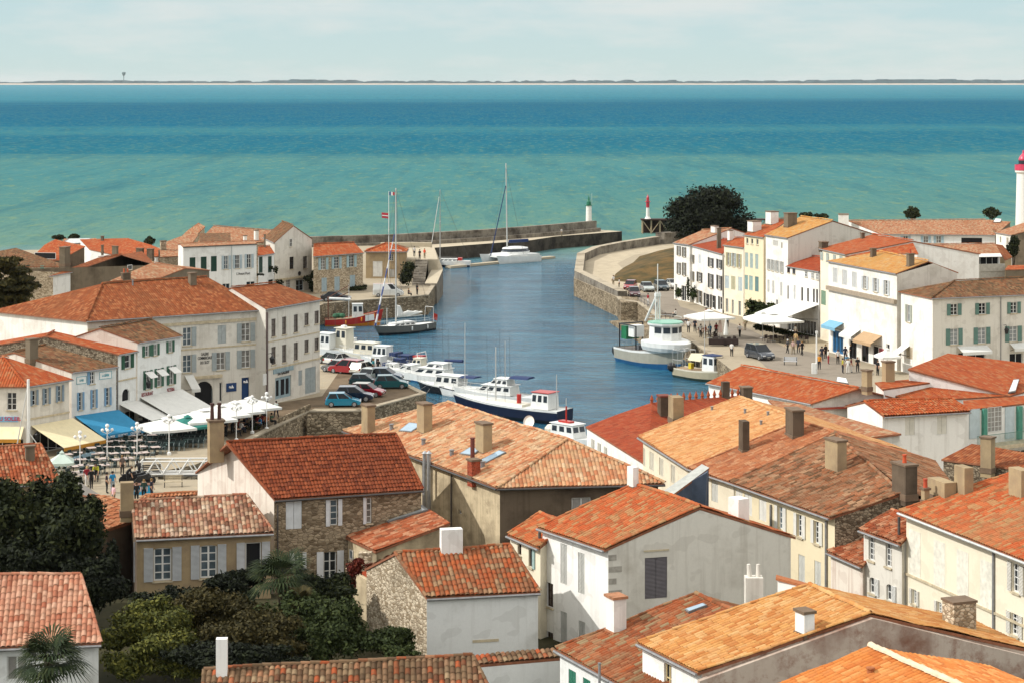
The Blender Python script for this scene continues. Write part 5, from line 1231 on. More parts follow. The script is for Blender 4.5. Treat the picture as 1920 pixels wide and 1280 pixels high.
# V
h = House('house', 'bottom centre house with mottled brown orange roof and green shutters', (1041, 1216), (1250, 1330), (1305, 1113), (1500, 1200), 10.5, 18, walls='cool', roof='grust', geo=SIDE, over=.2, seed=95, zg=6)
h.roofm = tm('mottled_brown_orange_tiles', [(176, 92, 58), (200, 124, 86), (150, 84, 58), (196, 100, 58), (176, 150, 116)], (136, 92, 64), .5, (176, 144, 108))
for x, y in ((1073, 1256), (1100, 1272)): h.win(0, x, y, y + 40, 14, 'closed', sh=(30, 130, 100))
h.chim(1136, 1174, 1120, 1188, 'f', 'white', .8, capm=T['grust']); h.skyl([(1285, 1146), (1292, 1151), (1327, 1138), (1320, 1134)]); h.vent(1124, 1282, .9, .06); h.done()
mb = MB(); q = P(1419, 1150, 11); 
# X golden
h = House('house', 'bottom right house with bright golden orange roof and white front', (1196, 1204), (1308, 1260), (1518, 1096), (1632, 1151), 12.2, 15, walls=['white', 'pink', 'white', 'white'], roof='ggold', geo=SIDE, over=.2, seed=96, zg=6, vover=.02)
XH = h; print('X bb', h.bb, h.ab, h.r1, h.r2, h.a, h.b)
h.win(0, 1252, 1244, 1300, 14, rows=2, fr=plain('cream_frame', C(220, 200, 150), .6), surf=False)
h.chim(1492, 1526, 1147, 1192, 'f', 'white', .7); h.done()
XH.chims = []
# stained gable parapet in front of X
a_, b_, c_ = XH.b, XH.r2, XH.bb
d1 = (b_ - a_).normalized(); mb = MB()
nrm = V((d1.y, -d1.x, 0)).normalized()
lo = [V((a_.x, a_.y, 5)), V((b_.x, b_.y, 5)), V((c_.x, c_.y, 5))]
tp = [a_ - UP * .28, b_ - UP * .1, c_ - UP * .28]
for k in (0, 1): mb.prism([lo[k], lo[k + 1], tp[k + 1], tp[k]], nrm * .3)
tag(mb.build('party_wall', W['pink']), 'tall stained pink and brown party wall under the golden roof', 'wall')
# right parapet chimney
h2 = XH; _chb = P(1803, 1195, 13)
mb = MB(); q = P(1803, 1186, 12.6); mb.box((q.x, q.y + .5, q.z - 1.7), (1.15, .95, 6.0), 0, .35); mb.box((q.x, q.y + .5, q.z + 1.34), (1.25, 1.05, .1), 1, .35)
tag(mb.build('chimney', [W['rubp'], plain('chimney_cap', C(120, 100, 80), .9)]), 'broad stone chimney above the stained party wall at the bottom right', 'chimney')
# Z bottom orange
_a, _b = P(1370, 1318, 12.6), P(1700, 1470, 12.6); _d = (_b - _a).normalized(); _p = V((-_d.y, _d.x, 0)); _n = _d.cross(_p + UP * .25).normalized()
_r1, _r2 = hit(1632, 1212, _a, _n), hit(1830, 1300, _a, _n); _e = (_r2 - _r1); _e.z = 0; _e.normalize(); _q = V((-_e.y, _e.x, 0)) * 6 - UP * 1.5
h = Cust('house', 'bright orange ribbed roof with white ridge in the bottom right corner', [(tuple(_a), tuple(_b), 12.6, 14, [tuple(_r2), tuple(_r1)]), (tuple(_r1 + _q), tuple(_r1), 12.6, 14, [tuple(_r2), tuple(_r2 + _q)])], walls='white', roof='ggold', geo=dict(SIDE, amp=.05), seed=97, zg=6)
mb = MB(); ridge(mb, _r1 + UP * .06, _r2 + UP * .06, .16); mb.build('white_ridge', plain('white_ridge_mortar', C(225, 205, 175), .8), h.root, h.org)
h.roofm = tm('bright_orange_tiles', [(228, 134, 66), (236, 150, 82), (216, 118, 58), (238, 164, 98)], (226, 130, 62), .3, K_=.66)
h.vent(1632, 1262, .2, .14, 0, T['orange']); h.done()
mb = MB(); a_, b_ = P(1512, 1098, 13.4), P(1458, 1085, 13.2); 
tag(mb.build('w', WHITE), None) if False else None
mb = MB(); a_, b_ = P(1458, 1086, 13.4), P(1512, 1103, 13.4); mb.prism([V((a_.x, a_.y, 6)), V((b_.x, b_.y, 6)), b_, a_], V((.1, .4, 0))); mb.prism([a_ + V((-.1, -.1, .01)), b_ + V((.1, -.1, .01)), b_ + V((.2, .5, .01)), a_ + V((0, .5, .01))], UP * .12, 1)
tag(mb.build('wall_end', [W['warm'], T['orange']]), 'short white wall end with orange tile coping above the golden roof', 'wall')
mb = MB(); q = P(1415, 1142, 11.5); mb.box((q.x, q.y + .4, q.z + .2), (.85, .7, 2.6)); mb.tube(q + V((-.2, .4, 1.4)), q + V((-.25, .4, 2.1)), .13, .09, 8); mb.tube(q + V((.2, .4, 1.4)), q + V((.22, .4, 2.1)), .13, .09, 8)
tag(mb.build('chimney', W['grey']), 'grey chimney with two slim pots against the big bare white wall', 'chimney')
# blue boarded penthouse
h = Cust('roof_terrace_shed', 'dark blue boarded shed under a grey sloping roof slab beside a small terrace', [((1242, 921), (1262, 926), 12.2, 22, [(1330, 876), (1316, 869)])], walls='white', roof='brown', cat='shed', seed=98, zg=5, inset=.04); h.roofm = plain('grey_zinc_roof', C(180, 182, 175), .6); W['navy'] = plain('navy_boards', C(66, 78, 96), .7); h.walls = 'navy'; h.done()
a_, b_ = P(1255, 926, 12.0), P(1326, 940, 12.0); b2 = P(1328, 884, 12.0 + 0)
mb = MB(); q0 = PY(1258, 921, P(1255, 926, 12.0).y); yq = q0.y; mb.prism([PY(1258, 922, yq), PY(1326, 885, yq), PY(1322, 960, yq), PY(1258, 945, yq)], V((.2, 1.2, 0))); tag(mb.build('boarded_wall', W['navy']), 'dark blue boarded triangular wall below the grey roof slab', 'wall')
# ---------------------------------------------------------------- boats
def paint(name, rgb, rough=.35, k=.8): return plain(name, C(*rgb, k), rough, 0, .06, 1.5, .5)
BW = paint('white_boat_gelcoat', (236, 238, 234)); BCREAM = paint('cream_boat_paint', (226, 220, 200)); BNAVY = paint('navy_boat_paint', (22, 32, 58)); BBLK = paint('black_boat_paint', (26, 26, 30))
BGREY = paint('grey_boat_paint', (104, 104, 98)); BRED = paint('red_boat_paint', (182, 44, 34)); BORA = paint('orange_boat_paint', (222, 140, 40)); BBLU = paint('blue_boat_paint', (40, 100, 150)); BTEAK = paint('teak_deck', (170, 145, 115), .8); BGRN = paint('green_boat_paint', (40, 120, 80))
CANV = paint('navy_canvas', (26, 50, 96), .8); SPAR = plain('pale_metal_spar', C(205, 205, 200), .4, .2, .05); ROPE = plain('dark_rigging', C(90, 90, 88), .6); BWIN = plain('boat_window_glass', (.03, .04, .05), .1, 0, .1)
BGAL = paint('pale_sail_cloth', (232, 232, 226), .9)
class Boat:
    def __init__(s, name, label, px, py, head, L, B, fb, fs, cols, cat='boat', tr=.7, rake=.8, group=None, z=0, keel=.45, deckm=None):
        """px,py: middle of the waterline; head: (dx,dy) towards the bow"""
        s.L, s.B, s.fb, s.fs = L, B, fb, fs
        s.root = thing(name, label, cat, P(px, py, z), math.atan2(head[1], head[0]), group)
        rows = [0, .1, .55, .86, 1.0]; st = [0, .06, .2, .35, .5, .62, .74, .84, .92, .97, 1.]
        mb = MB(); rings = []; s.edge = []
        for t in st:
            w = B / 2 * (tr + (1 - tr) * min(1, t / .4)) if t < .4 else B / 2 * max(.012, 1 - ((t - .4) / .6) ** 2.2)
            sh = fs + (fb - fs) * max(0, (t - .15) / .85) ** 1.8
            x = -L / 2 + L * t; rg = []
            for q in rows:
                z = sh - (sh + keel) * q; xx = x - rake * q * max(0, t - .55) / .45; yy = w * (1 - .1 * q - (.5 if q > .8 else 0) * (q - .8) / .2)
                rg.append((xx, yy, z))
            rings.append([V((a, b, c)) for a, b, c in rg] + [V((a, -b, c)) for a, b, c in rg[::-1]]); s.edge.append((x, w, sh))
        n = len(rings[0])
        for A, Bq in zip(rings, rings[1:]):
            for k in range(n - 1):
                row = min(k, n - 2 - k); m = 1 if row == 0 else (0 if row in (1,) else (2 if row in (2,) else 2))
                if row == 4: m = 2
                mb.add([A[k], Bq[k], Bq[k + 1], A[k + 1]], m)
        mb.add(rings[0], 0)
        mb.build('hull', [cols[0], cols[1], cols[2]], s.root, merge=True)
        db = MB()
        for (x0, w0, z0), (x1, w1, z1) in zip(s.edge, s.edge[1:]):
            d = .1; db.add([(x0, -w0 * .97, z0 - d), (x1, -w1 * .97, z1 - d), (x1, w1 * .97, z1 - d), (x0, w0 * .97, z0 - d)])
        db.build('deck', deckm or BW, s.root)
    def cabin(s, x0, x1, w, z0, h, m=BW, nwin=3, rf=.25, rb=.05, roofm=None, win=True, ov=.12, wz=(.45, .85), front=True):
        mb = MB(); w2 = w * .9
        bot = [V((x0, -w / 2, z0)), V((x1, -w / 2 * .85, z0)), V((x1, w / 2 * .85, z0)), V((x0, w / 2, z0))]
        top = [V((x0 + rb, -w2 / 2, z0 + h)), V((x1 - rf, -w2 / 2 * .85, z0 + h)), V((x1 - rf, w2 / 2 * .85, z0 + h)), V((x0 + rb, w2 / 2, z0 + h))]
        mb.loft([bot, top]); cb = mb.build('cabin', m, s.root)
        rm = MB(); c = sum(top, V()) / 4; rm.prism([c + (p - c) * (1 + ov) + UP * .002 for p in top], UP * .07); rm.build('cabin_roof', roofm or m, s.root)
        if win:
            for sd in (0, 1):
                a0, a1, b0, b1 = (bot[0], bot[1], top[0], top[1]) if sd == 0 else (bot[3], bot[2], top[3], top[2])
                nn = (a1 - a0).cross(b0 - a0).normalized() * (1 if sd == 0 else -1)
                for k in range(nwin):
                    f0, f1 = (k + .18) / nwin, (k + .82) / nwin
                    g = lambda f, v: (a0.lerp(a1, f)).lerp(b0.lerp(b1, f), v) + nn * .012
                    wb = MB(); wb.prism([g(f0, wz[0]), g(f1, wz[0]), g(f1, wz[1]), g(f0, wz[1])], nn * .012); wb.build('window', BWIN, cb)
            if front:
                nn = (bot[2] - bot[1]).cross(top[1] - bot[1]).normalized()
                for k in range(2):
                    f0, f1 = (k + .12) / 2, (k + .88) / 2; g = lambda f, v: (bot[1].lerp(bot[2], f)).lerp(top[1].lerp(top[2], f), v) + nn * .012
                    wb = MB(); wb.prism([g(f0, wz[0]), g(f1, wz[0]), g(f1, wz[1]), g(f0, wz[1])], nn * .012); wb.build('window', BWIN, cb)
        return cb
    def part(s, name, fn, m):
        mb = MB(); fn(mb); return mb.build(name, m, s.root)
    def mast(s, x, z0, z1, r=.07, rig=True, sp=1.0):
        s.part('mast', lambda mb: (mb.tube((x, 0, z0), (x, 0, z1), r, r * .7, 8), mb.tube((x, -sp, z0 + (z1 - z0) * .55), (x, sp, z0 + (z1 - z0) * .55), .03, .03, 6) if rig else None), SPAR)
        if rig: s.part('rigging', lambda mb: [mb.tube(a, b, .022, .022, 4) for a, b in (((x, 0, z1), (s.L / 2 - .1, 0, s.fb)), ((x, 0, z1), (-s.L / 2 + .1, 0, s.fs)), ((x, 0, z1), (x, s.B / 2 * .95, s.fs)), ((x, 0, z1), (x, -s.B / 2 * .95, s.fs)))], ROPE)
    def rail(s, t0=.45, t1=1., h=.55, m=None):
        def fn(mb):
            e = s.edge; pl = []
            for x, w, z in e:
                t = (x + s.L / 2) / s.L
                if t0 <= t <= t1: pl.append((x, w, z))
            for sg in (1, -1):
                q = [V((x - .05, sg * w * .93, z + h)) for x, w, z in pl]; mb.path(q, .02, 4)
                for a, (x, w, z) in zip(q, pl): mb.tube(a, (x - .05, sg * w * .93, z - .05), .015, .015, 4)
        s.part('guard_rail', fn, m or SPAR)
    def antennas(s, lst): 
        s.part('antenna', lambda mb: [mb.tube((x, y, z0), (x + .1, y, z1), .02, .012, 4) for x, y, z0, z1 in lst], ROPE)
    def fenders(s, ts, m=None, side=1):
        for t in ts:
            x, w, z = min(s.edge, key=lambda e: abs((e[0] + s.L / 2) / s.L - t))
            s.part('fender', lambda mb: mb.lathe((x, side * (w + .12), z - .75), [(0, 0), (.1, .06), (.12, .3), (.1, .54), (0, .62)], 8), m or BW)

b = Boat('catamaran', 'white cruising catamaran with dark wraparound windows moored by the mole', 972, 493, (-7.65, -6), 10, 1.5, 1.5, 1.1, (BW, BW, BW), tr=.6)
pr = V((-6, 7.65, 0)).normalized()
cr = b.root
# second hull, bridge deck and saloon in the local frame: +y is port, the far hull lies to starboard
b2 = Boat('hull_two', None, 972, 493, (-7.65, -6), 10, 1.5, 1.5, 1.1, (BW, BW, BW), tr=.6)
for c_ in list(b2.root.children):
    c_.parent = cr; c_.location = (0, -5.0, 0)
bpy.data.objects.remove(b2.root)
b.part('bridge_deck', lambda mb: mb.loft([[V((-4.6, y, z)) for y, z in ((.4, .7), (-5.4, .7), (-5.4, 1.5), (.4, 1.5))], [V((1.8, y, z)) for y, z in ((.4, .7), (-5.4, .7), (-5.4, 1.5), (.4, 1.5))], [V((3.0, y, z)) for y, z in ((.2, .9), (-5.2, .9), (-5.2, 1.3), (.2, 1.3))]]), BW)
def sal(mb, r, z0, z1, k=1.):
    A = []; Bq = []
    for i in range(16):
        t = 2 * math.pi * i / 16; A.append(V((-1.2 + 2.9 * r * math.cos(t), -2.5 + 2.3 * r * math.sin(t), z0))); Bq.append(V((-1.3 + 2.9 * r * k * math.cos(t), -2.5 + 2.3 * r * k * math.sin(t), z1)))
    mb.loft([A, Bq])
b.part('saloon', lambda mb: sal(mb, 1, 1.5, 1.9, .97), BW); b.part('saloon_window', lambda mb: sal(mb, .96, 1.9, 2.4, .9), BWIN); b.part('saloon_roof', lambda mb: (sal(mb, .9, 2.4, 2.55, .95), sal(mb, .8, 2.55, 2.7, .7)), BW)
b.part('mast', lambda mb: mb.tube((.6, -2.5, 1.5), (.9, -2.5, 17.9), .14, .09, 8), SPAR)
b.part('boom_cover', lambda mb: mb.loft([[V((x, -2.5 + .2 * math.cos(t), 3.7 + .3 * math.sin(t))) for t in [k * math.pi / 4 for k in range(8)]] for x in (.2, -1.5, -4.2)]), CANV)
b.part('furled_jib', lambda mb: mb.tube((4.4, -2.5, 1.3), (.95, -2.5, 13.8), .1, .07, 6), CANV)
b.part('rigging', lambda mb: [mb.tube(p, (.9, -2.5, 17.2), .02, .02, 4) for p in ((4.6, -2.5, 1.2), (-1.2, 0, 1.5), (-1.2, -5, 1.5))], ROPE)
cr.scale = (1.12,) * 3
b = Boat('sailboat', 'small white sailboat tied behind the bastion wall', 842, 500, (-1, .1), 8.5, 2.9, 1.25, 1.15, (BW, BW, BNAVY), keel=.3)
b.cabin(-1.6, 2.2, 1.7, 1.1, .4, nwin=4, rf=.8, wz=(.3, .75), front=False); b.mast(3.0 - 1.2, 1.1, 15.2, .07); b.rail(.3)
b.part('sprayhood', lambda mb: mb.box((-2.2, 0, 1.5), (.8, 1.5, .5)), BRED); b.part('furled_jib', lambda mb: mb.tube((4.0, 0, 1.3), (2.0, 0, 13.8), .07, .05, 6), BGAL)
b = Boat('sailboat', 'grey hulled sailing yacht with white crumpled mainsail and a tall pale mast', 757, 624, (-8, -8.6), 12, 3.4, 1.5, 1.15, (BGREY, BGREY, BBLK), tr=.45, rake=1.4)
b.cabin(-1.5, 3.0, 2.0, 1.15, .42, nwin=4, rf=.9, wz=(.3, .7), front=False); b.mast(1.6, 1.2, 21.2, .12, sp=1.3); b.rail(.0)
b.part('boom', lambda mb: mb.tube((1.5, 0, 2.4), (-3.8, 0, 2.3), .08, .08, 6), SPAR)
def crumple(mb):
    rg = []; rn = random.Random(5)
    for k in range(10):
        x = 1.5 - .57 * k; rr = .38 - .02 * k + rn.uniform(-.1, .1); top = (1.0 if k < 2 else 0)
        rg.append([V((x + rn.uniform(-.05, .05), .28 * math.cos(t) * (1 + rn.uniform(-.3, .3)), 2.75 + rr * math.sin(t) * (1 + rn.uniform(-.2, .3)) + (top if math.sin(t) > .3 else 0))) for t in [j * math.pi / 4 for j in range(8)]])
    mb.loft(rg)
b.part('mainsail', crumple, BGAL)
SPIR = bpy.data.materials.new('blue_white_spiral_sail'); SPIR.use_nodes = True; _n = SPIR.node_tree; _t = _n.nodes.new('ShaderNodeTexCoord'); _w = _n.nodes.new('ShaderNodeTexWave'); _w.bands_direction = 'DIAGONAL'; _w.inputs['Scale'].default_value = .35; _n.links.new(_t.outputs['Object'], _w.inputs['Vector'])
_n.links.new(ramp(_n, _w.outputs['Fac'], [(.5, C(40, 70, 140)), (.58, C(225, 225, 225))]), _n.nodes['Principled BSDF'].inputs['Base Color'])
b.part('furled_jib', lambda mb: mb.tube((5.7, 0, 1.5), (1.9, 0, 14.5), .14, .06, 6), SPIR); b.part('stern_flag', lambda mb: (mb.tube((-5.9, 0, 1.1), (-6.2, 0, 2.5), .02), mb.prism([(-6.1, 0, 1.5), (-6.2, 0, 2.4), (-6.9, .1, 2.1), (-6.8, .1, 1.2)], (0, .02, 0))), BRED)
b.part('stern_arch', lambda mb: mb.path([(-5.2, -1, 1.1), (-5.3, -.8, 3.4), (-5.3, .8, 3.4), (-5.2, 1, 1.1)], .04), SPAR)
b.fenders((.2, .5), side=1); b.part('figurehead_mast', lambda mb: mb.tube((3.4, 0, 1.3), (3.4, 0, 3.9), .06), SPAR)
# fishing boat, red
b = Boat('fishing_boat', 'red and orange wooden fishing boat with a small white wheelhouse under the quay wall', 664, 610, (1, .12), 8.8, 3.2, 2.4, 1.0, (BRED, BRED, BORA), tr=.75, rake=.6, deckm=BTEAK)
b.cabin(-.3, 1.4, 1.6, 1.2, 2.0, BW, 2, .15, .05); b.mast(-.8, 1, 6.2, .07, False); b.part('derrick', lambda mb: [mb.tube(p, q, .06) for p, q in (((-.8, 0, 5), (-3.6, .8, 3.6)), ((-3.9, 1, 1), (-3.9, 1, 4.2)), ((-3.9, -1, 1), (-3.9, -1, 4.2)), ((-3.9, -1, 4.2), (-3.9, 1, 4.2)), ((-.8, 0, 6), (-3.9, 0, 4.2)))], plain('rusty_gear', C(110, 70, 50), .8))
b.part('net_heap', lambda mb: [mb.ball((-2.8 + .5 * k, -.4 + .3 * (k % 2), 1.5), .5, 8, sz=.8) for k in range(3)], plain('green_nets', C(60, 110, 80), .9)); b.part('cloth_roll', lambda mb: mb.tube((-3.8, -1.2, 4.2), (-.6, -1.0, 4.0), .2, .2, 8), BW)
b.part('white_panel', lambda mb: mb.prism([(1.6, -1.56, .75), (3.0, -1.2, .9), (2.9, -1.17, 1.8), (1.6, -1.55, 1.6)], (0, -.06, 0)), BW); b.fenders((.35, .6, .8), BORA, -1)
# trawler at the right quay
b = Boat('trawler', 'white and green trawler with a rounded wheelhouse alongside the right quay', 1230, 686, (6.8, -12.2), 14, 5.0, 3.0, 1.9, (paint('pale_grey_hull', (166, 164, 150)), BW, BBLU), tr=.85, rake=2.0, keel=.7, deckm=plain('grey_deck', C(110, 105, 100), .8))
def bow(mb):
    rg = []
    for z, k in ((2.4, .93), (2.9, 1.02), (3.5, 1.04), (3.7, .96)):
        rg.append([V((1.2 + 5.3 * k * math.cos(t) if abs(t) < math.pi / 2 else 1.2 - .4, 2.75 * k * math.sin(t), z)) for t in [-math.pi / 2 - .01, *[-math.pi / 2 + math.pi * i / 14 for i in range(15)], math.pi / 2 + .01]])
    mb.loft(rg)
b.part('bow_bulwark', bow, BW)
def wh(mb, z0, z1, k0=1., k1=1., x=1.9): mb.loft([[V((x + 2.6 * k * math.cos(t) * (1 if math.cos(t) > 0 else .6), 2.1 * k * math.sin(t), z)) for t in [2 * math.pi * (i + .5) / 12 for i in range(12)]] for z, k in ((z0, k0), (z1, k1))])
b.part('wheelhouse', lambda mb: wh(mb, 3.6, 4.5), BW); cb = b.part('wheelhouse_band', lambda mb: wh(mb, 4.5, 5.6, 1., .97), BW)
for i in range(-3, 3):
    t0, t1 = 2 * math.pi * (i + .5) / 12, 2 * math.pi * (i + 1.5) / 12
    g = lambda t, z: V((1.9 + 2.6 * math.cos(t) * (1 if math.cos(t) > 0 else .6), 2.1 * math.sin(t), z))
    A_, B_q = g(t0, 4.65), g(t1, 4.65); n_ = (B_q - A_).cross(UP).normalized() * .03; A_, B_q = A_.lerp(B_q, .12), A_.lerp(B_q, .88)
    mb = MB(); mb.prism([A_ + n_, B_q + n_, B_q + n_ + UP * .75, A_ + n_ + UP * .75], n_ * .3); mb.build('window', BWIN, cb)
b.part('wheelhouse_roof', lambda mb: wh(mb, 5.602, 5.85, 1.1, 1.12), BW); b.part('green_trim', lambda mb: wh(mb, 5.852, 5.98, 1.08, 1.08), paint('pale_green_trim', (130, 190, 165)))
b.part('roof_rail', lambda mb: mb.path([V((1.9 + 2.7 * math.cos(t), 2.1 * math.sin(t), 6.5)) for t in [2 * math.pi * i / 14 for i in range(15)]], .03, 4), SPAR)
b.part('mast', lambda mb: (mb.tube((.4, 0, 5.9), (.4, 0, 13.2), .06), mb.tube((.4, .3, 5.9), (.4, .3, 9.6), .1), mb.tube((.4, -.3, 5.9), (.4, -.3, 9.6), .1), mb.box((.4, 0, 9.2), (.4, .8, .4)), mb.tube((.4, 0, 9.4), (-2.5, 0, 5.6), .16)), BW)
b.part('net_drum', lambda mb: mb.box((-5.3, -.6, 3.9), (1.2, 2.0, 1.7)), BGRN); b.part('white_tank', lambda mb: mb.box((-3.8, -.6, 4.2), (1.3, 1.6, 1.5)), BW)
b.part('gantry', lambda mb: [mb.tube(p, q, .09) for p, q in (((-6, -1.8, 2), (-6, -1.8, 5)), ((-6, 1.8, 2), (-6, 1.8, 5)), ((-6, -1.8, 5), (-6, 1.8, 5)), ((-2, -1.8, 2), (-2, -1.8, 5)), ((-2, -1.8, 5), (-6, -1.8, 5)))], BBLK)
b.rail(0, .45, .9, BBLK)
b.part('tyre_fender', lambda mb: mb.tube((-7.2, -1.9, 1.3), (-7.2, -1.5, 1.3), .55, .55, 12), BBLK); b.part('deck_gear', lambda mb: [mb.box((-4.5 + k * .7, .8 - (k % 3) * .7, 2.1), (.6, .5, .6)) for k in range(5)], plain('fish_boxes', C(90, 95, 100), .7))
b = Boat('fishing_boat', 'small beige fishing boat with blue and white wheelhouse beside the quay steps', 1318, 712, (5.2, -6.6), 9, 3.0, 1.6, 1.2, (paint('beige_hull', (176, 168, 142)), BCREAM, paint('dark_green_boot', (50, 66, 56))), deckm=BTEAK)
b.cabin(.8, 2.8, 1.9, 1.3, 1.9, BW, 2, .15, .05, CANV); b.mast(.3, 1.2, 8.4, .05, False); b.part('stern_cage', lambda mb: [mb.tube((x, y, 1.1), (x, y, 3.4), .03, .03, 4) for x in (-4.3, -3.4, -2.5) for y in (-1.1, 1.1)] + [mb.tube((-4.3, y, z), (-2.5, y, z), .03, .03, 4) for y in (-1.1, 1.1) for z in (2.2, 3.4)] + [mb.tube((x, -1.1, 3.4), (x, 1.1, 3.4), .03, .03, 4) for x in (-4.3, -2.5)], SPAR)
b.part('tarpaulin', lambda mb: mb.loft([[V((x, y, z)) for y, z in ((-1.1, 2.4), (-.5, 3.2 + .1 * k), (.5, 3.1), (1.1, 2.3))] for k, x in enumerate((-1.6, -.4, .7))]), paint('cream_tarpaulin', (220, 210, 180), .9))
b.part('dark_fender', lambda mb: mb.ball((-4.7, -.9, 1.2), .6, 10), BBLK); b.part('yellow_crate', lambda mb: mb.box((-1.8, -.3, 1.6), (.5, .5, .7)), paint('yellow_plastic', (220, 200, 60)))
# moored in the basin
b = Boat('motor_boat', 'long navy hulled boat with a white deckhouse near the stern, nearest in the basin', 952, 782, (-12.3, 8.4), 15, 3.8, 2.2, 1.5, (BNAVY, BW, BBLK), tr=.85, rake=1.3, keel=.5)
b.cabin(-6.0, -3.6, 2.2, 1.45, 1.75, BW, 3, .2, .05, BRED); b.mast(-6.4, 1.4, 5.2, .06, False); b.mast(1.6, 1.6, 7.6, .08, False); b.part('low_coachroof', lambda mb: mb.loft([[V((x, y, z)) for y, z in ((-1.1, 1.4), (-.9, 1.4 + hh), (.9, 1.4 + hh), (1.1, 1.4))] for x, hh in ((-2.5, .3), (1, .4), (3.6, .3))]), BCREAM)
b.rail(.5); b.fenders((.2, .35, .74), side=-1); b.part('deck_post', lambda mb: mb.tube((-1.5, 0, 1.4), (-1.5, 0, 2.7), .25, .25, 10), BRED); b.part('white_stripe', lambda mb: [mb.prism([(x0, -w0 - .02, .32), (x1, -w1 - .02, .34), (x1, -w1 - .02, .44), (x0, -w0 - .02, .42)], (0, -.02, 0)) for (x0, w0, _a), (x1, w1, _b) in zip(b.edge[:6], b.edge[1:7])], BW)
b.antennas([(2.5, .3, 1.6, 9.), (0, .5, 1.6, 8)])
b = Boat('motor_boat', 'white cruiser with blue bimini moored just behind the long navy boat', 930, 752, (-10, 5.5), 11.5, 3.2, 1.4, .95, (BW, BW, BNAVY), tr=.85)
b.cabin(-2.5, 2.4, 2.4, .95, 1.0, nwin=4, rf=1.2, rb=.1); b.cabin(-2.0, .6, 2.0, 2.02, .7, nwin=3, rf=.8, rb=.1, wz=(.3, .8)); b.part('bimini', lambda mb: mb.loft([[V((x, y, 2.9 + .25 * math.sin(t))) for y, t in ((-1.1, 0), (-.5, 1), (.5, 1), (1.1, 0))] for x in (-4.6, -2.2)]), CANV); b.rail(.5); b.mast(-1.2, 2.7, 7, .05, False); b.antennas([(-1, .8, 2.6, 8.5), (-1.4, -.8, 2.6, 8)])
b = Boat('motor_boat', 'white pilothouse boat with black hull stripe and long blue canopy', 838, 737, (-8, 5.2), 8.6, 2.7, 1.3, .9, (BBLK, BW, BBLK), tr=.85)
b.cabin(-2.2, 1.4, 2.0, .85, 1.35, nwin=3, rf=.4); b.part('canopy', lambda mb: mb.loft([[V((x, y, 2.15 + .2 * math.sin(t))) for y, t in ((-1, 0), (-.5, 1), (.5, 1), (1, 0))] for x in (-4.4, -2.4)]), CANV); b.rail(.55)
b.part('life_ring', lambda mb: mb.tube((-.2, -1.2, 1.7), (-.2, -1.27, 1.7), .32, .32, 12), BORA); b.antennas([(-.5, .4, 2.9, 6.5), (0, -.5, 2.9, 7.5)])
b = Boat('motor_boat', 'white flybridge cruiser with sloping windscreen and a folded navy canvas', 806, 716, (-9, 5.5), 9.5, 2.9, 1.3, .9, (BW, BW, BBLU), tr=.85)
b.cabin(-2.8, 2.6, 2.2, .9, .9, nwin=3, rf=1.6, rb=.1); b.cabin(-2.6, .4, 2.0, 1.87, .55, nwin=2, rf=.7, wz=(.3, .8)); b.part('canvas_roll', lambda mb: mb.tube((-4.8, 0, 2.9), (-2.2, 0, 2.8), .2, .16, 8), CANV); b.rail(.55); b.antennas([(-1, .8, 3, 8.5), (-1.6, -.5, 3, 8)])
b = Boat('motor_boat', 'white open cruiser with raked windscreen lying against the quay', 772, 712, (-7, 4.4), 8, 2.8, 1.5, 1.0, (BW, BW, BGREY), tr=.85)
b.cabin(-1.0, 2.0, 2.2, 1.1, .8, nwin=2, rf=1.3, rb=.4); b.rail(.6); b.antennas([(0, .4, 1.9, 7)])
b = Boat('motor_boat', 'white speedboat with navy canvas hood and red seats', 758, 690, (-6, 3.5), 6.4, 2.3, 1.1, .8, (BW, BW, BGREY), tr=.85)
b.cabin(-1.2, 1.2, 1.8, .8, .9, CANV, 2, .7, .1); b.part('seat_cushions', lambda mb: mb.box((-2.3, 0, 1.7), (1.2, 1.3, .2)), BRED); b.part('stern_arch', lambda mb: mb.path([(-2.8, -1.1, 1), (-2.6, -1, 2.2), (-2.6, 1, 2.2), (-2.8, 1.1, 1)], .06), BW); b.rail(.6)
b = Boat('motor_boat', 'white pilothouse boat with three tall rounded windows', 716, 686, (-6, 3.5), 6.8, 2.4, 1.2, .9, (BW, BW, BCREAM), tr=.85)
b.cabin(-1.2, 1.2, 1.7, .9, 1.7, nwin=3, rf=.3, wz=(.42, .88)); b.rail(.6); b.antennas([(-.5, 0, 3, 7.8)]); b.part('outboard_canvas', lambda mb: mb.box((-2.2, 0, 1.7), (.9, 1.9, .5)), CANV)
b = Boat('motor_boat', 'small white cuddy boat with dark cockpit cover in front of the pilothouse boats', 712, 700, (-5, 3), 5.5, 2.2, 1.2, .9, (BW, BW, BNAVY), tr=.85)
b.cabin(-.6, 1.2, 1.6, .9, 1.3, nwin=2, rf=.3); b.part('cockpit_cover', lambda mb: mb.box((-1.6, 0, 1.3), (1.4, 1.7, .4)), CANV)
b = Boat('motor_boat', 'white cabin fishing boat with square windows behind the parked cars', 680, 676, (-6, 3.2), 7.4, 2.5, 1.3, 1.0, (BCREAM, BW, BBLU), tr=.85)
b.cabin(-2.2, 1.0, 1.9, 1.0, 1.4, BCREAM, 3, .15); b.rail(.6); b.antennas([(-1, 0, 2.8, 7.5), (.5, .5, 2.8, 6.4)])
b = Boat('motor_boat', 'white boat with a tall square wheelhouse and thin antennas', 645, 668, (-5, 3.2), 7.5, 2.7, 1.6, 1.2, (BCREAM, BW, BCREAM), tr=.85)
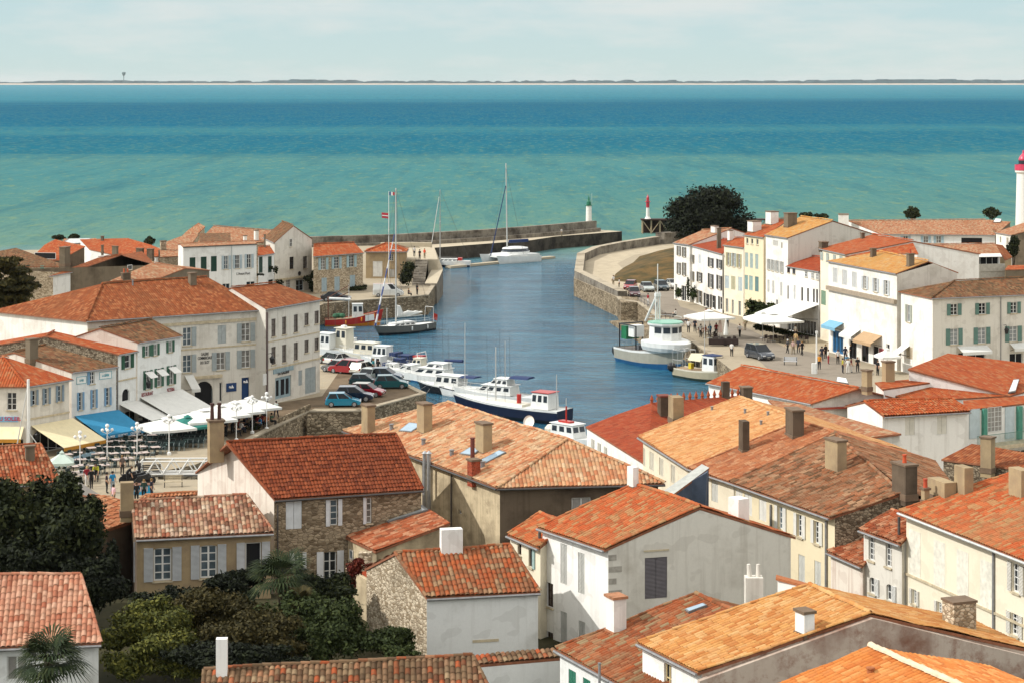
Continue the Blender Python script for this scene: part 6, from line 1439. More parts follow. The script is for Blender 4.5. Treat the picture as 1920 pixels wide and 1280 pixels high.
b.cabin(-1.0, .9, 1.9, 1.1, 2.7, BCREAM, 2, .1, wz=(.55, .88), ov=.25); b.antennas([(-.8, .8, 3.8, 9.5), (.6, -.8, 3.8, 8.6), (.8, .8, 3.8, 8.4)]); b.part('roof_dome', lambda mb: mb.lathe((0, 0, 3.87), [(.45, 0), (.4, .25), (0, .35)], 10), BW)
b = Boat('motor_boat', 'white boat with curved canopy half hidden by the corner building', 612, 668, (-5, 3), 7, 2.6, 1.5, 1.1, (BW, BW, BBLU), tr=.85)
b.cabin(-1.2, 1.4, 2.0, 1.1, 2.0, BW, 3, .3); b.rail(.5)
b = Boat('motor_boat', 'white cabin boat with red deck gear behind the pale salmon roof', 1080, 842, (6.5, -7), 8, 2.8, 1.5, 1.2, (BW, BW, BRED), tr=.85)
b.cabin(-2.6, .6, 2.2, 1.2, 1.3, BW, 3, .3); b.part('deck_tank', lambda mb: mb.lathe((-3.2, 0, 1.3), [(.9, 0), (.95, .5), (.7, .8), (0, .9)], 14), BCREAM); b.mast(-1.4, 2.4, 5, .05, False); b.part('red_deck_gear', lambda mb: (mb.box((-1.4, 0, 2.65), (1.6, .7, .2)), mb.tube((-1.4, 0, 2.7), (-1.4, 0, 4.2), .08)), BRED)

b = Boat('motor_boat', 'low white dayboat squeezed between the canopy boat and the square wheelhouse boat', 660, 655, (-5, 2.8), 5.6, 2.0, .9, .7, (BW, BW, BBLU), tr=.85)
b.cabin(-.4, 1.2, 1.4, .7, .8, nwin=2, rf=.6); b.antennas([(-1, .5, .8, 4.8)])
for k_, (x_, y_, l_, hc, lb_) in enumerate(((735, 706, 5.4, BBLU, 'small white boat with blue waterline beside the white speedboat'), (748, 699, 5.0, BNAVY, 'small white and navy boat behind the open cruiser'), (786, 700, 5.6, BGRN, 'small white boat with green waterline behind the flybridge cruiser'), (690, 664, 5.2, BRED, 'small white boat with red waterline behind the cabin fishing boat'), (628, 655, 5.0, BNAVY, 'small dark striped boat near the corner building'))):
    b = Boat('motor_boat', lb_, x_, y_, (-6, 3.2 + .3 * k_), l_, 2.0, 1.0, .75, (BW if k_ % 2 else BCREAM, BW, hc), tr=.85)
    b.cabin(-.7, 1.0, 1.4, .75, .9 + .15 * (k_ % 3), (BW, CANV, BCREAM, BW, CANV)[k_], 2, .5); b.antennas([(-.5, .4, 1.5, 4.5 + k_ * .5), (.3, -.4, 1.5, 5.2)]); b.rail(.6)
b = Boat('rowing_boat', 'small grey rowing boat under the left quay wall', 716, 594, (1, .1), 4.2, 1.5, .7, .55, (BGREY, BW, BGREY), tr=.8)
b.part('thwart', lambda mb: mb.box((0, 0, .45), (.25, 1.3, .05)), BTEAK)
b = Boat('sailboat', 'slim white sailing boat moored right of the cruiser with blue bimini', 880, 744, (-9, 5.2), 8.5, 2.5, 1.0, .8, (BW, BNAVY, BW), tr=.5)
b.cabin(-1.2, 1.6, 1.4, .75, .4, nwin=3, rf=.6, front=False); b.mast(.6, .8, 8.6, .05, False)
# ---------------------------------------------------------------- cars
TYRE = plain('tyre_rubber', (.02, .02, .02), .9); RIM = plain('alloy_rim', C(170, 172, 174), .35, .5, .05); CGL = plain('car_glass', (.01, .013, .016), .2, 0, .1, 1., .3); LAMP = plain('headlamp_lens', C(225, 228, 230), .15, 0, .05); TAIL = plain('tail_lamp', C(150, 20, 20), .2, 0, .05); PLATE = plain('number_plate', C(225, 225, 215), .5); TRIM = plain('black_car_trim', (.02, .02, .022), .6)
def carpaint(name, rgb):
    m = plain(name, C(*rgb), .22, .25, .03, 1., .7); m.node_tree.nodes['Principled BSDF'].inputs['Coat Weight'].default_value = .5; return m
SHAPES = {
 'hatch': dict(L=3.8, W=1.64, body=[(-1.9, .3), (-1.88, .75), (-1.78, .92), (.85, .92), (1.7, .72), (1.9, .58), (1.9, .28), (1.4, .2), (-1.5, .2)], g=[(-1.78, .92), (-1.45, 1.42), (.15, 1.44), (.95, .92)], wb=1.22),
 'mpv': dict(L=4.6, W=1.84, body=[(-2.3, .3), (-2.28, .85), (-2.22, 1.0), (1.1, 1.0), (2.05, .85), (2.3, .6), (2.3, .28), (1.8, .22), (-1.9, .22)], g=[(-2.2, 1.0), (-1.95, 1.68), (.3, 1.70), (1.25, 1.0)], wb=1.45),
 'sedan': dict(L=4.3, W=1.7, body=[(-2.15, .3), (-2.13, .78), (-1.95, .92), (.95, .92), (1.95, .74), (2.15, .58), (2.15, .28), (1.6, .2), (-1.7, .2)], g=[(-1.65, .92), (-1.05, 1.38), (.1, 1.4), (.95, .92)], wb=1.3),
 'van': dict(L=4.9, W=1.9, body=[(-2.45, .35), (-2.45, 1.1), (-2.42, 1.2), (1.55, 1.2), (2.2, .95), (2.42, .7), (2.45, .32), (2.0, .25), (-2.0, .25)], g=[(-2.42, 1.2), (-2.36, 1.95), (.75, 1.97), (1.6, 1.2)], wb=1.55),
}
def car(label, px, py, hd, kind, paintm, roofm=None, name=None, group=None, sc=1., z=Q):
    S = SHAPES[kind]; W2 = S['W'] / 2
    r = thing(name or 'parked_car', label, 'van' if kind == 'van' else 'car', P(px, py, z + .004), math.atan2(hd[1], hd[0]), group)
    mb = MB(); bd = S['body']; cz = .55
    rg = []
    for y, k in ((-W2, .93), (-W2 * .93, .99), (-W2 * .6, 1.), (W2 * .6, 1.), (W2 * .93, .99), (W2, .93)):
        rg.append([V((x * k, y, cz + (z_ - cz) * k)) for x, z_ in bd])
    mb.loft(rg); mb.build('body', paintm, r, merge=True)
    g = S['g']; top_k = .82; base = [V((g[0][0] + .02, -W2 * .93, g[0][1])), V((g[3][0], -W2 * .93, g[3][1])), V((g[3][0], W2 * .93, g[3][1])), V((g[0][0] + .02, W2 * .93, g[0][1]))]
    top = [V((g[1][0], -W2 * top_k, g[1][1])), V((g[2][0], -W2 * top_k, g[2][1])), V((g[2][0], W2 * top_k, g[2][1])), V((g[1][0], W2 * top_k, g[1][1]))]
    mb = MB(); mb.loft([base, top]); mb.build('windows', CGL, r)
    mb = MB(); c = sum(top, V()) / 4; mb.prism([c + (p - c) * 1.02 for p in top], UP * .045); mb.build('roof', roofm or paintm, r)
    mb = MB()
    def bar(f, a, b2, t0, t1, n_):
        A0, A1 = a.lerp(b2, t0), a.lerp(b2, t1); B0, B1 = f[0].lerp(f[1], t0), f[0].lerp(f[1], t1); mb.prism([A0, A1, B1, B0], n_)
    for sd, (a, b2, c0, c1) in ((-1, (base[0], base[1], top[0], top[1])), (1, (base[3], base[2], top[3], top[2]))):
        n_ = V((0, sd * .015, .004))
        for t0, t1 in (((0, .05), (.46, .5), (.95, 1)) if kind != 'van' else ((0, .72), (.95, 1))): bar((c0, c1), a, b2, t0, t1, n_)
    mb.build('pillar', paintm, r)
    for sx_ in (-1, 1):
        for sy in (-1, 1):
            x, y = S['wb'] * sx_, (W2 - .1) * sy
            mb = MB(); mb.tube((x, y - .1 * sy, .3), (x, y + .105 * sy, .3), .3, .3, 14); w = mb.build('wheel', TYRE, r)
            mb = MB(); mb.tube((x, y + .106 * sy, .3), (x, y + .116 * sy, .3), .19, .17, 10); mb.build('rim', RIM, w)
    xf = bd[5][0]; xr = bd[0][0]
    for sy in (-1, 1):
        mb = MB(); mb.box((xf * .975, W2 * .66 * sy, .62), (.16, .34, .13)); mb.build('headlight', LAMP, r)
        mb = MB(); mb.box((xr * .985, W2 * .8 * sy, .76), (.08, .18, .26)); mb.build('tail_light', TAIL, r)
        mb = MB(); mb.box((g[3][0] - .25, (W2 + .07) * sy, g[3][1] + .05), (.12, .16, .12)); mb.build('wing_mirror', paintm, r)
    mb = MB(); mb.box((xf + .005, 0, .42), (.02, .5, .11)); mb.box((xr - .005, 0, .55), (.02, .5, .11)); mb.build('number_plate', PLATE, r)
    mb = MB(); mb.box((xf * .985, 0, .36), (.1, W2 * 1.7, .1)); mb.box((xr * .985, 0, .36), (.1, W2 * 1.7, .1)); mb.build('bumper', TRIM, r)
    if kind == 'van':
        mb = MB(); mb.box((-.6, -W2 - .002, 1.5), (.9, .01, .35)); mb.build('side_marking', TRIM, r) if False else None
    r.scale = (sc,) * 3
    return r
car('bright blue hatchback, nearest of the cars in the car park', 643, 761, (1, .06), 'hatch', carpaint('bright_teal_car_paint', (30, 140, 172)), sc=.98)
car('navy hatchback between the bright blue car and the red car', 664, 751, (1, -.02), 'hatch', carpaint('navy_car_paint', (24, 40, 66)), sc=1.08)
car('red hatchback with a white roof', 689, 742, (1, -.25), 'hatch', carpaint('red_car_paint', (165, 30, 45)), WHITE, sc=.98)
car('very dark teal hatchback behind the red and white car', 684, 722, (1, -.1), 'hatch', carpaint('dark_teal_car_paint', (16, 62, 72)), sc=.9)
car('deep teal hatchback by the quay corner', 733, 727, (1, .05), 'hatch', carpaint('deep_teal_car_paint', (10, 96, 104)), sc=1.0)
car('dark blue hatchback behind the deep teal one', 724, 713, (1, -.2), 'hatch', carpaint('slate_blue_car_paint', (34, 62, 84)))
car('silver estate car seen from behind', 697, 712, (.45, 1), 'sedan', carpaint('silver_car_paint', (186, 196, 192)))
car('cream hatchback beside the red people carrier', 682, 700, (.6, 1), 'hatch', carpaint('cream_car_paint', (206, 202, 190)))
car('red people carrier near the corner building', 651, 699, (-.9, .5), 'mpv', MATS['red_car_paint'], sc=.95)
car('grey hatchback left of the red people carrier', 632, 697, (-.8, .6), 'hatch', carpaint('grey_car_paint', (120, 124, 124)))
car('dark green hatchback at the corner of the building', 622, 682, (-.6, .8), 'hatch', carpaint('dark_green_car_paint', (20, 60, 50)))
car('white saloon behind the dark green hatchback', 638, 683, (.7, .8), 'sedan', carpaint('white_car_paint', (225, 226, 222)))
car('white delivery van on the quay by the stone cottage', 728, 556, (1, .06), 'van', MATS['white_car_paint'], name='delivery_van')
car('navy car parked in front of the stone cottage', 630, 565, (1, -.12), 'sedan', carpaint('dark_navy_car_paint', (20, 30, 48)), sc=1.05)
car('bright red car in the row below the grass mound', 1182, 543, (-.25, -1), 'hatch', MATS['red_car_paint'])
car('dark maroon car in front of the bright red car', 1189, 556, (.05, -1), 'hatch', carpaint('maroon_car_paint', (80, 20, 34)))
car('silver car between the red and the blue green cars', 1213, 546, (.15, -1), 'sedan', MATS['silver_car_paint'])
car('dark blue green car beside the silver car', 1240, 544, (.2, -1), 'hatch', carpaint('blue_green_car_paint', (18, 56, 70)), sc=1.05)
car('white car half hidden by the end house', 1262, 540, (.3, -1), 'sedan', MATS['white_car_paint'])
car('dark grey people carrier driving along the right quay', 1424, 672, (.42, -1), 'mpv', carpaint('dark_grey_car_paint', (66, 74, 84)), name='people_carrier')
# ---------------------------------------------------------------- foliage
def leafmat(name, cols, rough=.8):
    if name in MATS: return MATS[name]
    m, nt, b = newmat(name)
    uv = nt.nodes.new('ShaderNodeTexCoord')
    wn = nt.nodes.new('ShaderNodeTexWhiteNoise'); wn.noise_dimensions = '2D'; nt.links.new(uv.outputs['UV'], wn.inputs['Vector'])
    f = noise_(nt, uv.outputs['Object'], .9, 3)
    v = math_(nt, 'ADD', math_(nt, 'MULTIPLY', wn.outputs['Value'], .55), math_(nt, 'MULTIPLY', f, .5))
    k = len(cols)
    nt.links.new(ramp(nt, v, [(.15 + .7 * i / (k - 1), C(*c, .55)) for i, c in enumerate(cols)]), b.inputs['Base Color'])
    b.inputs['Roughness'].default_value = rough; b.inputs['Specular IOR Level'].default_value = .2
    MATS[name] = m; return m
LF = {
 'dark': leafmat('dark_leaves', [(18, 26, 16), (38, 48, 26), (90, 96, 50)]),  # palest tone puts crown highlights into the leaf colour
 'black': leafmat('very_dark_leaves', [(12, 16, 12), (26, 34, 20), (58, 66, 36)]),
 'green': leafmat('green_leaves', [(30, 42, 20), (58, 72, 34), (88, 98, 48)]),
 'yellow': leafmat('yellow_green_leaves', [(40, 50, 22), (86, 92, 38), (150, 146, 62)]),
 'red': leafmat('red_creeper_leaves', [(60, 20, 18), (110, 36, 26), (140, 66, 40)]),
 'olive': leafmat('olive_leaves', [(44, 44, 22), (72, 66, 32), (98, 86, 42)]),
 'pine': leafmat('cypress_leaves', [(30, 34, 18), (60, 60, 28), (110, 98, 44)]),
 'palm': leafmat('palm_leaves', [(26, 44, 26), (48, 66, 36), (84, 92, 50)]),
}
BARK = plain('tree_bark', C(70, 56, 44), .95, 0, .3, 4.)
def leaves(name, clumps, n, size, m, parent=None, org=None, seed=1, flat=0., elong=1.6, up=.25):
    """clumps: (cx,cy,cz,rx,ry,rz); leaf quads scattered near the surface of every clump"""
    r = np.random.default_rng(seed)
    vol = np.array([(c[3] * c[4] * c[5]) ** .67 for c in clumps]); cnt = np.maximum(8, (n * vol / vol.sum()).astype(int))
    ctr = np.repeat(np.array([c[:3] for c in clumps], float), cnt, axis=0); rr = np.repeat(np.array([c[3:6] for c in clumps], float), cnt, axis=0)
    N = len(ctr); d = r.normal(size=(N, 3)); d /= np.linalg.norm(d, axis=1)[:, None]
    u_ = r.random(N); rad_ = np.where(u_ < .82, .5 + .55 * r.random(N), 1.0 + .45 * r.random(N) ** 2)[:, None]
    p = ctr + d * rr * rad_
    nrm = d * .8 + r.normal(size=(N, 3)) * .55 + np.array([0, 0, up]); nrm /= np.linalg.norm(nrm, axis=1)[:, None]
    t = np.cross(nrm, r.normal(size=(N, 3))); t /= np.linalg.norm(t, axis=1)[:, None]; b = np.cross(nrm, t)
    s = size * (.6 + .8 * r.random(N))[:, None]
    v = np.stack([p - t * s * elong * .5, p - b * s * .42, p + t * s * elong * .5, p + b * s * .42], 1).reshape(-1, 3)
    o = np.array(org if org is not None else (0, 0, 0), float); v = v - o
    me = bpy.data.meshes.new(name); me.vertices.add(4 * N); me.vertices.foreach_set('co', v.astype(np.float32).ravel())
    me.loops.add(4 * N); me.loops.foreach_set('vertex_index', np.arange(4 * N, dtype=np.int32)); me.polygons.add(N)
    me.polygons.foreach_set('loop_start', np.arange(0, 4 * N, 4, dtype=np.int32)); me.polygons.foreach_set('loop_total', np.full(N, 4, dtype=np.int32))
    uv = me.uv_layers.new(name='UVMap'); q = np.repeat(r.random((N, 2)) * 50, 4, axis=0); uv.data.foreach_set('uv', q.astype(np.float32).ravel())
    me.materials.append(m); me.update(calc_edges=True)
    ob = bpy.data.objects.new(name, me); COL.objects.link(ob)
    if parent: ob.parent = parent
    elif org is not None: ob.location = o
    return ob
def blob(c, R, k, rr=.42, seed=1, low=-.5):
    rn = random.Random(seed); out = [(c[0], c[1], c[2], R[0] * .6, R[1] * .6, R[2] * .6)]; k = int(k * 1.9)
    for i in range(k):
        while True:
            d = V((rn.gauss(0, 1), rn.gauss(0, 1), rn.gauss(0, 1))).normalized()
            if d.z > low: break
        f = rn.uniform(.5, .98); q = rr * rn.uniform(.3, .85)
        out.append((c[0] + d.x * R[0] * f, c[1] + d.y * R[1] * f, c[2] + d.z * R[2] * f, R[0] * q, R[1] * q, R[2] * q))
    return out
def tree(name, label, base, c, R, k, n, size, m, cat='tree', seed=1, tr=.2, low=-.4, limbs=5, extra=None, group=None, fill=None):
    base = V(base); c = V(c); root = thing(name, label, cat, base, 0, group)
    cl = blob(c, R, k, seed=seed, low=low)
    leaves('crown', cl, n, size, m, root, base, seed)
    mb = MB(); rn = random.Random(seed); f = base.lerp(c, .45); mb.tube(base - UP * .3, f, tr, tr * .7, 8)
    for i in range(limbs):
        q = cl[1 + i % (len(cl) - 1)] if len(cl) > 1 else cl[0]; e = V(q[:3]); mb.tube(f, f.lerp(e, .9), tr * .5, tr * .12, 6)
    mb.build('trunk', BARK, root, base)
    if extra: leaves(*extra[:1], *extra[1:], parent=root, org=base)
    return root
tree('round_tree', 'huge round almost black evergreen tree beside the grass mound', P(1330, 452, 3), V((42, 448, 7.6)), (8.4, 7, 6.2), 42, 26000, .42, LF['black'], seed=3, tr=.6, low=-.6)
tree('small_tree', 'small leafy tree against the tall white quay house', P(1430, 614, 3), P(1426, 592, 4.9) + V((0, 0, .4)), (2.1, 1.8, 1.7), 16, 3000, .3, LF['green'], seed=4, tr=.09)
for k, (x, y, w, hh, lb) in enumerate(((1711, 402, 30, 24, 'dark round tree standing beyond the long back roof'), (1860, 402, 36, 20, 'dark bushy tree beyond the back roof near the lighthouse'), (1899, 466, 24, 44, 'dark shrub tree in front of the grey walled cream house'), (1890, 506, 12, 24, 'small dark shrub at the right end of the terrace house'), (1512, 404, 26, 10, 'low dark trees peeping over the golden roof ridge'), (1540, 406, 26, 9, 'low dark treetops right of the golden roof ridge'), (110, 446, 24, 8, 'low dark treetops behind the old boat shed'), (140, 444, 22, 8, 'low dark treetops behind the patched white roof'), (281, 453, 22, 14, 'dark shrub between the red roof and the stone annex'))):
    Y = 452 if y < 420 else (330 if x > 1800 else 400); s_ = Y / F; q = PY(x, y, Y)
    tree('tree', lb, (q.x, Y, 3), q, (w / 2 * s_, w / 2 * s_, hh / 2 * s_ * 1.1), 9, 1500, .35, LF['dark'], seed=20 + k, tr=.15)
# flat layered cypress at the left edge
q0 = P(8, 600, 3); q0 = PY(6, 580, 238); root = thing('cypress', 'layered dark cypress with golden tips at the left edge', 'tree', (q0.x, 238, 3), 0)
cl = []; rn = random.Random(9)
for i in range(110):
    y = rn.uniform(486, 584); wx = (70 - (y - 488) * .1) if y < 560 else 66; x = rn.uniform(-50, 12 + 54 * (1 - abs(y - 535) / 70)); q = PY(x, y, 238 + rn.uniform(-2.5, 2.5)); cl.append((q.x, q.y, q.z, 1.0, 1.0, .26))
leaves('crown', cl, 20000, .24, LF['pine'], root, (q0.x, 238, 3), 5, elong=2.2)
mb = MB(); mb.tube((q0.x, 238, 3), (q0.x + .3, 238, 12), .35, .15, 8); mb.build('trunk', BARK, root, (q0.x, 238, 3))
# creepers and hedges on the left quay
def bush(name, label, cl, n, size, m, cat='shrub', seed=1, group=None):
    o = V((cl[0][0], cl[0][1], cl[0][2] - cl[0][5])); ob = leaves(name, cl, n, size, m, None, o, seed); return tag(ob, label, cat, group)
def pxb(lst, Y=None, z=None, th=1.):
    out = []
    for x, y, w, hh in lst:
        q = PY(x, y, Y); s_ = Y / F; out.append((q.x, q.y, q.z, w / 2 * s_, w / 2 * s_ * th, hh / 2 * s_))
    return out
bush('ivy', 'dark ivy climbing between the grey gable house and the stone cottage', pxb([(586, 530, 14, 44), (590, 515, 14, 16), (577, 522, 16, 10)], 342, th=.5), 900, .25, LF['dark'], 'ivy')
bush('ivy', 'thin ivy garland under the lettering of the white bar building', pxb([(425 + 8 * k, 521 - k * .8, 12, 4) for k in range(9)], 326, th=.3), 700, .18, LF['dark'], 'ivy')
bush('ivy', 'dark creeper beside the narrow white house', pxb([(517, 505, 10, 14), (505, 502, 16, 7), (490, 503, 12, 6), (524, 530, 16, 10)], 331, th=.4), 500, .2, LF['dark'], 'ivy')
bush('hedge', 'low dark hedge along the foot of the stone cottage', pxb([(640 + 7 * k, 545 - k * 1.0, 12, 9) for k in range(7)], 344, th=.6), 900, .25, LF['dark'], 'hedge')
bush('shrub', 'large dark shrub beside the stone steps', pxb([(763, 513, 22, 36), (768, 500, 18, 16), (757, 522, 16, 20)], 350, th=.8), 1500, .28, LF['dark'])
bush('hedge', 'dark green planter hedge around the right quay cafe terrace', pxb([(1420 + 9 * k, 612 + k * 1.9, 13, 9) for k in range(14)], 283, th=.8), 2200, .25, LF['dark'], 'hedge')
bush('shrub', 'potted shrub by the first doors of the right quay row', pxb([(1272, 548, 12, 16)], 322), 300, .22, LF['green']); bush('shrub', 'tall green shrub at the corner of the black shuttered house', pxb([(1300, 549, 13, 22)], 318), 400, .22, LF['green'])
bush('shrub', 'slim climbing plant up the wall of the end house', pxb([(1290, 540, 5, 42)], 324), 300, .2, LF['dark']); bush('shrub', 'dark potted bush outside the yellow house', pxb([(1399, 597, 12, 11)], 298), 260, .2, LF['dark'])
bush('shrub', 'dark oleander in front of the big white corner building', pxb([(1690, 672, 20, 28), (1684, 684, 18, 16), (1697, 662, 12, 14)], 252), 1200, .25, LF['dark'])
bush('shrub', 'round dark planter tree by the red poster shop', pxb([(1624, 671, 9, 12)], 258), 250, .2, LF['black'])
bush('shrub', 'green potted plants among the terrace tables', pxb([(455, 803, 14, 14), (480, 800, 14, 12)], 208), 400, .2, LF['green'])
# garden at the bottom left
Yg = 116
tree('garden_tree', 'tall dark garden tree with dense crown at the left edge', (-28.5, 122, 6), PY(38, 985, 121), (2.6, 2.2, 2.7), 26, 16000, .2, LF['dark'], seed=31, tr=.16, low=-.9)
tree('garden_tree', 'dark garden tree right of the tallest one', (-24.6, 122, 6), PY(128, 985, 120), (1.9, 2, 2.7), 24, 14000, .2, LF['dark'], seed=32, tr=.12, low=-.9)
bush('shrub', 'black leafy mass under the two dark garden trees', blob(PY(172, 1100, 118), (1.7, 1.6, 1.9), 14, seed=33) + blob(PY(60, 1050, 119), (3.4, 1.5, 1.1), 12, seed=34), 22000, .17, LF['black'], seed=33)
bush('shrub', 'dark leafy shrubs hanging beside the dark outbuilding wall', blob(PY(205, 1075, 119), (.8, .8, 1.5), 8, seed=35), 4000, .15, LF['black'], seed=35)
bush('shrub', 'rounded yellow green garden shrub', blob(PY(283, 1182, 108), (2.3, 2.0, 1.5), 26, seed=36) + blob(PY(300, 1235, 104), (2.6, 1.6, 1.2), 12, seed=37), 26000, .13, LF['yellow'], seed=36)
bush('shrub', 'broad olive green garden shrub in the middle of the garden', blob(PY(400, 1165, 110), (2.6, 2, 1.6), 30, seed=38) + blob(PY(480, 1205, 106), (2.4, 2, 1.4), 20, seed=39), 30000, .13, LF['olive'], seed=38)
bush('shrub', 'dark green garden shrub below the mottled stone house', blob(PY(570, 1175, 110), (2.4, 2, 1.8), 26, seed=40) + blob(PY(640, 1190, 108), (1.9, 2, 1.5), 18, seed=41), 30000, .13, LF['green'], seed=40)
bush('shrub', 'dark spreading garden shrubs under the arched windows', blob(PY(430, 1105, 117), (2.0, 1.3, 1.0), 16, seed=42) + blob(PY(330, 1125, 116), (2.6, 1.2, .8), 12, seed=43), 18000, .14, LF['black'], seed=42)
bush('shrub', 'dark shrub between the palm and the ochre yard wall', blob(PY(610, 1112, 114), (1.6, 1.3, 1.1), 12, seed=44), 9000, .14, LF['dark'], seed=44)
bush('shrub', 'low green shrubs against the rubble garden wall', blob(PY(725, 1200, 108), (1.5, 1, .8), 10, seed=45) + blob(PY(745, 1222, 106), (1.0, .8, .4), 5, seed=46), 8000, .12, LF['green'], seed=45)
bush('shrub', 'dark reddish shrub in the lower garden', blob(PY(450, 1232, 103), (3.2, 1.4, .9), 14, seed=47), 12000, .13, LF['black'], seed=47)
bush('creeper', 'red creeper spilling over the ochre yard wall and chimney stub', pxb([(664, 1065, 26, 20), (655, 1078, 20, 14), (700, 1062, 30, 12), (716, 1080, 20, 16), (662, 1095, 10, 18), (672, 1052, 20, 10)], 118, th=.6), 5000, .12, LF['red'], 'creeper', 48)
bush('creeper', 'dark creeper hanging in the yard behind the red coping', pxb([(715, 1085, 34, 34), (735, 1066, 24, 20)], 121, th=.4), 3000, .13, LF['black'], 'creeper', 49)
bush('shrub', 'ivy on the gable of the patched roof house', pxb([(748, 1075, 14, 34)], 114.2, th=.25), 900, .12, LF['olive'], 'creeper', 50)
def palm(label, base, top, R, n, seed, m='palm'):
    base, top = V(base), V(top); root = thing('palm_tree', label, 'palm', base, 0); rn = random.Random(seed)
    mb = MB(); mb.tube(base, top, .16, .2, 10); mb.build('trunk', BARK, root, base)
    for k in range(n):
        az = 2 * math.pi * (k * .618 % 1); el = rn.uniform(-.5, 1.1); L_ = R * rn.uniform(.8, 1.1); mb = MB()
        d = V((math.cos(az), math.sin(az), 0)); sd = V((-d.y, d.x, 0)); st = top + d * L_ * .35 * math.cos(el) + UP * L_ * .35 * math.sin(el)
        mb.tube(top, st, .02, .012, 4)
        for j in range(15):            # fan leaf: narrow blades from one point
            a = (j - 7) / 7 * 1.35; bl = L_ * .62 * (1 - .2 * abs(a)); dr = (d * math.cos(el) + UP * math.sin(el)) * math.cos(a) + sd * math.sin(a)
            mid = st + dr * bl * .6; tip = st + dr * bl - UP * bl * .28; w = sd.cross(dr).normalized() * .0 + (sd * math.cos(a) - (d * math.cos(el) + UP * math.sin(el)) * math.sin(a)) * .045
            mb.add([st, mid - w, tip, mid + w], 0, [(k + j * .1, seed)] * 4)
        mb.build('frond', LF[m], root, base)
palm('fan palm below the mottled stone house', (-11.9, 113, 6), PY(525, 1082, 113), 2.3, 42, 61)
palm('fan palm growing in front of the pale wall at the bottom left', (-21.5, 96, 6), PY(92, 1240, 96), 2.2, 46, 62)
palm('low yellowing fan palm beneath the taller fan palm', (-10.9, 111, 6), PY(560, 1128, 111), 1.3, 24, 63, 'olive')

# ---------------------------------------------------------------- lighthouses and jetty
def lh(label, px, py, z, prof, mats, Y=None):
    q = PY(px, py, Y) if Y else P(px, py, z); r = thing('harbour_light', label, 'lighthouse', q)
    for nm, pf, m in prof:
        mb = MB(); mb.lathe((0, 0, 0), pf, 16); mb.build(nm, m, r)
    return r
GRN = paint('green_beacon_paint', (20, 110, 80)); REDP = paint('red_beacon_paint', (190, 50, 66)); CRIM = paint('crimson_lantern_paint', (210, 66, 96)); BWH = plain('beacon_white', C(240, 238, 230), .6, 0, .05)
r = lh('white harbour light with a green lantern at the end of the mole', 1104, 430, 2.7, [('tower', [(.72, 0), (.62, 5.3), (.6, 5.4), (0, 5.41)], BWH), ('gallery', [(.2, 5.41), (.85, 5.42), (.85, 5.6), (.2, 5.61)], GRN), ('lantern', [(.55, 5.61), (.5, 6.3), (.26, 6.6), (.16, 7.3), (0, 7.9)], GRN)], None)
mb = MB(); mb.tube((.7, 0, 5.4), (.7, 0, 8.2), .03); mb.build('antenna', SPAR, r)
r = lh('white and red harbour light on the timber jetty', 1217, 405, 3.6, [('tower', [(.6, 0), (.35, .5), (.28, 2.4), (0, 2.41)], BWH), ('red_shaft', [(.29, 2.41), (.33, 3.4), (.3, 3.6)], REDP), ('lantern', [(.3, 3.6), (.5, 3.62), (.5, 3.8), (.25, 3.82), (.25, 4.6), (.1, 5.0), (0, 5.3)], REDP)], None)
rl_ = r
WOOD = plain('dark_jetty_timber', C(70, 50, 42), .9); PALEW = plain('pale_jetty_timber', C(170, 150, 120), .9)
mb = MB(); J0 = P(1205, 412, 3.4); J0.z = 0
rl_.location = (J0.x + 1.3, J0.y + 1.1, 3.5); rl_.scale = (1.3, 1.3, 1.12)
for k in range(14):
    x = J0.x + k * 2.1
    for dy in (0, 2.2): mb.tube((x, J0.y + dy, -2), (x, J0.y + dy, 3.2), .16, .16, 6, 1)
    if k % 2: mb.tube((x, J0.y - .1, .2), (x + 2.1, J0.y - .1, 3.1), .12, .12, 6, 1)
    else: mb.tube((x + 2.1, J0.y - .1, .2), (x, J0.y - .1, 3.1), .12, .12, 6, 1)
mb.obox((J0.x - .4, J0.y - .4, 3.2), (30, 0, 0), (0, 3, 0), (0, 0, .3)); mb.obox((J0.x + .3, J0.y + 2.5, -2), (26, 0, 0), (0, .2, 0), (0, 0, 5.1))
tag(mb.build('timber_jetty', [WOOD, PALEW]), 'timber jetty on piles carrying the red harbour light', 'jetty')
Yl = 455; s_ = Yl / F; q = PY(1919, 418, Yl)
r = thing('lighthouse', 'tall white lighthouse with a crimson lantern at the right edge', 'lighthouse', q)
def lat(nm, pf, m): mb = MB(); mb.lathe((0, 0, 0), [(a * s_, b_ * s_) for a, b_ in pf], 24); mb.build(nm, m, r)
lat('tower', [(15, -10), (12.5, 90), (12.5, 92), (15.5, 95), (15.5, 98), (0, 98.1)], BWH); lat('gallery', [(11, 98.2), (16, 98.3), (16, 109), (15.4, 109), (15.4, 99)], CRIM); lat('lantern', [(9, 99), (9, 120), (7, 124), (2, 130), (1.5, 136), (0, 136)], CRIM); lat('lantern_window', [(9.15, 110), (9.15, 117)], BWIN)

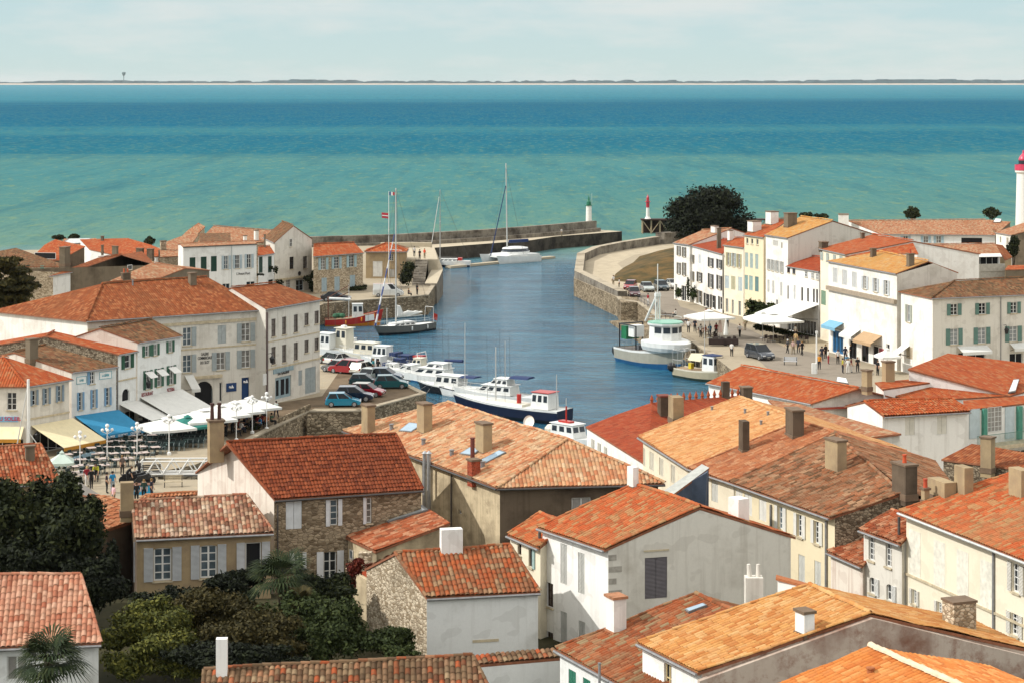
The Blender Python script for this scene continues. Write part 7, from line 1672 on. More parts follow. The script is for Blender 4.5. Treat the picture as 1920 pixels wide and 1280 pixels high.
# ---------------------------------------------------------------- awnings and parasols
def awning(label, h, i, x0, x1, ztop, drop, out, m, vm=None, vh=.3, words=None, wm=None, ws=.3):
    a, _ = h.loc(i, x0, 700); b_, _ = h.loc(i, x1, 700); f = h.fac[i]; o = h.fp(i, a, ztop, .05)
    t = [h.fp(i, a, ztop, .03), h.fp(i, b_, ztop, .03), h.fp(i, b_, ztop - drop, out), h.fp(i, a, ztop - drop, out)]
    r = thing('awning', label, 'awning', V((o.x, o.y, ztop)))
    mb = MB(); mb.prism(t, UP * .04); mb.build('canvas', m, r, r.location)
    mb = MB(); mb.obox(t[3] - UP * vh, f['d'] * (b_ - a), UP * vh, f['n'] * .03); mb.build('valance', vm or m, r, r.location)
    mb = MB()
    for q in (a + .1, b_ - .1): mb.tube(h.fp(i, q, ztop - drop - .3, .03), h.fp(i, q, ztop - drop + .02, out), .03)
    mb.build('arm', IRON, r, r.location)
    if words: text(words, r, r.location, h.fp(i, (a + b_) / 2, ztop - drop - vh * .85, out + .04), f['d'], ws, wm or WTX)
    return r
def cloth(n, rgb): return plain(n, C(*rgb), .9, 0, .05, 2, .1)
CY_ = cloth('yellow_awning_cloth', (238, 224, 184)); OV = cloth('orange_valance', (196, 140, 60)); CB = cloth('blue_awning_cloth', (64, 142, 182)); CW = cloth('white_awning_cloth', (232, 232, 226)); CG = cloth('green_valance', (40, 120, 88)); CGR = cloth('green_parasol_cloth', (60, 128, 118)); CT = cloth('tan_awning_cloth', (190, 160, 125)); CLB = cloth('light_blue_awning_cloth', (130, 180, 205))
awning('pale yellow awning with orange edge on the left side of the corner house', H5_, 3, -30, 45, 5.6, .9, 1.3, CY_, OV)
awning('wide pale yellow awning with orange edge below the grey shutters', H5_, 0, 58, 137, 5.6, 1.6, 4.2, CY_, OV)
awning('bright blue awning of the creperie', H4_, 0, 140, 222, 5.5, 1.4, 4.0, CB, CB, .35, 'LA MER    LE PORT    CREPERIE', WTX, .3)
awning('short white awning with green lettered edge beside the blue one', H3_, 0, 224, 259, 5.7, 1.3, 3.8, CW, CG, .35, 'PIZZERIA', WTX, .28)
awning('long white awning with green lettered edge under the restaurant lettering', G3, 0, 262, 341, 6.0, 1.5, 4.0, CW, CG, .35, 'RESTAURANT    LA MARINE', WTX, .32)
awning('small white awning beside the dark arched passage', G1, 0, 346, 362, 6.6, 1.2, 1.8, CW)
awning('broad white awning of the right quay cafe', R6_, 0, 1482, 1535, 7.2, 1.6, 5.5, CW)
awning('light blue awning over the blue shop door', R8, 0, 1556, 1582, 7.0, .6, 1.2, CLB, CLB, .35); awning('pale awning over the first shop of the white corner building', R8, 0, 1591, 1614, 6.7, .8, 1.3, CW); awning('tan awning over the second shop of the white corner building', R8, 0, 1620, 1654, 6.6, .9, 1.5, CT)
awning('small white awning on the side wall of the grey corner house', R9, 3, 1694, 1706, 6.2, .9, 1.4, CW, vh=.05)
awning('flat white awning low on the grey corner house', R9, 0, 1795, 1850, 6.6, .5, 1.2, CW); awning('white awning over the dark doorway at the right edge', R9, 0, 1893, 1925, 6.7, .5, 1.0, CW)
def parasol(label, px, py, z, w, m, hgt=3.1, rz=.3, lift=None, closed=False, group=None):
    """px,py: foot"""
    q = P(px, py, z); r = thing('parasol', label, 'parasol', q, rz, group)
    mb = MB(); mb.tube((0, 0, 0), (0, 0, hgt), .04, .04, 8); mb.build('pole', SPAR, r)
    mb = MB(); mb.lathe((0, 0, 0), [(.35, 0), (.35, .08), (0, .1)], 12); mb.build('base', plain('parasol_base', C(190, 190, 186), .7), r)
    mb = MB(); a = w / 2; ze = hgt - .75
    if closed:
        mb.lathe((0, 0, 0), [(.32, .9), (.34, 1.1), (.22, 2.0), (.08, hgt)], 8)
    else:
        c4_ = [V((x * a, y * a, ze)) for x, y in ((-1, -1), (1, -1), (1, 1), (-1, 1))]; t_ = V((0, 0, hgt)); k4 = [t_.lerp(c, .2) + UP * .03 for c in c4_]
        for i in range(4):
            j = (i + 1) % 4; md = (c4_[i] + c4_[j]) / 2 - UP * .05
            mb.add([c4_[i], md, t_]); mb.add([md, c4_[j], t_]); mb.add([c4_[i], c4_[i] - UP * .22, md - UP * .22, md]); mb.add([md, md - UP * .22, c4_[j] - UP * .22, c4_[j]])
            mb.add([k4[i] + UP * .08, k4[j] + UP * .08, t_ + UP * .2])
    mb.build('canopy', m, r); return r
parasol('white square parasol nearest the long green tables', 312, 836, Q, 4.4, CW, 2.6, .5)
parasol('teal green parasol between two white ones', 352, 829, Q, 3.6, CGR, 2.45, .5)
parasol('large white parasol above the crowded tables', 384, 823, Q, 4.8, CW, 2.8, .5)
parasol('white parasol partly hidden by the dark chimney flues', 414, 813, Q, 4.5, CW, 2.75, .5)
parasol('white parasol second from the gallery corner', 441, 806, Q, 4.5, CW, 2.75, .5)
parasol('white parasol nearest the gallery corner', 469, 797, Q, 4.8, CW, 2.7, .5)
parasol('small pale parasol over a kiosk at the left', 116, 905, Q, 2.0, cloth('pale_green_cloth', (200, 216, 205)), 2.6, .2)
parasol('white parasol over the tables on the right quay', 1330, 634, Q, 5.0, CW, 3.6, .4); parasol('closed cream parasol on the right quay', 1361, 641, Q, 2.0, CW, 3.0, closed=True); parasol('closed pinkish parasol beside the cream one', 1350, 636, Q, 2.0, cloth('pink_cream_cloth', (226, 200, 186)), 3.0, closed=True)
parasol('large white parasol of the right quay cafe terrace', 1450, 640, Q, 6.0, CW, 3.6, .3); parasol('white parasol beside the small leafy tree', 1430, 634, Q, 4.0, CW, 3.4, .3)
parasol('small white parasol near the dark oleander', 1664, 700, Q, 2.4, CW, 2.8, .3)

# ---------------------------------------------------------------- street furniture
GLOBE = plain('white_lamp_globe', C(242, 242, 238), .4, 0, .03)
def globe_lamp(label, px, py, n=5, h=3.4, z=Q):
    r = thing('street_lamp', label, 'street lamp', P(px, py, z), .3, 'white globe lamps on the left quay')
    mb = MB(); mb.lathe((0, 0, 0), [(.2, 0), (.2, .2), (.05, .3), (.035, h - .5), (.04, h)], 10); mb.build('post', WHITE, r)
    for k in range(n - 1):
        a = 2 * math.pi * k / (n - 1); p = V((.42 * math.cos(a), .42 * math.sin(a), h - .25)); mb = MB(); mb.tube((0, 0, h - .6), p - UP * .15, .025); mb.build('arm', WHITE, r); mb = MB(); mb.ball(p, .15, 12); mb.build('globe', GLOBE, r)
    mb = MB(); mb.ball((0, 0, h + .12), .18, 12); mb.build('globe', GLOBE, r); return r
for px, py, lb in ((150, 886, 'white lamp with five globes nearest the left edge'), (201, 872, 'white five globe lamp second from the left'), (257, 868, 'white five globe lamp in front of the rows of tables'), (317, 852, 'white five globe lamp beside the long green tables'), (443, 826, 'white globe lamp beside the seated crowd'), (473, 812, 'white globe lamp among the terrace plants'), (500, 805, 'white globe lamp nearest the quay stairs')): globe_lamp(lb, px, py)
POSTM = plain('grey_green_post', C(110, 130, 126), .7)
for px, py, hh, lb in ((132, 890, 3.0, 'grey green post nearest the left edge'), (172, 872, 3.6, 'tall grey green post in front of the blue awning'), (212, 855, 3.6, 'grey green post beside the menu board'), (263, 848, 3.4, 'grey green post at the edge of the white parasol')):
    mb = MB(); mb.box((0, 0, hh / 2), (.3, .3, hh)); mb.box((0, 0, hh + .03), (.36, .36, .06)); tag(mb.build('terrace_post', POSTM, None, P(px, py, Q)), lb, 'post', 'grey green posts along the left terrace')
def lantern(label, h, i, px, py):
    sx_, z_ = h.loc(i, px, py); r = thing('wall_lantern', label, 'lantern', h.fp(i, sx_, z_, 0)); n = h.fac[i]['n']
    mb = MB(); mb.path([V((0, 0, .5)), n * .5 + UP * .6, n * .6 + UP * .35], .03); mb.build('bracket', IRON, r)
    mb = MB(); mb.lathe(n * .6 + UP * .0, [(.03, .36), (.3, .08), (.26, .05), (.18, -.4), (.05, -.45)], 8); mb.build('lamp', IRON, r)
lantern('black wall lantern on the cream corner house', H5_, 0, 61, 814); lantern('black wall lantern on the restaurant house', G3, 0, 270, 718); lantern('black wall lantern at the joint of the gallery block', G2, 0, 501, 672); lantern('black wall lantern on the grey corner house', R9, 0, 1882, 618)
# mast with stays in front of the corner house
q = P(53, 880, Q); r = thing('flag_mast', 'tall white mast with stays in front of the cream corner house', 'mast', q); mb = MB(); mb.tube((0, 0, 0), (0, 0, 7.9), .16, .12, 10); mb.build('pole', WHITE, r)
mb = MB(); mb.tube((-.1, 0, 7.0), (-1.2, -.4, .5), .05); mb.tube((.1, 0, 3.2), (2.2, -.6, .6), .04); mb.build('stay', SPAR, r)
q = P(367, 412, 4) if False else PY(729, 520, 352); r = thing('flagpole', 'slim white signal mast with flags by the harbour office', 'flagpole', (q.x, q.y, Q)); mb = MB(); mb.tube((0, 0, 0), (0, 0, 15.6), .07, .04, 8); mb.build('pole', WHITE, r)
mb = MB(); mb.prism([(-.1, 0, 12.0), (-1.2, 0, 12.1), (-1.15, 0, 11.2), (-.1, 0, 11.1)], (0, .03, 0)); mb.build('flag', REDP, r); mb = MB(); mb.prism([(-.1, -.02, 11.6), (-1.1, -.02, 11.7), (-1.1, -.02, 11.55), (-.1, -.02, 11.45)], (0, -.02, 0)); mb.build('flag_cross', WHITE, r)
for k, m_ in enumerate((BBLU, WHITE, REDP)): mb = MB(); mb.prism([(.06 + .3 * k, 0, 15.5), (.36 + .3 * k, 0, 15.45), (.36 + .3 * k, 0, 14.9), (.06 + .3 * k, 0, 14.95)], (0, .03, 0)); mb.build('flag_stripe', m_, r)
q = P(520, 825, Q); mb = MB(); mb.tube((0, 0, 0), (0, 0, 3.2), .06, .05, 8); mb.tube((0, 0, 3.2), (.3, 0, 3.3), .05); tag(mb.build('lamp_post', plain('rusty_post', C(90, 60, 45), .8), None, q), 'thin rusty post behind the ridge of the red roof', 'post')
q = P(1531, 700, Q); r = thing('lamp_post', 'white lamp mast with a white box at its foot on the right quay', 'lamp post', q); mb = MB(); mb.tube((0, 0, 0), (0, 0, 4.6), .11, .08, 10); mb.box((0, 0, 4.75), (.25, .25, .3)); mb.build('post', WHITE, r); mb = MB(); mb.box((-.3, 0, .6), (.5, .4, 1.2)); mb.build('box', WHITE, r)
# stone wall chimney-like dish on the near roof edge
q = PY(993, 790, 150); r = thing('satellite_dish', 'white satellite dish on a small chimney at the waterside edge of the salmon roof', 'dish', q); mb = MB(); mb.lathe((0, 0, 0), [(0, 0), (.28, .03), (.34, .1)], 16); o_ = mb.build('dish', WHITE, r); o_.rotation_euler = (rad(75), 0, rad(-30)); o_.scale = (1.3, 1.3, 1.3); mb = MB(); mb.tube((0, .1, -.1), (0, .3, -1.6), .04); mb.build('bracket', IRON, r)
q = PY(969, 792, 149); mb = MB(); mb.box((0, .5, -1.2), (1.15, .8, 3.6)); mb.box((0, .5, .62), (1.3, .95, .12), 1); tag(mb.build('chimney', [W['tan'], MATS['chimney_cap']], None, q), 'mossy tan chimney poking up in front of the navy boat', 'chimney')
# bollards
mb = MB(); mb.lathe((0, 0, 0), [(.13, 0), (.13, .75), (.17, .8), (.17, .95), (0, 1.0)], 10); bo = mb.build('bollard', plain('dark_bollard', C(58, 40, 34), .6), None, P(1305, 583, Q)); tag(bo, 'dark bollard along the right quay roadway', 'bollard', 'bollards along the right quay')
for px, py in ((1312, 588), (1288, 577), (1296, 580), (1328, 594), (1376, 614), (1396, 622), (1238, 586), (1228, 580), (1260, 600), (1272, 604), (1409, 671), (1448, 670), (1449, 641), (1461, 645), (1483, 694), (1518, 691), (1521, 668), (1522, 655), (1553, 700), (1304, 610), (1200, 565)): dup(bo, P(px, py, Q), 0, 'dark bollard along the right quay roadway')
for px, py in ((806 - 40, 552), (695, 575), (794, 738), (760, 727)): b2 = dup(bo, P(px, py, Q), 0, 'dark mooring bollard on the left quays', 'mooring bollards on the left quays')
for k, (px, py) in enumerate(((1076, 442), (1142, 436), (853, 466 - 12), (930, 450))): b2 = dup(bo, P(px, py, 2.7), 0, 'dark mooring bollard on the mole', 'mooring bollards on the mole')
# benches
def bench(label, px, py, rz, m, z=Q):
    r = thing('bench', label, 'bench', P(px, py, z), rz)
    mb = MB(); [mb.box((0, -.16 + .11 * k, .45), (1.6, .08, .04)) for k in range(4)]; mb.build('seat', m, r); mb = MB(); [mb.box((0, .28 + .03 * k, .6 + .14 * k), (1.6, .03, .1)) for k in range(3)]; mb.build('backrest', m, r)
    for sx_ in (-.72, .72): mb = MB(); mb.path([(sx_, -.2, 0), (sx_, -.18, .43), (sx_, .22, .43), (sx_, .26, 0)], .035); mb.path([(sx_, .22, .43), (sx_, .36, .95)], .035); mb.build('leg', IRON, r)
bench('stone topped bench on the left square facing the footbridge', 325, 912, .15, STONE); bench('bench by the motorcycles on the left square', 285, 892, .3, IRON); bench('blue and white slatted bench on the right quay', 1482, 684, -.2, paint('pale_bench_paint', (200, 205, 210)))
bench('dark bench along the right quay edge', 1248, 600, -.5, BROWNF); bench('second dark bench nearer the trawler', 1272, 612, -.5, BROWNF)
# footbridge over the inner channel
q = P(318, 890, Q); r = thing('footbridge', 'white steel truss footbridge across the inner channel', 'bridge', V((P(270, 891, Q))), .02)
mb = MB(); mb.box((2.9, 0, .15), (6.2, 1.5, .14)); mb.build('bridge_deck', plain('grey_bridge_deck', C(150, 148, 142), .8), r)
for sy in (-.75, .75):
    mb = MB(); mb.tube((0, sy, .25), (5.8, sy, .25), .07); mb.tube((0, sy, 1.35), (5.8, sy, 1.35), .06)
    for k in range(4): mb.tube((.3 + 1.4 * k, sy, .25), (1.0 + 1.4 * k, sy, 1.35), .07); mb.tube((1.0 + 1.4 * k, sy, 1.35), (1.7 + 1.4 * k, sy, .25), .05)
    mb.build('truss', WHITE, r)
mb = MB()
for k in range(9): mb.tube((-.2 - .0 * k, -.75 + .19 * k, .1), (-.2, -.75 + .19 * k, 1.3), .03, .03, 5)
mb.tube((-.2, -.8, 1.3), (-.2, .8, 1.3), .05); mb.tube((-.2, -.8, .2), (-.2, .8, .2), .05); mb.build('gate', WHITE, r)
# quay stairs beside the car park
mb = MB(); a = P(583, 775, Q)
for k in range(9): mb.obox((a.x - .3 + .33 * k, a.y - .9 - .02 * k, -.4), (.34, 0, 0), (0, 1.2, 0), (0, 0, 3.3 - .34 * k))
tag(mb.build('quay_stairs', W['quay']), 'worn stone stairs leading down from the car park wall', 'steps')
mb = MB(); a, c = P(520, 795, Q), P(578, 771, Q); mb.prism([a, c, c + UP * .75, a + UP * .6], V((-.3, -.4, 0)).normalized() * -.4); tag(mb.build('low_wall', W['quay']), 'low stone wall along the quay between car park and terrace', 'wall')
mb = MB(); pts_ = [(585, 815), (700, 805), (720, 840), (560, 850)]; sheet('basin_mud', [p2(x, y, .08) for x, y in ((540, 800), (580, 782), (676, 785), (720, 800), (760, 900), (500, 900))], plaster('wet_mud', C(84, 74, 60), C(50, 44, 36), .6, .1), .08)
# gravestone-like kiosk
q = P(116, 897, Q); mb = MB(); mb.box((0, 0, 1.1), (1.0, .8, 2.2)); mb.box((0, 0, 2.25), (1.15, .95, .1)); tag(mb.build('kiosk', plain('pale_kiosk', C(200, 195, 185), .7), None, q), 'narrow pale kiosk box under the small parasol', 'kiosk')
# menu board
q = P(184, 868, Q); mb = MB(); mb.prism([(-.4, 0, 1.6), (.4, 0, 1.6), (.5, -.5, .9), (-.3, -.5, .9)], (0, .02, .04)); tag(mb.build('menu_board', WHITE, None, q), 'tilted white menu board in front of the blue awning', 'board')

# ---------------------------------------------------------------- tables and chairs
GRC = plain('dark_green_plastic', C(22, 44, 42), .45); LEGM = plain('pale_chair_leg', C(150, 165, 165), .4); PTOP = plain('pinkish_table_top', C(205, 188, 180), .5); GTOP = plain('green_table_top', C(110, 140, 136), .5)
def cafe_table(label, loc, rz, top, group, w=.8, d=.8):
    r = thing('cafe_table', label, 'table', loc, rz, group); mb = MB(); mb.box((0, 0, .73), (w, d, .04)); mb.build('table_top', top, r); mb = MB(); mb.tube((0, 0, .04), (0, 0, .71), .04); mb.build('pedestal', IRON, r); mb = MB(); mb.box((0, 0, .02), (.45, .08, .04)); mb.box((0, 0, .045), (.08, .45, .03)); mb.build('foot', IRON, r); return r
def cafe_chair(label, loc, rz, m, lm, group):
    r = thing('cafe_chair', label, 'chair', loc, rz, group); mb = MB(); mb.box((0, 0, .45), (.46, .46, .04)); mb.build('seat', m, r); mb = MB(); mb.loft([[V((x, -.2 - .02 * k + .05 * abs(x) * 2, .48 + .14 * k)) for x in (-.24, -.08, .08, .24)] + [V((x, -.24 - .02 * k + .05 * abs(x) * 2, .48 + .14 * k)) for x in (.24, .08, -.08, -.24)] for k in range(4)]); mb.build('backrest', m, r)
    for x in (-.2, .2):
        for y in (-.2, .2): mb = MB(); mb.tube((x * 1.1, y * 1.1, 0), (x, y, .44), .02, .02, 5); mb.build('leg', lm, r)
        mb = MB(); mb.path([(x * 1.15, -.2, .7), (x * 1.15, .16, .66), (x * 1.1, .18, .45)], .02, 4); mb.build('armrest', lm, r)
    return r
TG = 'small pale topped tables on the left terrace'; CG_ = 'dark green chairs around the small terrace tables'
tb = cafe_table('small pale topped table on the left terrace', P(150, 905, Q), .4, PTOP, TG); ch = cafe_chair('dark green plastic chair on the left terrace', P(150, 912, Q), 0, GRC, LEGM, CG_)
rn = random.Random(4); first = True
for j in range(5):
    for i in range(9):
        # grid parallel to the restaurant row
        fx = i / 8; x = 143 + 150 * fx - j * 4; y = 900 - 48 * fx - 11.5 * j + (4 if i % 2 else 0)
        if (j > 3 and i < 3) or x < 128: continue
        q = P(x, y, Q) + V((rn.uniform(-.2, .2), rn.uniform(-.2, .2), 0))
        dup(tb, q, .4 + rn.uniform(-.2, .2), 'small pale topped table on the left terrace')
        for k in range(2 + (rn.random() > .45)):
            a = .4 + 2 * math.pi * k / 3 + rn.uniform(-.3, .3); dup(ch, q + V((math.cos(a), math.sin(a), 0)) * .72, a + math.pi / 2, 'dark green plastic chair on the left terrace')
for j in range(5):
    for i in range(3):
        x = 292 + 36 * i + j * 3; y = 848 - 6 * i - 8 * j; q = P(x, y, Q)
        if j == 0 and i == 0: lt = cafe_table('long green topped table under the parasols', q, .12, GTOP, 'long green tables under the parasols', 2.0, .75)
        else: dup(lt, q, .12, 'long green topped table under the parasols')
        for k in range(4):
            dup(ch, q + V((-.75 + .5 * k, -.6, 0)), 0 + math.pi, 'dark green plastic chair at the long green tables', 'dark green chairs at the long tables')
CB2 = cafe_chair('pale blue chair in the row under the yellow awning', P(90, 890, Q), .4, plain('pale_blue_plastic', C(150, 180, 195), .5), LEGM, 'pale blue chairs under the yellow awning')
for k in range(11): dup(CB2, P(96 + 7.6 * k, 887 - 2.3 * k, Q), .5, 'pale blue chair in the row under the yellow awning')
DW = plain('dark_wicker', C(52, 38, 34), .8)
wk = cafe_chair('dark wicker chair on the right quay terrace', P(1340, 640, Q), .2, DW, DW, 'dark wicker chairs on the right quay')
for px, py in ((1310, 625), (1318, 630), (1326, 628), (1336, 634), (1345, 637), (1352, 645), (1368, 645), (1374, 643), (1380, 645), (1434, 640), (1444, 642), (1456, 640), (1466, 643), (1478, 641), (1490, 643), (1500, 641), (1512, 642)): dup(wk, P(px, py, Q), rn.uniform(0, 6), 'dark wicker chair on the right quay terrace')
wt = cafe_table('dark table on the right quay terrace', P(1331, 638, Q), .3, DW, 'dark tables on the right quay')
for px, py in ((1316, 627), (1345, 643), (1360, 647), (1374, 647), (1440, 641), (1462, 641), (1486, 642), (1506, 641)): dup(wt, P(px, py, Q), .3, 'dark table on the right quay terrace')
for px, py, lb in ((1343, 648, 'low dark wicker sofa left of the closed parasol'), (1370, 648, 'long dark wicker sofa right of the closed parasol')):
    r = thing('wicker_sofa', lb, 'sofa', P(px, py, Q), -.1); mb = MB(); mb.box((0, 0, .3), (1.9, .8, .3)); mb.build('seat', DW, r); mb = MB(); mb.box((0, -.38, .6), (1.9, .16, .7)); mb.build('backrest', DW, r); mb = MB(); mb.box((-.9, 0, .5), (.14, .7, .5)); mb.build('armrest', DW, r); mb = MB(); mb.box((.9, 0, .5), (.14, .7, .5)); mb.build('armrest', DW, r)
fl = leaves('x', [(0, 0, .4, .4, .4, .3)], 10, .1, LF['green']) ; bpy.data.objects.remove(fl)
mb = MB(); [mb.ball((.75 * k, .2 * (k % 2), .55 + .1 * (k % 2)), .42, 12) for k in range(1)]; gb = tag(mb.build('white_buoy', GLOBE, None, P(1355, 652, Q)), 'round white buoy in the row behind the man in white', 'buoy', 'white buoys in a row on the right quay')
for k in range(1, 7): dup(gb, P(1355 + 6.3 * k, 652 + (k % 2) * 1.5, Q), 0, 'round white buoy in the row behind the man in white')
rp = MB(); rp.box((0, 0, .7), (1.1, .4, 1.4)); rp.box((0, 0, 1.45), (1.2, .5, .1)); tag(rp.build('red_board', paint('red_board_paint', (200, 55, 50)), None, P(1388, 612, Q)), 'red standing board near the yellow house', 'board')
for k, (px, py, w) in enumerate(((1401, 622, 1.6), (1415, 626, 1.4))):
    mb = MB(); mb.prism([(-w / 2, -.4, 0), (w / 2, -.4, 0), (w / 2, .4, 0), (-w / 2, .4, 0)], (0, 0, .8)); mb.prism([(-w / 2 - .08, -.48, .8), (w / 2 + .08, -.48, .8), (w / 2 + .08, .48, .8), (-w / 2 - .08, .48, .8)], (0, 0, .1)); tag(mb.build('planter', WHITE, None, P(px, py, Q)), ('white planter box left of the cafe hedge', 'white planter box touching the cafe hedge')[k], 'planter')

# ---------------------------------------------------------------- people
SKIN = plain('skin', C(205, 160, 130), .6, 0, .05)
def figure(pose):
    hip = 1.0 if pose != 'sit' else .5
    J = {'pel': (0, 0, .95), 'wa': (0, 0, 1.1), 'ch': (0, .01, 1.35), 'ne': (0, 0, 1.5), 'he': (0, .02, 1.6), 'to': (0, .01, 1.72)}
    sw = {'stand': (.0, .0), 'walk': (.22, -.22), 'sit': (0, 0), 'bend': (0, 0)}[pose]
    for s, k in ((1, 'l'), (-1, 'r')):
        f = sw[0] if s > 0 else sw[1]
        J['hp' + k] = (.1 * s, 0, .9); J['kn' + k] = (.11 * s, f * .6 + .03, .5); J['an' + k] = (.12 * s, f, .09); J['ft' + k] = (.13 * s, f + .16, .035)
        J['sh' + k] = (.18 * s, 0, 1.42); J['el' + k] = (.25 * s, -f * .5, 1.15); J['wr' + k] = (.25 * s, -f * .8 + .12, .92); J['ha' + k] = (.25 * s, -f * .8 + .16, .83)
    if pose == 'sit':
        d = .48
        for n in ('pel', 'wa', 'ch', 'ne', 'he', 'to', 'hpl', 'hpr', 'shl', 'shr'): x, y, z = J[n]; J[n] = (x, y, z - d)
        for s, k in ((1, 'l'), (-1, 'r')): J['kn' + k] = (.14 * s, .42, .5); J['an' + k] = (.14 * s, .45, .09); J['ft' + k] = (.15 * s, .6, .035); J['el' + k] = (.25 * s, .08, .7); J['wr' + k] = (.2 * s, .32, .68); J['ha' + k] = (.18 * s, .4, .68)
    if pose == 'bend':
        for n in ('ch', 'ne', 'he', 'to', 'shl', 'shr'):
            x, y, z = J[n]; h_ = z - 1.1; J[n] = (x, y + h_ * .8, 1.1 + h_ * .6)
        for s, k in ((1, 'l'), (-1, 'r')): J['el' + k] = (.25 * s, .35, .98); J['wr' + k] = (.22 * s, .42, .75); J['ha' + k] = (.22 * s, .44, .66)
    E_ = [('pel', 'wa'), ('wa', 'ch'), ('ch', 'ne'), ('ne', 'he'), ('he', 'to')]
    R_ = {'pel': .165, 'wa': .15, 'ch': .17, 'ne': .055, 'he': .095, 'to': .08, 'hp': .12, 'kn': .078, 'an': .055, 'ft': .045, 'sh': .08, 'el': .056, 'wr': .03, 'ha': .032}
    for k in 'lr': E_ += [('pel', 'hp' + k), ('hp' + k, 'kn' + k), ('kn' + k, 'an' + k), ('an' + k, 'ft' + k), ('ch', 'sh' + k), ('sh' + k, 'el' + k), ('el' + k, 'wr' + k), ('wr' + k, 'ha' + k)]
    nm = list(J); 
    # fingers: short chains from each hand
    for k in 'lr':
        hx, hy, hz = J['ha' + k]; dv = (V(J['ha' + k]) - V(J['wr' + k])).normalized()
        for i in range(5):
            off = V((0, (i - 2) * .017, 0)) if i else V((0, .05, .03)); n1 = 'f%s%d' % (k, i); J[n1] = tuple(V((hx, hy, hz)) + off + dv * (.085 - .008 * abs(i - 2) if i else .04)); nm.append(n1); E_.append(('ha' + k, n1)); R_[n1] = .009
    me = bpy.data.meshes.new('fig'); me.from_pydata([J[n] for n in nm], [(nm.index(a), nm.index(b_)) for a, b_ in E_], []); ob = bpy.data.objects.new('fig', me); COL.objects.link(ob)
    md = ob.modifiers.new('s', 'SKIN'); md.use_smooth_shade = True
    for i, n in enumerate(nm):
        rr = R_.get(n, R_.get(n[:2], .05)); me.skin_vertices[0].data[i].radius = (rr, rr * (.8 if n in ('ch', 'wa', 'pel') else 1)); me.skin_vertices[0].data[i].use_root = n == 'pel'
    sb = ob.modifiers.new('u', 'SUBSURF'); sb.levels = 1; sb.render_levels = 1
    dg = bpy.context.evaluated_depsgraph_get(); dg.update(); out = bpy.data.meshes.new_from_object(ob.evaluated_get(dg)); bpy.data.objects.remove(ob)
    seg = [(V(J[a]), V(J[b_]), a, b_) for a, b_ in E_]
    def region(p):
        best = min(seg, key=lambda t: ((p - t[0]) - (t[1] - t[0]) * max(0, min(1, (p - t[0]).dot(t[1] - t[0]) / max(1e-9, (t[1] - t[0]).length_squared)))).length)
        a, b_ = best[2], best[3]
        if b_[:2] in ('he', 'to') or b_[:2] == 'ha' or b_[0] == 'f' and b_[:2] != 'ft': return 0
        if b_[:2] == 'wr': return 0
        if b_[:2] in ('kn', 'an', 'hp'): return 2
        if b_[:2] == 'ft': return 3
        return 1
    idx = [region(f.center) for f in out.polygons]
    out.polygons.foreach_set('use_smooth', [True] * len(idx))
    hd = V(J['he']); return out, hd, idx
FIG = {k: figure(k) for k in ('stand', 'walk', 'sit', 'bend')}
CL = {}
def clo(rgb):
    if rgb not in CL: CL[rgb] = plain('clothing_%02x%02x%02x' % rgb, C(*rgb), .85, 0, .1)
    return CL[rgb]
SHOE = plain('dark_shoes', (.02, .018, .016), .6)
def person(label, px, py, pose, shirt, trs, hair=(60, 42, 30), rz=None, z=Q, seat=0):
    me, hd, idx = FIG[pose]; q = P(px, py, z); rz = random.uniform(0, 6.28) if rz is None else rz
    me = me.copy(); me.materials.clear()
    for m in (SKIN, clo(shirt), clo(trs), SHOE): me.materials.append(m)
    me.polygons.foreach_set('material_index', idx)
    b = bpy.data.objects.new('person', me); COL.objects.link(b); b.location = q; b.rotation_euler = (0, 0, rz); tag(b, label, 'person')
    mb = MB(); mb.lathe(hd + V((0, -.015, .03)), [(.1, -.06), (.108, .0), (.1, .07), (.06, .12), (0, .135)], 10); mb.build('hair', clo(hair), b)
    mb = MB(); mb.lathe(hd + V((0, .09, -.02)), [(.018, -.02), (.012, .02), (0, .03)], 5); mb.build('nose', SKIN, b)
    return b
NV = (30, 34, 50); BK = (24, 24, 26); WT = (225, 222, 215); RD = (150, 40, 45); BL = (60, 130, 180); KH = (150, 135, 110); GN = (60, 90, 60)
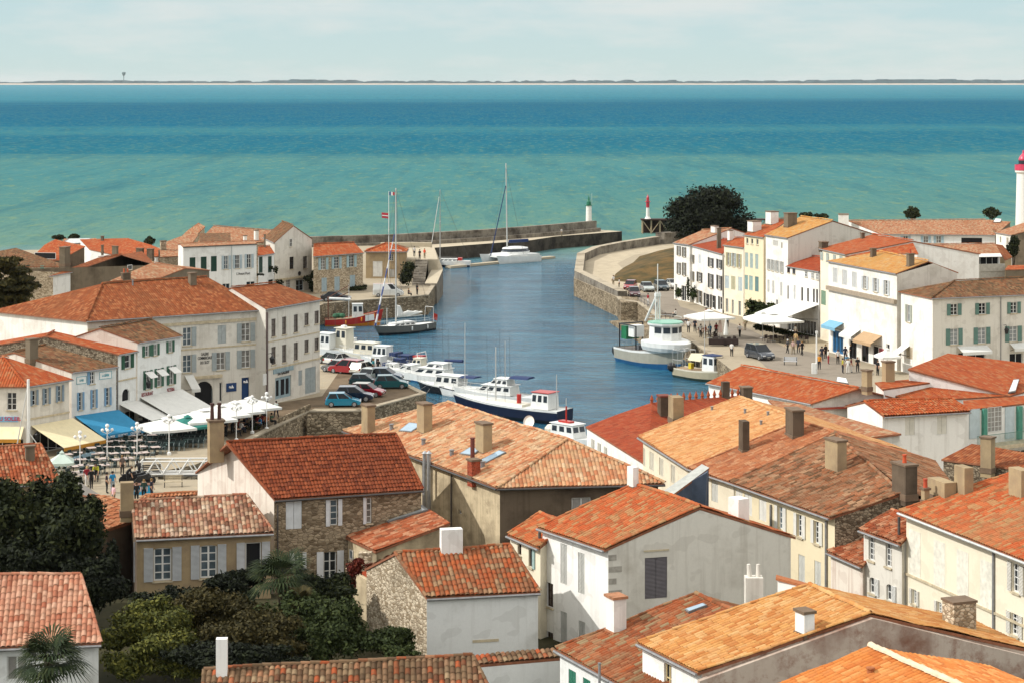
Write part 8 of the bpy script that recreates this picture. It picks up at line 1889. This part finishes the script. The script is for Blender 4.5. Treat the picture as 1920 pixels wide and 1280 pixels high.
for a in (
 ('person in a dark red coat walking on the left square', 163, 912, 'walk', (140, 30, 40), WT, (200, 170, 120)), ('person all in black beside the dark red coat', 171, 916, 'walk', BK, BK), ('stooping person in a yellow vest by the tables', 181, 902, 'bend', (190, 190, 60), BK), 
 ('person in dark purple coat left of the blue jacket', 200, 924, 'stand', (46, 26, 40), BK), ('person in a bright blue jacket with a dark bag', 211, 922, 'stand', (40, 140, 190), (170, 180, 185)), ('person in a pale pink shirt in front of the chimney', 213, 948, 'stand', (225, 180, 185), (120, 110, 100)),
 ('person in a black jacket leaning over the motorcycles', 238, 908, 'bend', BK, BK), ('person in black right of the tall chimney', 256, 944, 'stand', BK, BK), ('person in a dark green jacket by the blue covered stall', 270, 938, 'stand', (40, 62, 52), BK), ('person in navy at the right end of the blue stall', 284, 936, 'stand', NV, NV),
 ('person in grey standing by the end of the tables', 229, 890, 'stand', (110, 96, 88), (60, 55, 50)), ('person in black near the white footbridge gate', 262, 898, 'bend', BK, BK),
 ('waiter in black at the terrace beside the chimney', 424, 818, 'stand', BK, BK), ('waitress in black beside the globe lamp', 436, 812, 'stand', BK, BK), ('person in a pale top carrying a bag on the car park road', 518, 783, 'walk', (180, 190, 185), NV),
 ('guest in red seated at the left terrace edge', 448, 808, 'sit', RD, NV), ('guest in navy seated at the left terrace edge', 458, 804, 'sit', NV, NV), ('guest in grey seated under the last parasol', 464, 799, 'sit', (100, 110, 130), NV), ('guest in dark red seated near the quay lamp', 484, 801, 'sit', (120, 36, 40), BK), ('guest in a red top right of the quay lamp', 492, 798, 'sit', (160, 60, 60), NV), ('guest in green seated last on the terrace', 509, 797, 'sit', GN, BK), ('guest in black seated by the potted plants', 474, 806, 'sit', BK, BK), ('guest in blue seated under the parasols', 400, 815, 'sit', BL, NV),
 ('guest in beige seated beside the second potted plant', 466, 803, 'sit', KH, BK), ('guest in white seated beside the globe lamp', 452, 812, 'sit', WT, NV), ('guest in black jacket seated in the back of the terrace', 478, 797, 'sit', BK, NV), ('guest in light blue seated near the terrace planter', 488, 804, 'sit', BL, BK), ('guest in orange seated near the quay lamp', 499, 800, 'sit', (190, 110, 60), BK), ('guest in brown seated at the front of the terrace', 442, 817, 'sit', (90, 60, 44), BK), ('guest in dark green seated under the last parasol', 460, 797, 'sit', GN, NV), ('standing guest in purple at the back of the terrace', 496, 793, 'stand', (80, 40, 70), BK),
 ('person in white shirt on the bastion steps', 777, 481, 'stand', WT, NV), ('person in black on top of the bastion steps', 787, 487, 'stand', BK, BK), ('person in orange red at the bastion wall', 796, 485, 'stand', (220, 80, 50), KH), ('person in black standing on the quay by the steps', 782, 553, 'stand', BK, BK), ('person sitting dark on the quay bollard', 766, 556, 'sit', (60, 40, 34), BK),
 ('person in teal beside the moored boats', 700, 700, 'stand', (40, 150, 160), NV), ('person in black beside the moored boats', 709, 701, 'stand', BK, BK),
 ('person in white on the bastion left of the red car', 1150, 536, 'stand', WT, KH), ('person in white shirt and dark trousers by the red car', 1161, 542, 'stand', WT, BK), ('person in white all over walking on the right quay', 1230, 594, 'stand', WT, WT, (40, 30, 24)), ('person in red on the right quay rail', 1215, 572, 'stand', RD, WT), ('person in white behind the one all in white', 1231, 580, 'stand', WT, BK),
 ('person seated in white on the first quay bench', 1267, 596, 'sit', WT, BK), ('person seated in white on the second quay bench', 1285, 606, 'sit', WT, NV), ('waitress in white and black at the left of the quay tables', 1291, 624, 'stand', WT, BK), ('man in dark clothes at the quay tables', 1303, 622, 'stand', NV, BK), ('guest in white at the quay tables', 1314, 632, 'stand', WT, BK), ('guest in brick orange at the quay tables', 1322, 634, 'stand', (170, 90, 60), KH), ('guest in blue under the quay parasol', 1331, 632, 'stand', BL, NV), ('guest in dark red under the quay parasol', 1343, 630, 'stand', RD, BK),
 ('woman in red hat behind the quay parasol', 1324, 600, 'stand', RD, RD), ('person in white behind the quay parasol', 1332, 600, 'stand', WT, NV), ('person in pale blue carrying a bag by the parasols', 1364, 614, 'walk', (190, 215, 220), BK), ('waiter with white shirt left of the grey people carrier', 1387, 632, 'walk', WT, BK), ('man in white working by the white buoys', 1372, 668, 'stand', WT, BK, (40, 34, 30)), ('person in beige near the red board', 1397, 620, 'stand', (200, 185, 150), KH),
 ('waiter with dark waistcoat in front of the cafe hedge', 1491, 634, 'stand', WT, BK), ('man with white hat walking on the right quay', 1477, 662, 'walk', (90, 90, 92), BK, (220, 220, 215)), ('child in pink walking on the right quay', 1487, 664, 'walk', (190, 160, 150), KH), ('tall man in dark jacket walking on the right quay', 1497, 661, 'walk', (50, 56, 70), BK), ('woman in black with yellow sleeves on the right quay', 1504, 666, 'walk', BK, BK, (150, 110, 60)), ('person in orange behind the walking man', 1492, 648, 'walk', (200, 170, 120), KH),
 ('person in navy in the group by the lamp mast', 1541, 676, 'stand', NV, NV), ('person in black in the group by the lamp mast', 1548, 672, 'stand', BK, BK), ('person in white top and red skirt by the lamp mast', 1553, 682, 'stand', WT, RD), ('person in orange behind the lamp mast', 1536, 692, 'stand', (220, 150, 50), NV), ('person in white shirt near the blue shop', 1571, 682, 'stand', WT, BK), ('person in dark blue near the blue shop', 1585, 676, 'stand', NV, NV), ('person in black at the brown shop door', 1595, 672, 'stand', BK, BK), ('person in yellow green in front of the shops', 1580, 699, 'stand', (190, 180, 60), NV), ('person in white in front of the shops', 1590, 700, 'stand', WT, WT), ('person in dark red in front of the shops', 1596, 698, 'stand', (110, 26, 36), WT), ('man in black in front of the shops', 1608, 697, 'stand', BK, BK), ('person in black beside the near chimney on the quay', 1646, 703, 'stand', BK, BK), ('person in pale blue by the shop entrance', 1588, 684, 'sit', (90, 140, 170), NV),
 ('person in white on the mole', 1053, 443, 'stand', WT, KH)):
    z_ = Q
    if 'bastion steps' in a[0] or 'bastion wall' in a[0]: z_ = 6.06
    if 'on the mole' in a[0]: z_ = 2.7
    person(a[0], a[1], a[2], a[3], a[4], a[5], a[6] if len(a) > 6 else random.choice([(50, 36, 26), (90, 64, 40), (140, 110, 70), (30, 26, 24)]), z=z_)
# blue covered stall and motorcycles on the left square
r = thing('market_stall', 'table stall with bright blue cover on the left square', 'stall', P(258, 925, Q), .1); mb = MB(); mb.box((0, 0, .38), (2.5, .8, .76)); mb.build('cover', paint('bright_blue_cover', (50, 160, 205), .8), r); mb = MB(); mb.box((0, 0, .79), (2.6, .9, .05)); mb.build('table_top', plain('brown_board', C(120, 80, 60), .7), r)
mb = MB(); mb.lathe((0, 0, 0), [(.25, 0), (.28, .9), (0, .92)], 12); bn = tag(mb.build('litter_bin', IRON, None, P(358, 914, Q)), 'black litter bin beside the stained white gable', 'bin')
def moto(label, px, py, rz):
    r = thing('motorcycle', label, 'motorcycle', P(px, py, Q), rz)
    for x in (-.65, .65): mb = MB(); mb.tube((x, -.06, .32), (x, .06, .32), .32, .32, 14); mb.build('wheel', TYRE, r)
    mb = MB(); mb.loft([[V((x, y * w, z)) for y, z in ((-.14, .5), (-.1, h_), (.1, h_), (.14, .5))] for x, w, h_ in ((-.7, .6, .8), (-.1, 1, .85), (.3, 1.2, .98), (.5, .6, .8))]); mb.build('body', BBLK, r); mb = MB(); mb.tube((.6, -.3, 1.05), (.6, .3, 1.05), .02); mb.tube((.66, 0, .35), (.5, 0, 1.0), .035); mb.build('handlebar', SPAR, r)
for px, py, rz, lb in ((244, 905, .4, 'motorcycle leftmost of the row by the stall'), (253, 902, .5, 'motorcycle second in the row by the stall'), (264, 905, .4, 'motorcycle third in the row by the stall'), (272, 908, .6, 'motorcycle rightmost of the row by the stall')): moto(lb, px, py, rz)
# rail along the bastion ramp and chain posts
mb = MB(); a, c = P(1196, 566, Q), P(1248, 600, Q)
for k in range(9): q = a.lerp(c, k / 8); mb.tube(q, q + UP * 1.0, .03)
mb.tube(a + UP, c + UP, .03); mb.tube(a + UP * .5, c + UP * .5, .025); tag(mb.build('quay_railing', IRON), 'black railing along the edge of the right quay', 'railing')
# mooring lines from the basin boats to the car park quay
mb = MB()
for (x0, y0, x1, y1) in ((844, 752, 799, 742), (800, 722, 770, 727), (806, 728, 790, 737)):
    p0, p1 = P(x0, y0, 1.3), P(x1, y1, Q + .1); m_ = (p0 + p1) / 2 - UP * .4; tag((lambda w: w)(None), None) if False else None
    ob_ = MB(); ob_.path([p0, m_, p1], .03, 5); tag(ob_.build('mooring_rope', ROPE), {844: 'mooring rope from the long navy boat to the quay corner', 800: 'mooring rope of the white open cruiser', 806: 'mooring rope of the white pilothouse boat with blue canopy'}.get(x0), 'rope')
# television aerials
def aerial(label, px, py, Y, h_=1.6):
    q = PY(px, py, Y); mb = MB(); mb.tube((0, 0, -.3), (0, 0, h_), .03, .03, 5); mb.tube((-.5, 0, h_ - .1), (.5, .1, h_ - .1), .018, .018, 4)
    for k in range(6): mb.tube((-.45 + .18 * k, -.25, h_ - .1), (-.45 + .18 * k, .25, h_ - .1), .012, .012, 4)
    tag(mb.build('tv_aerial', ROPE, None, q), label, 'aerial')
aerial('television aerial on the broad orange roof behind the cafe house', 1553, 458, 268, 1.8); aerial('television aerial on the tall dark chimney of the golden roof', 1395, 790, WH.a.y + 40); aerial('television aerial on the salmon roof chimney', 907, 794, GH.a.y + 2, 1.2); aerial('thin mast aerial above the low stone barn', 31, 465, 260, 3.0)
# haze: even thin air over the whole view
mb = MB(); mb.box((0, 8600, 31), (19000, 17300, 70)); hz = mb.build('haze', None); tag(hz, kind='stuff')
hm = bpy.data.materials.new('haze_air'); hm.use_nodes = True; _n = hm.node_tree; _n.nodes.remove(_n.nodes['Principled BSDF']); _v = _n.nodes.new('ShaderNodeVolumePrincipled'); _v.inputs['Color'].default_value = (.85, .93, 1, 1); _v.inputs['Density'].default_value = 1.3e-5; _v.inputs['Anisotropy'].default_value = .2
_n.links.new(_v.outputs[0], _n.nodes['Material Output'].inputs['Volume']); hz.data.materials.clear(); hz.data.materials.append(hm)
